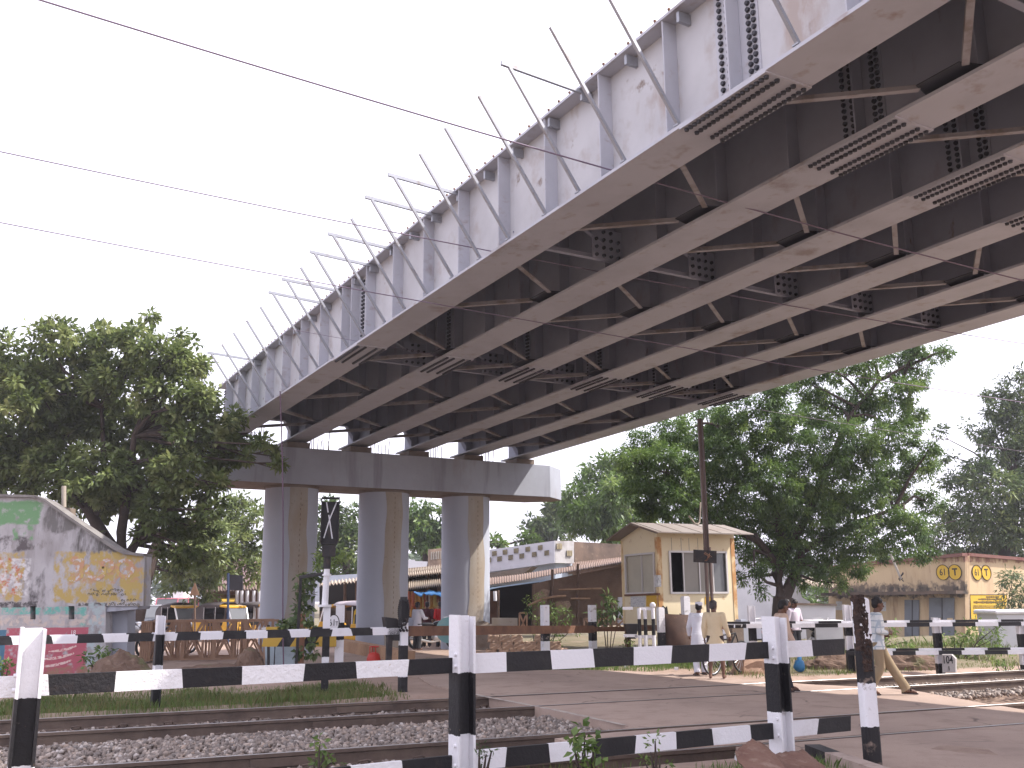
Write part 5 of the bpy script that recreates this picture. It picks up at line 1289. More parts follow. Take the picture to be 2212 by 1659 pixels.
for u in (580, 700): b = MB(); b.bar(D(u, 1350, 22.36), D(u, 1440, 22.36), .05, .05, (0, 1, 0)); b.build('leg', m_soot, hz_)
RP = D(647, 1436, 22.0); b = MB(); b.box((RP.x, RP.y, (D(647, 1326, 22).z - .3) / 2), (.17, .16, D(647, 1326, 22).z + .3), Rz(.25))
o = b.build('rusty_post', m_rust, at=(RP.x, RP.y, 0)); tag(o, 'plain rusty brown post standing in front of the pale blue box', 'post')
# red gas cylinder
GCp = G(807, 1455, -.03); gc = thing('gas_cylinder', 'red gas cylinder standing on the dirt below the middle column', 'gas cylinder', (GCp.x, GCp.y, 0))
m_redp = mat('red_paint', (.42, .035, .025), .45)
b = MB(); h0 = GCp + V3((0, 0, .03)); pr = [(.02, 0), (.15, 0), (.165, .05), (.165, .30), (.13, .40), (.05, .44), (.02, .44)]; n = 20; vs = []
for r, z in pr: vs += [h0 + V3((math.cos(2*PI*i/n)*r, math.sin(2*PI*i/n)*r, z)) for i in range(n)]
b.add(vs, [(j*n+i, j*n+(i+1)%n, (j+1)*n+(i+1)%n, (j+1)*n+i) for j in range(len(pr)-1) for i in range(n)], 0, True); b.build('body', m_redp, gc)
b = MB()
for a in (0.5, 2.1, 3.6, 5.2): b.cyl(h0 + V3((math.cos(a)*.1, math.sin(a)*.1, .4)), h0 + V3((math.cos(a)*.1, math.sin(a)*.1, .56)), .012, n=6)
ringp = [h0 + V3((math.cos(a)*.1, math.sin(a)*.1, .56)) for a in np.linspace(0, 2*PI, 17)]; b.tube(ringp, .014, 6); b.build('collar', m_redp, gc)
# timber beam lying
b = MB(); b.bar(D(735, 1392, 24.6) , D(885, 1420, 22.6), .3, .26); o = b.build('timber_beam', m_wood, at=G(800, 1420)); tag(o, 'long brown timber beam lying on the dirt before the middle column', 'beam')
# block stack
m_block = mat('concrete_block', (.33, .235, .175), .95, layers=[(5, .45, .7, (.26, .18, .13)), (16, .6, .72, (.17, .12, .09))], bump=(14, .5))
SO_ = D(1050, 1412, 29.5); k = 0; random.seed(21); proto = None
for row, (n, du) in enumerate(((7, 0), (6, .10), (5, .05))):
    for j in range(2):
        for i in range(n):
            if row == 2 and (i in (3,) or j == 1): continue
            loc = V3((SO_.x + .16 + i * .345 + du + random.uniform(-.02, .02), SO_.y + .2 + j * .27, -.02 + .095 + row * .20)); 
            if row == 1 and i == n - 1: loc.x += .02
            lab = ('brown concrete block in the bottom course of the stack beside the column', 'brown concrete block in the middle course of the stack beside the column', 'brown concrete block lying on top of the stack beside the column')[row]
            if proto is None: proto = boulder('concrete_block', loc, (.335, .25, .195), lab, 'block', m_block, 3, 0, 'blocks stacked beside the right column'); o = proto
            else:
                o = proto.copy(); COL.objects.link(o); o.location = loc; o['label'] = lab
            o.rotation_euler = (0, 0, random.choice((0, PI)) + random.uniform(-.06, .06))
p = BW(16.3, 29.9, 0); b = MB(); b.ell(p, (.75, .55, .85), nu=22, nv=12)
for i, v in enumerate(b.v): b.v[i] = v + V3((random.uniform(-.06, .06), random.uniform(-.06, .06), random.uniform(-.06, .06)))
o = b.build('rubble_heap', m_rawdk, at=p); tag(o, 'grey rubble heap against the foot of the right column', 'rubble')
# teal round target on the rusty beam
TG = D(969, 1361, 21.6); b = MB(); b.disc(TG, (0, -1, 0), .27, 28, th=.012); b.cyl(TG + V3((0, .0, 0)), TG + V3((0, .12, 0)), .04); o = b.build('round_target', mat('teal_paint', (.13, .25, .25), .6, layers=[(6, .5, .7, (.2, .28, .26))]), at=TG); tag(o, 'teal round metal disc on the rusty beam beside the centre striped post', 'disc')
# braced frames behind the bush
fr = thing('timber_frame', 'low row of braced tan frames behind the feathery bush', 'frame', (D(1250, 1370, 32).x, 32, 0))
for u0, u1, vt, vb in ((1122, 1138, 1324, 1366), (1262, 1290, 1336, 1362), (1292, 1318, 1336, 1362), (1322, 1350, 1337, 1362)):
    b = MB(); a, c, d, e = D(u0, vb, 32), D(u1, vb, 32), D(u1, vt, 32), D(u0, vt, 32)
    for p, q in ((a, e), (c, d), (e, d), (a, c), (a, d), (e, c)): b.bar(p, q, .05, .07, (0, 1, 0))
    b.build('frame', m_tan, fr)
# overhead wires along the tracks (sagging, two tracks)
def wire(ctrl, r, label, s_off):
    """catenary strand parallel to the tracks through surveyed points on the upright plane of a track"""
    o = TW(s_off, 0, 0); P = [WALL(o, TD, u, v) for u, v in ctrl]
    ts = [(p - o).dot(TD) for p in P]; zs = [p.z for p in P]
    c = np.polyfit(ts, zs, 2 if len(P) > 2 else 1)
    pts = [o + TD * t + V3((0, 0, float(np.polyval(c, t)))) for t in np.linspace(min(ts) - 8, max(ts) + 14, 60)]
    b = MB(); b.tube(pts, r, 6); ob = b.build('overhead_wire', m_wire, at=pts[30]); tag(ob, label, 'wire', 'overhead wires along the tracks'); return ob
m_wire = mat('copper_wire', (.17, .13, .18), .5)
wire([(60, 0), (570, 135), (1090, 300), (1500, 425), (2212, 605)], .011, 'topmost overhead wire crossing the sky from the upper left corner', 12.0)
wire([(0, 330), (560, 440), (850, 500), (1400, 610), (1900, 692)], .009, 'second overhead wire from the top running past the prop tubes', 15.8)
wire([(0, 487), (720, 600), (1010, 675), (1500, 760), (2212, 868)], .009, 'overhead wire just below the second one above the big tree', 17.6)
wire([(0, 603), (530, 690), (800, 738), (1400, 850), (2212, 975)], .005, 'lowest faint overhead wire passing through the tree crowns', 22.0)

# spoil heaps
from mathutils import noise as mnoise
def heap(u, v, Y, r, label, seed):
    p = D(u, v, Y); g = float(ground_h(np.array([p.x]), np.array([Y]))[0]); nu, nv = 44, 16; b = MB(); vs = [V3((p.x, Y, g + r[2]))]; fs = []
    for j in range(1, nv + 1):
        for i in range(nu):
            a = 2 * PI * i / nu; e = j / nv; q = V3((math.cos(a) * e * r[0], math.sin(a) * e * r[1], r[2] * (1 - e ** 1.7)))
            n_ = mnoise.fractal(q * 3.2 + V3((seed * 7, 0, 0)), .8, 2.1, 5); q *= 1 + .16 * n_ * e; q.z += .05 * r[2] / .4 * n_ - (.08 if j == nv else 0); vs.append(V3((p.x, Y, g)) + q)
    fs = [(0, 1 + i, 1 + (i + 1) % nu) for i in range(nu)] + [(1 + (j-1)*nu + i, 1 + j*nu + i, 1 + j*nu + (i+1) % nu, 1 + (j-1)*nu + (i+1) % nu) for j in range(1, nv) for i in range(nu)]
    b.add(vs, fs, 0, False); o = b.build('soil_heap', m_heap, at=(p.x, Y, g)); return tag(o, label, 'soil heap')
m_heap = mat('turned_soil', (.135, .088, .064), .95, layers=[(2.2, .42, .7, (.095, .06, .045), 8), (9, .58, .74, (.19, .135, .10), 6), (1.5, .55, .65, (.10, .10, .045), 8)], bump=(16, .9))
heap(262, 1440, 21.8, (.72, .6, .62), 'brown soil heap against the right end of the painted wall', 1)
heap(470, 1440, 22.6, (1.25, .5, .26), 'long low bank of dark soil before the tan shutter panels', 2)
heap(540, 1440, 22.8, (.45, .45, .62), 'steep mound of dark soil beside the pale blue junction box', 3)
heap(1805, 1440, 23.4, (.75, .5, .36), 'brown weedy soil heap on the verge behind the charred gate post', 5)
heap(1955, 1440, 23.2, (1.0, .5, .40), 'long brown soil heap behind the walking man on the right verge', 6)
heap(1085, 1420, 27.5, (.55, .4, .22), 'small orange earth mound near the rubble at the right column', 4)

bag = D(1727, 1440, 22.4); b = MB(); b.ell((bag.x, 22.4, .11), (.13, .11, .14)); b.cyl((bag.x, 22.4, .24), (bag.x + .04, 22.4, .36), .06, .03, 8)
b.v = [v_ + V3((mnoise.noise(v_ * 9) * .03, mnoise.noise(v_ * 9 + V3((5, 0, 0))) * .03, mnoise.noise(v_ * 9 + V3((0, 5, 0))) * .03)) for v_ in b.v]
o = b.build('sack', mat('blue_plastic', (.03, .15, .32), .5), at=(bag.x, 22.4, 0)); tag(o, 'bright blue plastic sack on the grass right of the right striped post', 'sack')
# ================================================================ vegetation
m_bark = mat('bark', (.058, .042, .035), .95, layers=[(4, .45, .7, (.04, .028, .024), 8, (1, 1, .3)), (14, .6, .72, (.12, .09, .07))], bump=(18, .6, (1, 1, .3)))
m_leafA = leaf_mat('broad_leaf', (.072, .10, .035), (.15, .195, .062), (.28, .31, .125), .40)
m_leafB = leaf_mat('neem_leaf', (.045, .082, .028), (.098, .165, .042), (.20, .275, .065), .40)
m_leafC = leaf_mat('far_leaf', (.035, .06, .035), (.07, .105, .05), (.13, .165, .065), .3)
m_leafD = leaf_mat('bush_leaf', (.06, .105, .026), (.115, .185, .045), (.22, .28, .085), .42)
m_leafE = leaf_mat('dark_leaf', (.042, .066, .028), (.08, .122, .044), (.17, .215, .07), .36)
m_grass = leaf_mat('grass_blade', (.22, .18, .085), (.105, .145, .038), (.14, .22, .055), .38)

def leafcloud(C, outw, per, cr, L, W, droop=.25, radial=.8, tint=None, rng=RNG):
    """C (k,3) clump centres, per leaves each"""
    k = len(C); n = k * per
    c = np.repeat(C, per, 0); o = np.repeat(outw, per, 0)
    rv = rng.normal(size=(n, 3)); rv /= np.linalg.norm(rv, axis=1)[:, None]
    crr = np.repeat(cr * rng.uniform(.6, 1.3, k), per)[:, None] if np.isscalar(cr) else np.repeat(cr, per)[:, None]
    pos = c + rv * crr * rng.uniform(.15, 1, (n, 1)) * np.array([1, 1, .75])
    d = rv * radial + o * .35 + rng.normal(size=(n, 3)) * .35; d[:, 2] -= droop
    d /= np.linalg.norm(d, axis=1)[:, None]
    s = np.cross(d, rng.normal(size=(n, 3)) * .5 + np.array([0, 0, 1.0])); s /= np.linalg.norm(s, axis=1)[:, None] + 1e-9
    l = L * rng.uniform(.6, 1.25, (n, 1)); w = W * rng.uniform(.7, 1.2, (n, 1)); up = np.cross(s, d)
    v = np.stack([pos, pos + d * l * .45 + s * w * .5 + up * w * .12, pos + d * l - up * l * .12, pos + d * l * .45 - s * w * .5 + up * w * .12], 1)
    f = np.arange(n * 4).reshape(n, 4)
    if tint is None: tint = rng.normal(.45, .2, k)
    t = np.clip(np.repeat(tint, per) + rng.normal(0, .10, n), 0, 1)
    return v.reshape(-1, 3), f, t
def ball_points(blobs, dens, rng=RNG, hollow=.35, flat=.85):
    C, O = [], []
    for c, r in blobs:
        n = max(3, int(dens * r ** 2.2)); v = rng.normal(size=(n, 3)); v /= np.linalg.norm(v, axis=1)[:, None]
        rad = r * (hollow + (1 - hollow) * rng.uniform(0, 1, (n, 1)) ** .6) * rng.uniform(.85, 1.12, (n, 1))
        C.append(np.array(c[:]) + v * rad * np.array([1, 1, flat])); O.append(v)
    return np.concatenate(C), np.concatenate(O)
def px_blobs(lst, Y, dy=1.2, seed=1, k=1.0):
    r_ = random.Random(seed); out = []
    for q in lst:
        u, v, r = q[:3]; y = Y + (q[3] if len(q) > 3 else r_.uniform(-dy, dy)); out.append((D(u, v, y), r * y / FPX * k))
    return out
def join(ps):
    off = 0; a, b, c = [], [], []
    for co, f, t in ps: a.append(co); b.append(f + off); c.append(t); off += len(co)
    return np.concatenate(a), np.concatenate(b), np.concatenate(c)
def tree(label, blobs, trunk, dens, per, cr, L, W, m, droop=.25, radial=.8, group=None, limbs=True, name='tree', tr=.2, seed=1, hollow=.35, cat='tree', tb=(.45, .2)):
    """trunk: list of polylines ([points],[radii]); limbs run from the last trunk points to the blobs"""
    rng = np.random.default_rng(seed); rr = random.Random(seed)
    base = trunk[0][0][0]; t = thing(name, label, cat, (base[0], base[1], base[2]), group)
    b = MB()
    for pts, rad in trunk: b.tube(pts, rad, 10)
    forks = [V3(a).lerp(V3(c), f) for p in trunk for a, c in zip(p[0][:-1], p[0][1:]) for f in (.5, 1.0)]; forks = forks[2:] or forks
    if limbs:
        for c, r in blobs:
            f = min(forks, key=lambda q: (q - c).length); mid = f.lerp(c, .5) + V3((rr.uniform(-.3, .3), rr.uniform(-.3, .3), rr.uniform(-.1, .45)))
            b.tube([f, f.lerp(mid, .6) + V3((rr.uniform(-.15, .15), rr.uniform(-.15, .15), rr.uniform(-.12, .12))), mid, c], [tr * .34, tr * .26, tr * .2, tr * .08], 6)
            for _ in range(3):
                e = c + V3((rr.gauss(0, 1), rr.gauss(0, 1), rr.gauss(.3, 1))).normalized() * r * .8; b.tube([c.lerp(mid, .25), e], [tr * .10, tr * .04], 5)
    b.build('trunk', m_bark, t)
    C, O = ball_points(blobs, dens, rng, hollow)
    tint = np.clip(rng.normal(tb[0], tb[1], len(C)) + .10 * np.sin(C[:, 0] * 1.7) * np.cos(C[:, 2] * 1.9), 0, 1)
    co, f, tt = leafcloud(C, O, per, cr, L, W, droop, radial, tint, rng)
    npmesh('crown', co, f, m, tt, t, o=ORG[t][:]); return t
# ---- the big broad-leaved tree on the left
YT = 26.3
bl = px_blobs([(30, 775, 70), (110, 730, 55), (195, 738, 62), (285, 735, 50), (345, 770, 60), (405, 775, 42), (375, 725, 22), (322, 683, 13), (440, 790, 25), (60, 850, 85), (165, 830, 90), (270, 820, 85), (365, 850, 75), (430, 870, 48),
   (465, 855, 22), (45, 945, 95), (150, 930, 95), (255, 920, 85), (345, 945, 80), (420, 940, 60), (470, 925, 35), (505, 905, 30), (500, 950, 30), (545, 945, 26), (585, 985, 20), (560, 960, 14), (530, 985, 18), (40, 1035, 55), (120, 1030, 85), (215, 1025, 80), (310, 1030, 80),
   (395, 1020, 62), (450, 1000, 45), (480, 985, 30), (430, 1065, 42), (350, 1100, 55), (270, 1095, 55), (200, 1095, 35), (150, 1110, 22), (400, 1120, 42), (355, 1150, 38), (310, 1150, 25), (-60, 850, 110), (-60, 980, 110), (205, 1160, 20), (230, 1060, 40), (500, 985, 22), (470, 1045, 28), (455, 1100, 26), (440, 1145, 26), (410, 1180, 26), (390, 1205, 22), (350, 1195, 20), (600, 1005, 12), (450, 1205, 22)], YT, 1.5, 4)
q = lambda u, v, y=YT: D(u, v, y)
tree('large broad-leaved tree with rosette foliage overhanging the left end of the bridge', bl,
     [([q(262, 1420), q(262, 1300), q(263, 1215)], [.30, .26, .24]), ([q(262, 1218), q(225, 1160), q(190, 1100), q(150, 1050, YT + .5), q(100, 960, YT + .8)], [.22, .17, .14, .12, .08]),
      ([q(263, 1218), q(262, 1150), q(275, 1060, YT - .4), q(290, 940, YT - .5)], [.17, .13, .11, .07]), ([q(268, 1215), q(292, 1175), q(297, 1150)], [.15, .11, .06]), ([q(218, 1152), q(205, 1115), q(225, 1020), q(220, 880)], [.1, .1, .08, .05])],
     62, 38, .20, .20, .095, m_leafA, .22, .9, seed=5, hollow=.3)
# ---- trees behind it along the side street
bl = px_blobs([(470, 1120, 60), (530, 1110, 50), (420, 1150, 55), (390, 1200, 45), (480, 1180, 65), (545, 1175, 45), (520, 1225, 45), (450, 1230, 50), (400, 1240, 38), (360, 1225, 30), (555, 1235, 30), (440, 1275, 30), (375, 1262, 25), (560, 1130, 40)], 44, 2, 6)
tree('leafy street tree with a leaning dark trunk standing beyond the large left tree', bl, [([D(290, 1340, 42), D(312, 1250, 42), D(330, 1200, 42), D(350, 1150, 42)], [.4, .32, .26, .2])], 30, 30, .3, .26, .11, m_leafA, .2, .9, seed=8)
bl = px_blobs([(720, 1120, 45), (760, 1130, 40), (740, 1170, 45), (715, 1200, 35), (765, 1190, 35), (750, 1235, 30), (700, 1160, 25), (690, 1230, 20)], 56, 1.5, 9)
tree('dark tree seen between the left and middle columns', bl, [([D(750, 1330, 56), D(748, 1200, 56)], [.25, .2])], 14, 40, .5, .4, .15, m_leafE, .3, .8, seed=9)
bl = px_blobs([(900, 1110, 45), (940, 1120, 45), (920, 1160, 45), (890, 1150, 35), (955, 1165, 35), (935, 1195, 25)], 62, 1.5, 10)
tree('dense hanging-leaved tree seen between the middle and right columns', bl, [([D(920, 1330, 62), D(920, 1180, 62)], [.25, .2])], 14, 44, .5, .4, .14, m_leafB, .6, .6, seed=10)
# behind the houses, middle
bl = px_blobs([(1180, 1130, 38), (1215, 1105, 38), (1160, 1155, 25), (1200, 1150, 35)], 78, 2, 11)
tree('dark rounded tree rising behind the parapet house', bl, [([D(1190, 1300, 78), D(1190, 1160, 78)], [.3, .2])], 8, 60, .7, .5, .2, m_leafE, .3, .8, seed=11)
bl = px_blobs([(1250, 1060, 45), (1300, 1020, 45), (1345, 1000, 42), (1275, 1105, 50), (1330, 1075, 55), (1240, 1110, 30), (1310, 1130, 45), (1370, 1060, 50), (1255, 1150, 30), (1375, 1115, 45), (1345, 1150, 30)], 58, 2, 12)
tree('pale green feathery tree behind the parapet house and the cabin roof', bl, [([D(1310, 1320, 58), D(1310, 1150, 58)], [.35, .25])], 14, 50, .55, .38, .13, m_leafD, .4, .7, seed=12)
bl = px_blobs([(1075, 1175, 14), (1062, 1168, 10), (1150, 1165, 16), (1125, 1170, 8)], 60, .5, 13)
tree('small leafy treetop peeping over the white parapet', bl, [([D(1075, 1300, 60), D(1075, 1180, 60)], [.12, .08])], 30, 34, .35, .4, .14, m_leafD, .2, .8, seed=13)
# ---- the large neem on the right
YN = 33.5
bl = px_blobs([(1370, 1000, 42), (1400, 960, 50), (1465, 935, 55), (1530, 915, 55), (1590, 890, 50), (1660, 855, 50), (1735, 825, 45), (1800, 800, 42), (1875, 790, 45), (1940, 785, 42), (1985, 765, 32), (2030, 765, 25), (2045, 760, 16),
   (1440, 1010, 70), (1520, 990, 75), (1600, 970, 78), (1690, 930, 78), (1780, 890, 72), (1870, 865, 60), (1945, 845, 48), (1990, 815, 28), (1395, 1065, 55), (1470, 1080, 70), (1560, 1070, 80), (1660, 1045, 85), (1760, 1010, 82), (1850, 970, 78), (1930, 930, 60), (1975, 900, 36),
   (1545, 1140, 55), (1640, 1130, 78), (1740, 1110, 85), (1840, 1080, 80), (1920, 1040, 66), (1985, 1000, 45), (2015, 960, 25), (1690, 1195, 60), (1790, 1185, 65), (1880, 1160, 62), (1955, 1130, 55), (2005, 1085, 36), (1610, 1195, 30), (1630, 1230, 25), (1720, 1230, 35), (1790, 1235, 32), (1850, 1225, 30), (1600, 1250, 16), (1640, 1275, 14), (1740, 1262, 12), (1830, 1262, 14), (2000, 1200, 22), (1955, 1190, 28), (1410, 1110, 35)], YN, 1.6, 14)
q = lambda u, v, y=YN: D(u, v, y)
tree('large feathery neem tree with forked dark trunk spreading behind the cabin', bl,
     [([q(1688, 1420), q(1690, 1330), q(1692, 1290)], [.42, .36, .34]), ([q(1690, 1292), q(1678, 1240), q(1690, 1200), q(1740, 1120), q(1800, 980), q(1850, 880)], [.26, .2, .18, .15, .12, .07]), ([q(1694, 1292), q(1715, 1245), q(1730, 1190), q(1850, 1130), q(1930, 1100)], [.22, .17, .14, .10, .06]),
      ([q(1685, 1230), q(1640, 1170), q(1560, 1130), q(1480, 1090)], [.15, .12, .1, .06]), ([q(1695, 1195), q(1670, 1080), q(1600, 980), q(1570, 940)], [.15, .12, .1, .06]), ([q(1790, 1000), q(1835, 900), q(1900, 820), q(1960, 790)], [.1, .08, .06, .04])],
     66, 72, .28, .135, .045, m_leafB, .45, .7, seed=15, hollow=.2)
# ---- darker trees at the far right
bl = px_blobs([(2205, 830, 45), (2160, 880, 45), (2215, 900, 60), (2120, 930, 32), (2165, 965, 55), (2230, 990, 70), (2110, 1020, 40), (2070, 1050, 38), (2160, 1050, 65), (2230, 1090, 70), (2090, 1110, 55), (2150, 1140, 60), (2040, 1120, 38), (2030, 1170, 36), (2090, 1180, 50), (2160, 1190, 50), (2220, 1180, 55), (2045, 985, 20), (2030, 940, 16), (2130, 860, 22), (2000, 1140, 30), (1985, 1190, 28), (2280, 900, 80), (2290, 1050, 90)], 50, 2, 16)
tree('tall dark tree with pale top at the right edge behind the yellow building', bl, [([D(2170, 1330, 50), D(2175, 1200, 50), D(2195, 1050, 50)], [.5, .4, .25])], 24, 40, .42, .28, .09, m_leafE, .35, .75, seed=16, tb=(.5, .25))
bl = px_blobs([(1860, 1225, 30), (1930, 1215, 35), (1990, 1215, 30), (2060, 1205, 30), (1780, 1270, 26), (1770, 1300, 20), (1800, 1290, 20), (1745, 1290, 14)], 56, 1, 17)
tree('low green trees behind the roof of the yellow building', bl, [([D(1930, 1330, 56), D(1930, 1240, 56)], [.2, .15])], 14, 40, .45, .3, .1, m_leafD, .3, .8, seed=17)
# distant wood closing the street and the horizon
rngw = np.random.default_rng(30)
C = []; 
for i in range(420):
    u = rngw.uniform(-300, 2600); Y = rngw.uniform(120, 170); p = D(u, 1300, Y); C.append((p.x, Y, rngw.uniform(1.5, 6.5)))
C = np.array(C); co, f, tt = leafcloud(C, np.zeros_like(C), 70, 2.6, 1.5, .7, .2, .8, None, rngw)
o = npmesh('distant_wood', co, f, m_leafC, tt); tag(o, 'distant line of grey green trees along the horizon behind the street', 'wood', kind='stuff')

# ---- bushes and weeds
def bush(label, blobs, dens, per, cr, L, W, m, name='bush', droop=.1, radial=.8, seed=1, stems=True, cat='bush', tb=(.5, .2), group=None):
    rng = np.random.default_rng(seed); z = min(c.z for c, r in blobs)
    base = blobs[0][0]; gz = float(ground_h(np.array([base.x]), np.array([base.y]))[0])
    t = thing(name, label, cat, (base.x, base.y, gz), group)
    if stems:
        b = MB()
        for c, r in blobs: b.tube([V3((base.x + (c.x - base.x) * .25, base.y, gz - .05)), V3((base.x + (c.x-base.x)*.6, base.y, (gz + c.z) / 2)), c], [.018, .014, .006], 5)
        b.build('stem', m_bark, t)
    C, O = ball_points(blobs, dens, rng, .2, 1.0)
    co, f, tt = leafcloud(C, O, per, cr, L, W, droop, radial, np.clip(rng.normal(tb[0], tb[1], len(C)), 0, 1), rng)
    npmesh('foliage', co, f, m, tt, t, o=ORG[t][:]); return t
PX = px_blobs
bush('feathery green shrub with compound leaves growing before the matting shed', PX([(1160, 1300, 22), (1185, 1310, 24), (1145, 1325, 14), (1205, 1335, 26), (1175, 1345, 24), (1225, 1330, 20), (1235, 1360, 20), (1200, 1370, 24), (1165, 1378, 18), (1215, 1395, 22), (1190, 1400, 20)], 30, .4, 2), 70, 14, .14, .10, .04, m_leafD, droop=.25, seed=41)
bush('dark glossy shrub at the left corner of the cream cabin', PX([(1310, 1295, 18), (1298, 1315, 20), (1325, 1312, 18), (1335, 1330, 12), (1300, 1335, 14)], 31, .4, 3), 60, 12, .16, .22, .11, m_leafE, droop=.2, seed=42)
bush('yellow green weed beside the pipe wicket gate', PX([(1362, 1378, 12), (1352, 1395, 16), (1370, 1398, 15), (1345, 1408, 12), (1378, 1410, 12)], 26.5, .2, 4), 110, 12, .10, .08, .03, m_leafD, droop=.0, seed=43, tb=(.8, .15))
bush('feathery pale sapling against the right side of the yellow building', PX([(2165, 1262, 18), (2185, 1250, 24), (2205, 1270, 26), (2175, 1290, 24), (2200, 1310, 28), (2165, 1315, 16), (2190, 1235, 14), (2225, 1300, 30)], 38, .5, 5), 34, 26, .3, .20, .05, m_leafC, droop=.3, seed=44, tb=(.75, .15))
bush('low scrub of broad weeds at the door of the yellow building', PX([(1885, 1372, 16), (1910, 1372, 16), (1935, 1362, 14), (1925, 1385, 16), (1960, 1385, 16), (1900, 1395, 14)], 26.5, .5, 6), 90, 12, .13, .12, .05, m_leafD, droop=.0, seed=45, tb=(.7, .2))
bush('tangle of pale green scrub left of the white cabinet', PX([(2060, 1375, 22), (2090, 1365, 26), (2120, 1360, 28), (2145, 1380, 26), (2105, 1388, 24), (2075, 1395, 20), (2040, 1388, 16), (2140, 1405, 20), (2155, 1352, 16)], 26, .6, 7), 80, 14, .15, .12, .05, m_leafD, droop=.0, seed=46, tb=(.55, .25))
bush('bright green scrub at the right edge under the striped rail', PX([(2170, 1425, 18), (2195, 1430, 22), (2150, 1432, 14), (2215, 1420, 22), (2180, 1445, 16)], 23, .4, 8), 90, 14, .12, .10, .035, m_leafD, droop=-.1, seed=47, tb=(.7, .2))
bush('broad-leaved weeds growing at the foot of the painted wall', PX([(215, 1405, 14), (235, 1412, 16), (225, 1430, 16), (200, 1435, 14), (188, 1420, 10), (245, 1430, 10)], 22.6, .3, 9), 70, 9, .12, .14, .07, m_leafD, droop=.2, seed=48, tb=(.25, .15))
bush('small green weed beside the left striped post', PX([(8, 1435, 10), (18, 1440, 9), (2, 1450, 10)], 20, .2, 9), 90, 9, .1, .12, .05, m_leafD, droop=.1, seed=49)
# climbing plant on the signal bracket
vb = PX([(655, 1245, 12), (675, 1243, 12), (692, 1248, 9), (650, 1262, 13), (668, 1265, 16), (648, 1285, 13), (665, 1290, 14), (645, 1310, 13), (662, 1315, 14), (642, 1335, 14), (658, 1340, 14), (630, 1345, 12), (615, 1352, 10), (645, 1360, 12), (620, 1362, 9), (670, 1365, 10), (668, 1395, 12), (655, 1410, 12), (675, 1415, 10)], 19.9, .2, 10)
bush('dark creeper hanging from the bracket of the signal mast', vb, 260, 11, .10, .12, .08, m_leafE, name='creeper', droop=.6, seed=50, stems=False, cat='creeper', tb=(.6, .2))
b = MB(); b.bar(D(648, 1247, 19.6), D(706, 1238, 19.3), .06, .06); b.bar(D(650, 1247, 19.6), D(640, 1440, 19.7), .05, .05, (0, 1, 0)); b.build('bracket', m_soot, sg)
bush('light green leafy sprig around the neck of the signal head', PX([(690, 1195, 10), (685, 1215, 10), (725, 1195, 11), (735, 1205, 12), (745, 1200, 9), (722, 1220, 11), (695, 1228, 9), (715, 1232, 9)], 20.6, .2, 11), 110, 10, .11, .10, .06, m_leafD, droop=.1, seed=51, stems=False, tb=(.75, .15))
# weeds at the foot of the near fence
bush('broad-leaved weed in front of the lower striped board', PX([(1262, 1590, 26), (1285, 1600, 20), (1258, 1625, 30), (1290, 1635, 24), (1248, 1655, 26), (1280, 1665, 24), (1238, 1600, 12)], 8.9, .1, 12), 330, 5, .05, .085, .06, m_leafD, name='weed', cat='weed', droop=.15, seed=52, tb=(.5, .2))
bush('thin twiggy weed with narrow leaves before the lower white stripe', PX([(1415, 1600, 18), (1405, 1625, 20), (1425, 1640, 22), (1395, 1650, 20), (1440, 1655, 16)], 9.1, .1, 13), 160, 5, .05, .05, .022, m_leafD, name='weed', cat='weed', droop=.0, seed=53)
bush('small climbing weed against the near rail left of the centre post', PX([(690, 1610, 14), (700, 1625, 18), (716, 1632, 16), (680, 1640, 18), (705, 1655, 24), (730, 1662, 18), (675, 1665, 22)], 8.9, .1, 14), 220, 5, .045, .06, .04, m_leafD, name='weed', cat='weed', droop=.1, seed=54)
bush('dry reddish twig weed beside the centre striped post', PX([(1035, 1615, 12), (1050, 1630, 14), (1040, 1650, 16), (1062, 1622, 8)], 8.8, .06, 15), 160, 4, .04, .05, .014, m_leafE, name='weed', cat='weed', droop=-.2, seed=55, tb=(.2, .1))

def blades(n, region, h, w, m, seed, tb=(.6, .25), cond=None):
    """region (p0,p1,t0,t1) in track coordinates; each blade a bent two-part strip"""
    rng = np.random.default_rng(seed); p = rng.uniform(region[0], region[1], n); t = rng.uniform(region[2], region[3], n)
    x = t * TD.x + p * TN.x; y = t * TD.y + p * TN.y
    keep = ~poly_in(road_poly, x, y)
    dn = .5 + .5 * np.sin(x * 2.7 + 1.3 * np.sin(y * 2.1)) * np.cos(y * 2.3 + seed); keep &= rng.uniform(0, 1, n) < .25 + .9 * dn
    if cond is not None: keep &= cond(x, y, p, t)
    x, y = x[keep], y[keep]; k = len(x); z = ground_h(x, y) - .01; dn = dn[keep]
    H = h * rng.uniform(.35, 1.25, k) * (.5 + .8 * dn); a = rng.uniform(0, 2 * PI, k); le = rng.uniform(.05, .6, k) * H; b_ = rng.uniform(0, 2 * PI, k)
    W = w * rng.uniform(.6, 1.4, k)
    base = np.stack([x, y, z], 1); sx = np.stack([np.cos(a) * W, np.sin(a) * W, 0 * W], 1)
    tip = base + np.stack([np.cos(b_) * le, np.sin(b_) * le, H], 1); mid = base + np.stack([np.cos(b_) * le * .3, np.sin(b_) * le * .3, H * .6], 1)
    v = np.stack([base - sx, base + sx, mid + sx * .7, tip, mid - sx * .7], 1); f = np.arange(k * 5).reshape(k, 5)
    tint = np.clip(rng.normal(tb[0], tb[1], k), 0, 1)
    return v.reshape(-1, 3), f, tint
def grass(label, sets, m=m_grass):
    co, f, t = join(sets); o = npmesh('grass', co, f, m, t); return tag(o, label, 'grass', kind='stuff')
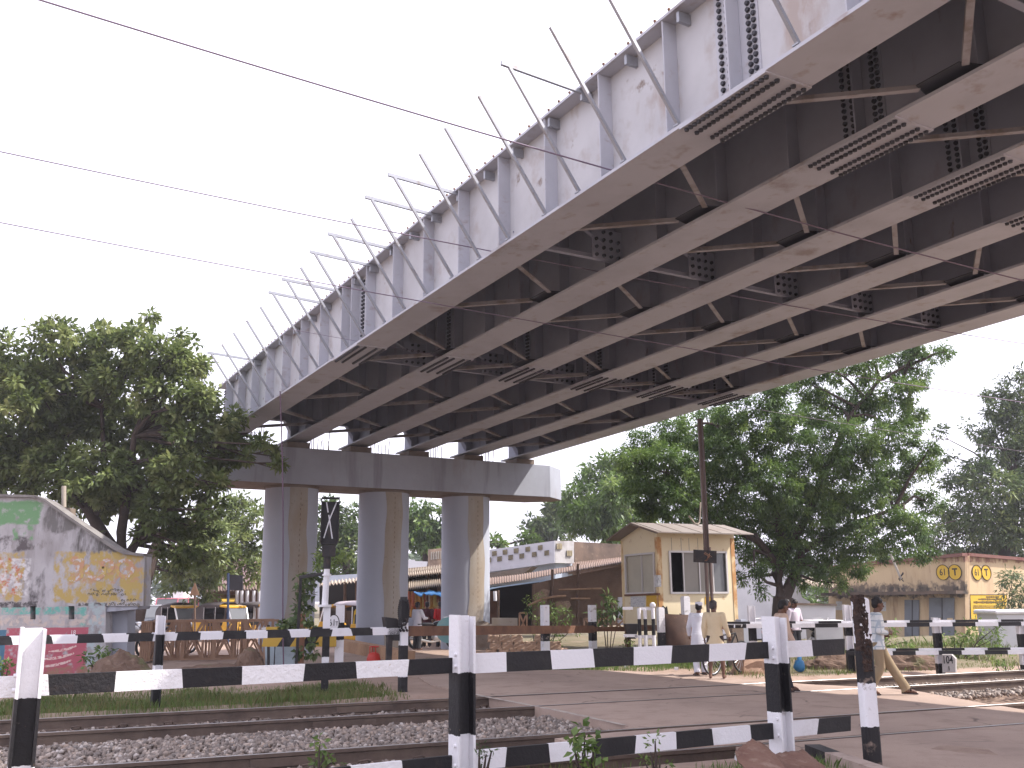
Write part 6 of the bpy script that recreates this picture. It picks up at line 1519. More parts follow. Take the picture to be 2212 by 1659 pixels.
grass('green grass on the verge beyond the left tracks', [blades(44000, (16.75, 20.6, -13, 5.2), .12, .005, m_grass, 61, (.66, .28)), blades(9000, (16.9, 20, -1, 5.4), .15, .006, m_grass, 62, (.35, .25))])
grass('patchy dry and green grass on the right verge', [blades(24000, (17.1, 23.5, 12.8, 34), .10, .006, m_grass, 63, (.42, .34)), blades(9000, (18.8, 25, 16, 36), .26, .008, m_grass, 64, (.6, .3))])
grass('short grass along the foot of the near fence', [blades(5200, (7.0, 9.1, -2.0, 5.4), .10, .004, m_grass, 65, (.55, .3)), blades(900, (7.6, 8.6, 5.6, 7.0), .12, .004, m_grass, 66, (.8, .15))])
grass('green grass under the feathery shrub and around the cabin', [blades(20000, (19.6, 26, 8.5, 15.5), .16, .006, m_grass, 67, (.8, .2), lambda x, y, p, t: (p > 20.2 + .2 * np.sin(t * 3)))])
# small litter
m_lit = mat('litter_white', (.6, .6, .62), .7)
for i, (u, v, lab) in enumerate(((1598, 1635, 'crumpled white paper lying beside the rusty sheet'), (1352, 1440, 'white scrap of litter left of the grass by the crossing'), (1461, 1444, 'white scrap of litter in the middle of the grass edge'))):
    p = G(u, v, .03); boulder('litter', p, (.09, .07, .06), lab, 'litter', m_lit, 70 + i)
p = G(1660, 1448); 
# ================================================================ people
def rings(b, rs, n=22, mi=0):
    """closed skin through elliptical rings (centre, rx, ry[, tilt matrix])"""
    vs = []
    for q in rs:
        c = V3(q[0]); R = q[3] if len(q) > 3 else None
        for i in range(n):
            a = 2 * PI * i / n; p = V3((math.cos(a) * q[1], math.sin(a) * q[2], 0)); vs.append(c + (R @ p if R is not None else p))
    k = len(rs)
    b.add(vs, [(j*n+i, j*n+(i+1)%n, (j+1)*n+(i+1)%n, (j+1)*n+i) for j in range(k-1) for i in range(n)], mi, True)
    b.add(vs[:n], [tuple(range(n - 1, -1, -1))], mi, True); b.add(vs[-n:], [tuple(range(n))], mi, True)
def skin(b, name, m, parent, voxel, smooth=2):
    """weld overlapping volumes into one continuous surface"""
    o = b.build(name, m, parent)
    r = o.modifiers.new('weld', 'REMESH'); r.mode = 'VOXEL'; r.voxel_size = voxel; r.use_smooth_shade = True
    if smooth: s = o.modifiers.new('soft', 'SMOOTH'); s.factor = .5; s.iterations = smooth
    return o
def person(label, loc, head, J, shirt, legs, vox=.010, hairm=None, bald=False, robe=False, skinm=None, sleeve=1.0, shirt_hem=.80, leg_to=1.0, fingers=True, shoes=None, belly=.0, group=None, hair_len=0, scale=1.0):
    """J: joints in metres for a 1.68 m figure, x right, y forward, z up; head = heading of the body (rad, 0 faces away from camera)"""
    t = thing('person', label, 'person', (0, 0, 0), group, local=True); t.location = loc; t.rotation_euler = (0, 0, head); t.scale = (scale,) * 3
    j = dict(pel=(0, 0, .93), che=(0, .01, 1.22), nec=(0, -.005, 1.43), hed=(0, .03, 1.575), shL=(-.185, 0, 1.375), shR=(.185, 0, 1.375), elL=(-.235, -.02, 1.10), elR=(.235, -.02, 1.10), wrL=(-.25, .06, .86), wrR=(.25, .06, .86),
             hiL=(-.09, 0, .90), hiR=(.09, 0, .90), knL=(-.10, .02, .49), knR=(.10, .02, .49), anL=(-.10, -.02, .085), anR=(.10, -.02, .085), yaw=0.0, pitch=0.0, toeL=None, toeR=None)
    j.update(J); P = {k: V3(v) if isinstance(v, tuple) else v for k, v in j.items()}
    sk = skinm or m_skin
    Hd = Rz(P['yaw']) @ Matrix.Rotation(P['pitch'], 3, 'X'); hc = P['hed']
    b = MB()
    b.ell(hc + Hd @ V3((0, -.008, .025)), (.074, .094, .092), Hd); b.ell(hc + Hd @ V3((0, .018, -.045)), (.056, .066, .068), Hd); b.ell(hc + Hd @ V3((0, .03, -.09)), (.034, .04, .028), Hd)
    b.cap(hc + Hd @ V3((0, .084, .005)), hc + Hd @ V3((0, .101, -.025)), .012, .017, 8)                      # nose
    b.ell(hc + Hd @ V3((0, .080, -.058)), (.024, .012, .007), Hd); b.ell(hc + Hd @ V3((0, .078, -.071)), (.021, .013, .008), Hd)   # lips
    b.ell(hc + Hd @ V3((0, .075, .024)), (.05, .018, .010), Hd)                                               # brow
    for s in (-1, 1):
        b.ell(hc + Hd @ V3((s * .076, -.005, -.01)), (.011, .022, .032), Hd)                                  # ears
    b.cap(hc + Hd @ V3((0, -.015, -.05)), P['nec'], .054, .058); b.cap(P['nec'], P['che'], .06, .1)
    rings(b, [(P['nec'] + V3((0, 0, -.05)), .12, .07), (P['che'] + V3((0, 0, .10)), .165, .095), (P['che'], .155, .10), (P['pel'].lerp(P['che'], .45), .135, .09), (P['pel'], .155, .10), (P['pel'] + V3((0, 0, -.08)), .13, .09)])
    for s in 'LR':
        sh, el, wr = P['sh' + s], P['el' + s], P['wr' + s]
        b.cap(P['nec'] + V3((0, 0, -.06)), sh, .05, .055); b.cap(sh, el, .05, .038); b.cap(el, wr, .038, .026)
        hi, kn, an = P['hi' + s], P['kn' + s], P['an' + s]
        b.cap(hi, kn, .082, .052); b.cap(kn, kn.lerp(an, .35), .05, .054); b.cap(kn.lerp(an, .35), an, .054, .034)
        toe = P['toe' + s] or an + V3((0, .17, -.055))
        b.cap(an + V3((0, -.03, -.045)), an, .035, .036); b.cap(an + V3((0, 0, -.03)), an.lerp(toe, .75), .04, .033); b.cap(an.lerp(toe, .7), toe, .034, .024)
        d = (wr - el).normalized(); hd = P.get('hd' + s) or d; hd = V3(hd).normalized()
        side = V3((1 if s == 'L' else -1, 0, 0)); side = (side - hd * side.dot(hd)).normalized(); nrm = hd.cross(side)
        pc = wr + hd * .05; RR = Matrix((hd, nrm, side)).transposed()
        b.ell(pc, (.052, .038, .02), RR, 12, 8)
        curl = P.get('curl', .5)
        for i, (off, ln) in enumerate(((.028, .072), (.010, .080), (-.009, .075), (-.027, .06))):
            k0 = wr + hd * .088 + nrm * off; k1 = k0 + (hd * math.cos(curl) + side * math.sin(curl)) * ln * .55; k2 = k1 + (hd * math.cos(curl * 2.2) + side * math.sin(curl * 2.2)) * ln * .5
            b.cap(k0, k1, .0095, .009, 7); b.cap(k1, k2, .009, .008, 7)
        tb = wr + hd * .03 + nrm * .034; t1_ = tb + (hd * .6 + nrm * .7 + side * .2).normalized() * .04; b.cap(tb, t1_, .012, .010, 7); b.cap(t1_, t1_ + (hd * .85 + side * .45).normalized() * .032, .010, .0085, 7)
    skin(b, 'body', sk, t, vox)
    b = MB()                                   # hair
    if not bald:
        b.ell(hc + Hd @ V3((0, -.018, .045)), (.082, .100, .086), Hd); b.ell(hc + Hd @ V3((0, -.055, .0)), (.076, .062, .078), Hd)
        for i in range(26):
            a = random.uniform(0, 2 * PI); e = random.uniform(.2, 1.3); p = hc + Hd @ V3((math.cos(a) * math.cos(e) * .078, -.02 + math.sin(a) * math.cos(e) * .095, .045 + math.sin(e) * .085)); b.ell(p, (.018, .02, .014), nu=7, nv=5)
        if hair_len: b.cap(hc + Hd @ V3((0, -.09, 0)), hc + Hd @ V3((0, -.11, -.1 - hair_len)), .04, .02)
        o = skin(b, 'hair', hairm or m_hair, t, .012, 1)
    ey = MB()
    for s in (-1, 1):
        ey.ell(hc + Hd @ V3((s * .030, .079, .006)), (.013, .008, .006), Hd, 8, 6); ey.ell(hc + Hd @ V3((s * .031, .083, .026)), (.02, .006, .004), Hd, 8, 5)
    ey.build('eyes', m_hair, t)
    b = MB(); hem = P['pel'] + V3((0, 0, shirt_hem - .93))      # shirt or robe
    rs = [(P['nec'] + V3((0, -.005, .012)), .062, .06), (P['nec'] + V3((0, 0, -.03)), .105, .078), (P['che'] + V3((0, 0, .13)), .185, .115), (P['che'], .178, .122 + belly), (P['pel'].lerp(P['che'], .5), .165, .118 + belly), (P['pel'] + V3((0, 0, -.01)), .185, .128 + belly * .6)]
    if robe:
        for f, rx, ry in ((.35, .20, .16), (.7, .23, .19), (1.0, .25, .21)): rs.append((P['pel'].lerp(P['rob'], f), rx, ry))
        rs.append((P['rob'] + V3((0, 0, -.01)), .24, .20))
    else: rs += [(hem + V3((0, 0, .03)), .198, .142), (hem, .196, .14)]
    rings(b, rs, 26)
    for s in 'LR':
        sh, el, wr = P['sh' + s], P['el' + s], P['wr' + s]
        b.cap(P['nec'] + V3((0, 0, -.055)), sh, .055, .07); b.cap(sh, sh.lerp(el, min(1, sleeve * 2)), .072, .06)
        if sleeve > .5: b.cap(el, el.lerp(wr, (sleeve - .5) * 2 * .93), .060, .046)
    skin(b, 'robe' if robe else 'shirt', shirt, t, vox * 1.15)
    if legs is not None:
        b = MB(); rings(b, [(P['pel'] + V3((0, 0, .06)), .165, .112), (P['pel'], .175, .122), (P['pel'] + V3((0, 0, -.09)), .165, .118)])
        for s in 'LR':
            hi, kn, an = P['hi' + s], P['kn' + s], P['an' + s] + V3((0, 0, .0)); Rk = basis(kn - hi, (0, 1, 0)); 
            def rg(c, ax, r1, r2): R = basis(ax, (0, 1, 0)); return (c, r1, r2, Matrix((R.col[1], R.col[2], R.col[0])).transposed())
            if leg_to >= 1: rings(b, [rg(hi + V3((0, 0, .03)), hi - kn, .098, .108), rg(hi.lerp(kn, .5), hi - kn, .088, .094), rg(kn, hi - an, .078, .082), rg(kn.lerp(an, .5), kn - an, .076, .084), rg(an + V3((0, 0, .01)), kn - an, .072, .088), rg(an + V3((0, 0, -.03)), kn - an, .074, .092)])
            else: rings(b, [rg(hi + V3((0, 0, .03)), hi - kn, .10, .11), rg(hi.lerp(kn, .5), hi - kn, .094, .106), rg(hi.lerp(kn, leg_to * 2), hi - kn, .09, .106)])
        skin(b, 'trousers' if leg_to >= 1 else 'shorts', legs, t, vox * 1.15)
    if shoes:
        for s in 'LR':
            an = P['an' + s]; toe = P['toe' + s] or an + V3((0, .17, -.055)); b = MB(); b.bar(an + V3((0, -.07, -.078)), toe + V3((0, .03, -.022)), .09, .02); b.cap(an.lerp(toe, .45) + V3((-.04, 0, .012)), an.lerp(toe, .45) + V3((.04, 0, .012)), .018, .018, 8); b.build('sandal', shoes, t)
    return t
def cloth(name, c, extra=(), b_=(7, .5)): return mat(name, c, .9, layers=list(extra), bump=(b_[0], b_[1], (1, 1, .45)))
m_cl_w = cloth('white_cotton', (.62, .62, .68)); m_cl_cream = cloth('cream_cotton', (.62, .51, .34), [(3, .5, .75, (.56, .45, .29))]); m_cl_khaki = cloth('khaki_cloth', (.25, .19, .12), [(4, .5, .75, (.20, .15, .09))])
m_cl_brown = cloth('dark_brown_cloth', (.045, .03, .028)); m_cl_pink = cloth('pale_peach_cotton', (.50, .37, .29)); m_cl_lilac = cloth('pale_lilac_cotton', (.52, .46, .52)); m_cl_maroon = cloth('maroon_cloth', (.07, .02, .025)); m_cl_red = cloth('red_cloth', (.5, .03, .03)); m_cl_dark = cloth('charcoal_cloth', (.03, .03, .035)); m_cl_yel = cloth('yellow_cloth', (.55, .36, .03)); m_cl_blue = cloth('dark_blue_cloth', (.03, .045, .09))
# white check shirt
m_plaid = cloth('checked_cotton', (.60, .62, .62))
nt = m_plaid.node_tree; N = nt.nodes; L = nt.links; tc_ = N.new('ShaderNodeTexCoord'); pbn = N['Principled BSDF']; acc = None
for dr, sc_, c in (('Z', 9, (.34, .40, .45)), ('X', 9, (.36, .41, .46))):
    w = N.new('ShaderNodeTexWave'); w.wave_type = 'BANDS'; w.bands_direction = dr; w.inputs['Scale'].default_value = sc_ / 3.2; L.new(tc_.outputs['Object'], w.inputs['Vector'])
    mr_ = N.new('ShaderNodeMapRange'); mr_.inputs[1].default_value = .86; mr_.inputs[2].default_value = .95; L.new(w.outputs['Fac'], mr_.inputs[0])
    mx_ = N.new('ShaderNodeMix'); mx_.data_type = 'RGBA'; L.new(mr_.outputs[0], mx_.inputs[0]); mx_.inputs[7].default_value = (*c, 1)
    if acc is None: mx_.inputs[6].default_value = (.60, .62, .62, 1)
    else: L.new(acc, mx_.inputs[6])
    acc = mx_.outputs[2]
L.new(acc, pbn.inputs['Base Color'])
m_sandal = mat('dark_leather', (.035, .022, .02), .6)
random.seed(31)
# walking man on the right, striding to the right (heading -90 deg = faces +X)
pA = G(1905, 1501); p = person('man in white checked shirt and khaki trousers striding past the charred gate post', (pA.x - .02, pA.y, 0), -PI / 2 - .10,
   dict(anL=(-.07, .46, .10), knL=(-.08, .24, .49), toeL=(-.08, .63, .035), anR=(.08, -.20, .11), knR=(.09, .02, .48), toeR=(.08, -.05, .035), hiL=(-.085, .03, .885), hiR=(.085, -.02, .885), pel=(0, 0, .915), che=(0, .03, 1.21), nec=(0, .045, 1.42), hed=(0, .085, 1.565),
        elL=(-.25, -.06, 1.12), wrL=(-.15, .16, 1.02), elR=(.25, -.02, 1.11), wrR=(.09, .22, 1.06), hdL=(.6, .7, 0), hdR=(-.6, .6, .1), yaw=.12, pitch=-.1, shL=(-.185, .03, 1.365), shR=(.185, .03, 1.365)), m_plaid, m_cl_khaki, .009, shirt_hem=.80, sleeve=.88, shoes=m_sandal, belly=.01, scale=.925)
# man in the cream shirt with the bicycle, seen from behind
pB = G(1549, 1466); person('man in long cream shirt and brown shorts wheeling a bicycle away from the camera', (pB.x, pB.y, 0), -.28,
   dict(anL=(-.13, -.10, .09), knL=(-.12, .02, .49), toeL=(-.15, .07, .03), anR=(.15, .02, .085), knR=(.13, .05, .49), toeR=(.17, .19, .03), elL=(-.235, -.04, 1.11), wrL=(-.235, .03, .86), elR=(.25, -.01, 1.11), wrR=(.31, .12, .89), hdR=(.2, .7, -.5), yaw=-.45, curl=.8), m_cl_cream, m_cl_brown, .009, sleeve=.93, shirt_hem=.70, leg_to=.36, skinm=m_skin, scale=.90, hairm=mat('greying_hair', (.05, .045, .045), .7))
pC = G(1514, 1458); person('man in white robe and white cap leaning forward beside the cream-shirted man', (pC.x, pC.y, 0), .12,
   dict(anL=(-.12, -.12, .09), anR=(.10, .02, .09), knL=(-.11, .0, .48), rob=V3((0, .02, .36)), che=(.03, .06, 1.20), nec=(.06, .12, 1.40), hed=(.08, .17, 1.54), shL=(-.13, .10, 1.35), shR=(.23, .10, 1.35), elL=(-.20, .14, 1.08), wrL=(-.16, .26, .88), elR=(.28, .14, 1.08), wrR=(.22, .30, .92), yaw=-.5), m_cl_w, m_cl_w, .011, robe=True, sleeve=.95, shoes=m_sandal, scale=.90)
capo = bpy.data.objects[[o.name for o in COL.objects if o.name.startswith('person')][-1]]
b = MB(); Hd = Rz(-.5); hc = V3((.08, .17, 1.54)); rings(b, [(hc + V3((0, -.012, .045)), .086, .104), (hc + V3((0, -.012, .075)), .090, .106), (hc + V3((0, -.012, .118)), .086, .102), (hc + V3((0, -.012, .126)), .06, .075)]); b.build('cap', m_cl_w, capo)
pD = G(1700, 1494); person('man in peach shirt walking right, half hidden behind the right striped post', (pD.x - .02, pD.y, 0), -PI / 2 + .1,
   dict(anL=(-.09, .10, .09), anR=(.09, -.08, .09), knR=(.1, 0, .49), elR=(.25, .02, 1.10), wrR=(.25, .14, .88), hed=(0, .06, 1.56), pitch=-.3, yaw=.2), m_cl_pink, m_cl_dark, .010, sleeve=.93, shoes=m_sandal, scale=.91, hairm=mat('cropped_hair', (.02, .018, .018), .7))
pE = D(1720, 1400, 27); person('person in lilac shirt standing beside the parked motorcycles', (pE.x, 27, 0), -2.6, dict(hed=(0, .06, 1.565), pitch=-.45, elL=(-.24, .03, 1.1), wrL=(-.15, .2, 1.0)), m_cl_lilac, m_cl_dark, .013, sleeve=.5, scale=.9)
pF = D(1705, 1400, 28); person('person mostly hidden between the post and the lilac-shirted person', (pF.x, 28, 0), -1.8, dict(), m_cl_maroon, m_cl_dark, .014, sleeve=.5, scale=.9)
pG = D(901, 1392, 33.2); person('man in white shirt facing the shop stalls between the columns', (pG.x, 33.2, 0), -.7, dict(elR=(.26, .1, 1.12), wrR=(.2, .33, 1.12), elL=(-.25, .03, 1.12), wrL=(-.14, .22, 1.02)), m_cl_w, m_cl_dark, .013, sleeve=.9, scale=.9)
pH = D(922, 1390, 35.2); person('man in maroon shirt standing at the shop stall', (pH.x, 35.2, 0), .1, dict(), m_cl_maroon, m_cl_dark, .014, sleeve=.5, scale=.9)
pI = D(951, 1380, 35.0); person('person in red shirt half hidden by the right column', (pI.x, 35.0, 0), .5, dict(elR=(.27, .1, 1.15), wrR=(.2, .3, 1.25)), m_cl_red, m_cl_dark, .014, sleeve=.5, scale=.9)
pJ = D(769, 1385, 36.5); person('woman in yellow dress beside the middle column', (pJ.x, 36.5, 0), -1.2, dict(rob=V3((0, 0, .12)), elL=(-.22, .14, 1.25), wrL=(-.1, .12, 1.48), elR=(.25, .04, 1.12)), m_cl_yel, None, .014, robe=True, sleeve=.4, hair_len=.25, scale=.9)

# ================================================================ vehicles
def torus(b, c, ax, R_, r, n=24, m=8, mi=0):
    B_ = basis(ax); vs = []
    for i in range(n):
        a = 2 * PI * i / n; d = B_ @ V3((0, math.cos(a), math.sin(a)))
        for k in range(m): e = 2 * PI * k / m; vs.append(V3(c) + d * (R_ + r * math.cos(e)) + V3(B_.col[0]) * (r * math.sin(e)))
    b.add(vs, [(i*m+k, i*m+(k+1)%m, ((i+1)%n)*m+(k+1)%m, ((i+1)%n)*m+k) for i in range(n) for k in range(m)], mi, True)
def wheel(t, c, R_, r, spokes=10, wax=(0, 1, 0), name='wheel', solid=False):
    b = MB(); torus(b, c, wax, R_ - r, r); w = b.build(name, m_tyre, t)
    b = MB(); torus(b, c, wax, R_ - 2 * r, r * .45, 24, 6); A_ = V3(wax)
    b.cyl(V3(c) - A_ * .04, V3(c) + A_ * .04, R_ * .14, n=10)
    if solid: b.cyl(V3(c) - A_ * .03, V3(c) + A_ * .03, R_ - 2 * r, n=20)
    else:
        B_ = basis(wax)
        for i in range(spokes): a = 2 * PI * i / spokes; b.cyl(V3(c), V3(c) + B_ @ V3((0, math.cos(a), math.sin(a))) * (R_ - 2 * r), .005, n=4)
    b.build('rim', m_chrome, w); return w
def bicycle(loc, rot, label):
    t = thing('bicycle', label, 'bicycle', (0, 0, 0), local=True)
    wheel(t, (-.5, 0, .34), .34, .02, 16); wheel(t, (.54, 0, .34), .34, .02, 16)
    b = MB()
    bb, st, hd = V3((-.05, 0, .30)), V3((-.2, 0, .80)), V3((.36, 0, .84))
    for p, q, r in ((bb, st, .016), (st, hd, .016), (bb, hd, .018), (bb, (-.5, 0, .34), .011), (st, (-.5, 0, .34), .010), (hd, (.54, 0, .34), .014)): b.cyl(p, q, r, n=8)
    b.build('frame', m_black, t)
    b = MB(); b.tube([(.33, 0, .95), (.34, 0, 1.02)], .014); b.tube([(.18, -.29, .98), (.30, -.22, 1.02), (.34, 0, 1.02), (.30, .22, 1.02), (.18, .29, .98)], .012); b.build('handlebar', m_chrome, t)
    b = MB(); b.ell((-.24, 0, .90), (.13, .075, .03)); b.cyl((-.2, 0, .78), (-.23, 0, .89), .012, n=8); b.build('saddle', m_black, t)
    b = MB(); b.box((-.5, 0, .72), (.42, .14, .015)); b.cyl((-.5, .06, .36), (-.45, .06, .72), .007, n=6); b.cyl((-.5, -.06, .36), (-.45, -.06, .72), .007, n=6); b.build('carrier', m_chrome, t)
    b = MB(); torus(b, (-.05, .05, .30), (0, 1, 0), .09, .008, 20, 6); b.bar((-.05, .07, .30), (.07, .07, .17), .01, .02); b.bar((-.05, -.07, .30), (-.17, -.07, .43), .01, .02); b.build('crank', m_chrome, t)
    t.location = loc; t.rotation_euler = (0, 0, rot); return t
pb_ = G(1560, 1459); bicycle((pb_.x + .16, pb_.y + .22, 0), math.radians(42), 'black bicycle wheeled by the man in the cream shirt')
def motorcycle(label, col, white=False):
    t = thing('motorcycle', label, 'motorcycle', (0, 0, 0), 'motorcycles and scooters parked about', local=True)
    wheel(t, (-.62, 0, .30), .30, .045, 8); wheel(t, (.64, 0, .30), .30, .04, 8)
    b = MB(); b.ell((.16, 0, .80), (.27, .14, .13)); b.ell((.10, 0, .58), (.12, .1, .12)); b.build('tank', col, t)
    b = MB(); b.ell((-.32, 0, .80), (.40, .12, .06)); b.build('seat', m_black, t)
    b = MB(); b.ell((-.55, 0, .70), (.26, .09, .09)); b.build('tail_panel', col, t)
    b = MB(); b.ell((.05, 0, .40), (.17, .13, .16)); b.cyl((.12, 0, .4), (.26, 0, .58), .08, n=12); b.build('engine', m_chrome, t)
    b = MB()
    for s in (-.07, .07): b.cyl((.64, s, .30), (.44, s, .92), .022, n=8)
    b.cyl((-.62, .08, .30), (-.42, .08, .66), .025, n=8); b.cyl((-.62, -.08, .3), (-.42, -.08, .66), .025, n=8); b.cyl((.42, 0, .85), (-.05, 0, .32), .03, n=8); b.cyl((-.05, 0, .32), (-.62, 0, .30), .03, n=8); b.build('frame', m_soot, t)
    b = MB(); b.tube([(.28, -.34, 1.02), (.40, -.2, 1.03), (.44, 0, .97), (.40, .2, 1.03), (.28, .34, 1.02)], .014); b.build('handlebar', m_chrome, t)
    b = MB(); b.ell((.55, 0, .88), (.09, .11, .11)); b.build('headlight', m_chrome, t)
    b = MB(); b.tube([(.12, -.12, .28), (-.1, -.15, .24), (-.35, -.17, .28), (-.85, -.17, .38)], [.02, .025, .045, .05], 8); b.build('exhaust', m_chrome, t)
    b = MB()
    for a in np.linspace(.3, 2.4, 9): pass
    vs = []; n = 10
    for i in range(n):
        a = .25 + 2.3 * i / (n - 1)
        for s in (-.06, .06): vs.append(V3((.64 + math.cos(a) * .345, s, .30 + math.sin(a) * .345)))
    b.add(vs, [(2*i, 2*i+1, 2*i+3, 2*i+2) for i in range(n-1)], 0, True); b.build('mudguard', col, t)
    return t
m_blackp = mat('gloss_black', (.012, .012, .014), .25); m_mred = mat('gloss_red', (.35, .03, .03), .3); m_mwhite = mat('gloss_white', (.55, .55, .56), .3)
def put(t, u, v, Y, rot, z=0, s=1): t.scale = (s,) * 3; p = D(u, v, Y); t.location = (p.x, Y, z); t.rotation_euler = (0, 0, rot); return t
put(motorcycle('black motorcycle with bright exhaust parked between the middle and right columns', m_blackp), 940, 1400, 33.6, math.radians(8))
put(motorcycle('black motorcycle parked left of the grey cabinet', m_blackp), 1756, 1400, 27.2, math.radians(15))
put(motorcycle('red motorcycle parked behind the peach-shirted man', m_mred), 1660, 1400, 27.0, math.radians(70))
put(motorcycle('silver motorcycle seen through the tan shutter panels', m_mwhite), 376, 1400, 31.8, math.radians(60))
put(motorcycle('white scooter half hidden behind the pillar of the painted wall', m_mwhite), 277, 1400, 30, math.radians(75))
m_ayel = mat('auto_yellow', (.55, .30, .02), .4, layers=[(3, .55, .75, (.45, .24, .03))]); m_acan = mat('canopy_vinyl', (.055, .045, .045), .7, layers=[(3, .5, .75, (.09, .075, .07))], bump=(8, .3)); m_acan2 = mat('grey_canopy', (.40, .35, .37), .7, layers=[(2, .5, .75, (.28, .24, .25))], bump=(8, .3))
def rickshaw(label, can, open_side=False):
    """x forward, length 2.6"""
    t = thing('auto_rickshaw', label, 'auto rickshaw', (0, 0, 0), 'auto rickshaws parked behind the pier', local=True)
    for c in ((-.85, -.55, .2), (-.85, .55, .2), (1.0, 0, .2)): wheel(t, c, .20, .05, solid=True)
    b = MB(); pr = [(-1.25, .35), (-1.28, .85), (-.5, .85), (-.45, .42), (.35, .38), (.55, .85), (.95, .95), (1.15, .55), (1.05, .32), (.2, .25), (-1.0, .25)]
    b.prism([(x, -.62, z) for x, z in pr], (0, 1.24, 0)); b.build('body', m_ayel, t, bevel=.03)
    b = MB(); prof = [(-1.3, .84), (-1.32, 1.2), (-1.2, 1.52), (-.9, 1.66), (-.2, 1.70), (.3, 1.68)]; n = 9; vs = []
    for x, z in prof:
        for i in range(n):
            a = -1 + 2 * i / (n - 1); zz_ = z if z < 1.3 else z - .14 * abs(a) ** 3; vs.append(V3((x + (.0 if z > 1.3 else 0), a * .66, zz_)))
    b.add(vs, [(j*n+i, j*n+i+1, (j+1)*n+i+1, (j+1)*n+i) for j in range(len(prof)-1) for i in range(n-1)], 0, True); o = b.build('canopy', can, t); s = o.modifiers.new('thick', 'SOLIDIFY'); s.thickness = .03
    for y in (-.655, .655):
        if open_side: continue
        b = MB(); b.prism([(-1.30, y, .85), (-.75, y, .85), (-.62, y, 1.1), (-.62, y, 1.45), (.3, y, 1.45), (.3, y, 1.56), (-.9, y, 1.54), (-1.18, y, 1.42), (-1.31, y, 1.2)], (0, .02 if y < 0 else -.02, 0)); b.build('side_flap', can, t)
    b = MB(); b.prism([(.30, -.63, 1.50), (.80, -.60, 1.44), (.80, .60, 1.44), (.30, .63, 1.50)], (0, 0, .10)); b.build('front_hood', m_ayel, t, bevel=.03)
    b = MB()
    for y in (-.6, .6): b.bar((.98, y * .9, .92), (.78, y, 1.46), .05, .06)
    b.bar((.98, -.5, .92), (.98, .5, .92), .05, .05); b.build('windscreen_frame', m_chrome, t)
    b = MB(); b.prism([(.965, -.5, .95), (.965, .5, .95), (.79, .54, 1.43), (.79, -.54, 1.43)], (.008, 0, .003)); b.build('windscreen', m_glass, t)
    b = MB(); b.box((-.75, 0, .98), (.2, 1.15, .45)); b.box((-.5, 0, .72), (.5, 1.15, .14)); b.box((.35, 0, .72), (.3, .6, .14)); b.build('seat', m_black, t)
    for y in (-.66, .66):
        b = MB(); b.bar((-.60, y, .85), (-.60, y, 1.5), .03, .03, (0, 1, 0)); b.bar((.1, y, .4), (.1, y, 1.5), .025, .025, (0, 1, 0)); b.build('side_rail', m_chrome, t)
    b = MB(); b.cyl((1.10, 0, .72), (1.17, 0, .70), .09, n=14); b.build('headlight', m_chrome, t)
    return t
put(rickshaw('black canopied yellow auto rickshaw facing right beside the dark car', m_acan), 384, 1400, 45, math.radians(-48), 0, .92)
put(rickshaw('black canopied auto rickshaw with long dark hood in the middle of the row', m_acan), 480, 1400, 43, math.radians(-28), 0, .92)
put(rickshaw('black canopied auto rickshaw partly hidden behind the left column', m_acan), 556, 1400, 44, math.radians(-15), 0, .92)
put(rickshaw('auto rickshaw with pale grey canopy between the left and middle columns', m_acan2, True), 752, 1400, 37, math.radians(-205), 0, .92)
def car(label, name, cat, colr, roofc, L_, W_, H_, hood, pos):
    t = thing(name, label, cat, (0, 0, 0), local=True)
    x0, x1 = -L_ / 2, L_ / 2; zb_, zw = .28, H_ * .58
    pr = [(x0, .35), (x0 - .02, zw * .9), (x0 + .1, zw), (x1 - hood - .1, zw), (x1 - .25, zw * .9), (x1, zw * .62), (x1 - .02, .30), (x0 + .1, .25)]
    b = MB(); b.prism([(x, -W_ / 2, z) for x, z in pr], (0, W_, 0)); b.build('body', colr, t, bevel=.07)
    g = [(x0 + .12, zw + .002), (x0 + .25, H_ - .06), (x1 - hood - .75 if hood > .5 else x1 - .45, H_ - .06), (x1 - hood - .1, zw + .002)]
    b = MB(); b.prism([(x, -W_ / 2 + .08, z) for x, z in g], (0, W_ - .16, 0)); b.build('windows', m_glass, t, bevel=.03)
    b = MB(); b.box(((g[1][0] + g[2][0]) / 2, 0, H_ - .035), (g[2][0] - g[1][0] + .02, W_ - .14, .06)); b.build('roof', roofc, t, bevel=.03)
    for y in (-W_ / 2 + .075, W_ / 2 - .075):
        for (xa, za), (xb, zb2) in ((g[0], g[1]), (g[3], g[2]), (((g[0][0] + g[3][0]) / 2, zw), ((g[1][0] + g[2][0]) / 2, H_ - .06))): b = MB(); b.bar((xa, y, za), (xb, y, zb2), .05, .06, (0, 1, 0)); b.build('pillar', roofc, t)
    for x in (x0 + .6, x1 - .65):
        for y in (-W_ / 2 + .08, W_ / 2 - .08): wheel(t, (x, y, .29), .29, .08, solid=True)
    for y in (-W_ / 2 + .25, W_ / 2 - .25):
        b = MB(); b.ell((x1 - .05, y, zw * .72), (.08, .16, .09)); b.build('headlight', m_chrome, t)
    b = MB(); b.box((x1 - .01, 0, zw * .68), (.05, W_ * .4, .08)); b.box((x1 - .0, 0, .38), (.08, W_ * .9, .14)); b.build('bumper', m_soot, t)
    b = MB(); b.box((x1 + .045, 0, .42), (.01, .5, .1)); b.build('number_plate', m_mwhite, t)
    return put(t, *pos)
m_cdark = mat('car_dark_blue', (.02, .024, .035), .25, spec=.5); m_croof = mat('car_pale_roof', (.5, .5, .52), .3); m_cpink = mat('van_pink_red', (.46, .12, .16), .4)
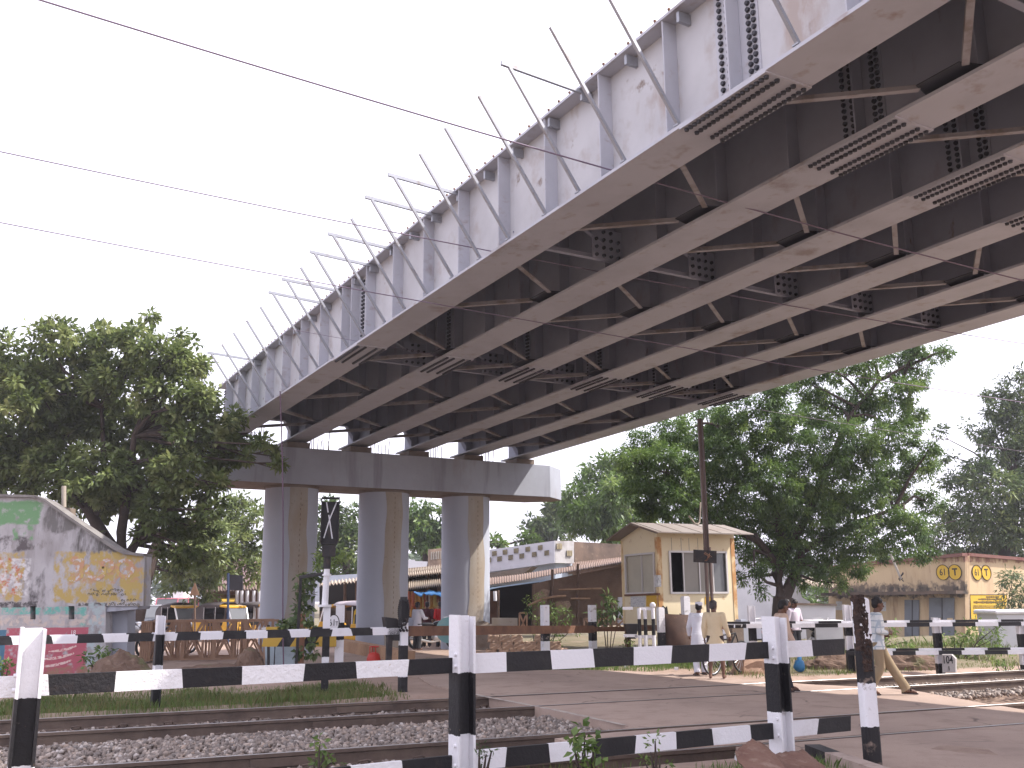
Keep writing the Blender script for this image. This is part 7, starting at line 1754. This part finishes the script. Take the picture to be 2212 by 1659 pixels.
car('dark hatchback with a pale roof behind the auto rickshaws on the left', 'parked_car', 'car', m_cdark, m_croof, 3.6, 1.5, 1.48, 1.0, (330, 1400, 50, math.radians(-108)))
car('pink roofed minivan behind the dark car in the side street', 'minivan', 'van', m_cpink, m_cpink, 3.4, 1.5, 1.85, .2, (376, 1400, 62, math.radians(-98)))
# side street furniture far left
ts_ = thing('warning_sign', 'triangular road sign seen from behind on a post at the left street', 'sign', (D(420, 1380, 36).x, 36, 0))
b = MB(); b.cyl(D(421, 1400, 36.06), D(421, 1262, 36.06), .035, n=8); b.build('post', m_beam, ts_)
b = MB(); b.prism([D(409, 1286, 36), D(431, 1286, 36), D(421, 1258, 36)], (0, .02, 0)); b.build('plate', m_wood, ts_)
bs_ = thing('shop_sign', 'dark board on a blue post in front of the side street shops', 'sign', (D(493, 1380, 40).x, 40, 0))
b = MB(); b.cyl(D(492, 1400, 40), D(493, 1238, 40), .05, n=8); b.build('post', m_cl_blue, bs_)
b = MB(); b.prism([D(494, 1241, 40), D(524, 1243, 40), D(524, 1275, 40), D(494, 1275, 40)], (0, .06, 0)); b.build('board', m_cl_dark, bs_)
ss_ = thing('street_shop', 'low shop with a yellow awning in the side street behind the rickshaws', 'shop', (D(520, 1330, 48).x, 48, 0))
facade(D(520, 1300, 50), (1, 0), [(440, 1262), (580, 1258), (580, 1390), (440, 1390)], 3, m_beam, 'wall', ss_)
b = MB(); b.prism([D(476, 1286, 48), D(510, 1286, 48), D(506, 1300, 46.5), D(478, 1300, 46.5)], (0, .02, .03)); b.build('awning', m_haz, ss_)
b = MB(); corr(b, [D(430, 1278, 47), D(580, 1272, 47)], [D(430, 1268, 50), D(580, 1262, 50)], 24, .05); o = b.build('roof', m_tinb, ss_); o.modifiers.new('t', 'SOLIDIFY').thickness = .02
for u in (512, 522, 534, 548, 560): b = MB(); b.cyl(D(u, 1390, 46.8), D(u, 1276, 46.8), .08, n=7); b.build('post', m_whitew, ss_)
ph_ = thing('pale_house', 'pale pink upper storey glimpsed through the street tree', 'house', (D(500, 1240, 62).x, 62, 0))
facade(D(520, 1220, 62), (1, 0), [(478, 1205), (575, 1200), (575, 1262), (478, 1262)], 4, mat('pink_wash', (.48, .36, .35), .9), 'wall', ph_)
for u in (495, 515, 540): b = MB(); b.prism([D(u, 1218, 61.96), D(u + 9, 1218, 61.96), D(u + 9, 1236, 61.96), D(u, 1236, 61.96)], (0, .02, 0)); b.build('window', m_dark, ph_)
b = MB(); b.prism([D(370, 1278, 95), D(396, 1278, 95), D(396, 1296, 95), D(370, 1296, 95)], (0, 3, 0)); o = b.build('white_hoarding', m_white, at=D(383, 1300, 95)); tag(o, 'small white hoarding far down the side street', 'hoarding')
# ---- thin bright haze between the camera and the far things
hb = MB(); hb.box((0, 0, 9.0), (3400, 3400, 22.0)); hz = hb.build('haze', m_white); hz.data.materials.clear()
hm = bpy.data.materials.new('haze_air'); hm.use_nodes = True; N = hm.node_tree.nodes; N.remove(N['Principled BSDF'])
pv = N.new('ShaderNodeVolumePrincipled'); pv.inputs['Color'].default_value = (.93, .92, 1, 1); pv.inputs['Density'].default_value = .0009; pv.inputs['Anisotropy'].default_value = .3
hm.node_tree.links.new(pv.outputs[0], N['Material Output'].inputs['Volume']); hz.data.materials.append(hm)
tag(hz, 'thin bright haze in the air', 'haze', kind='stuff'); SC.cycles.volume_bounces = 0
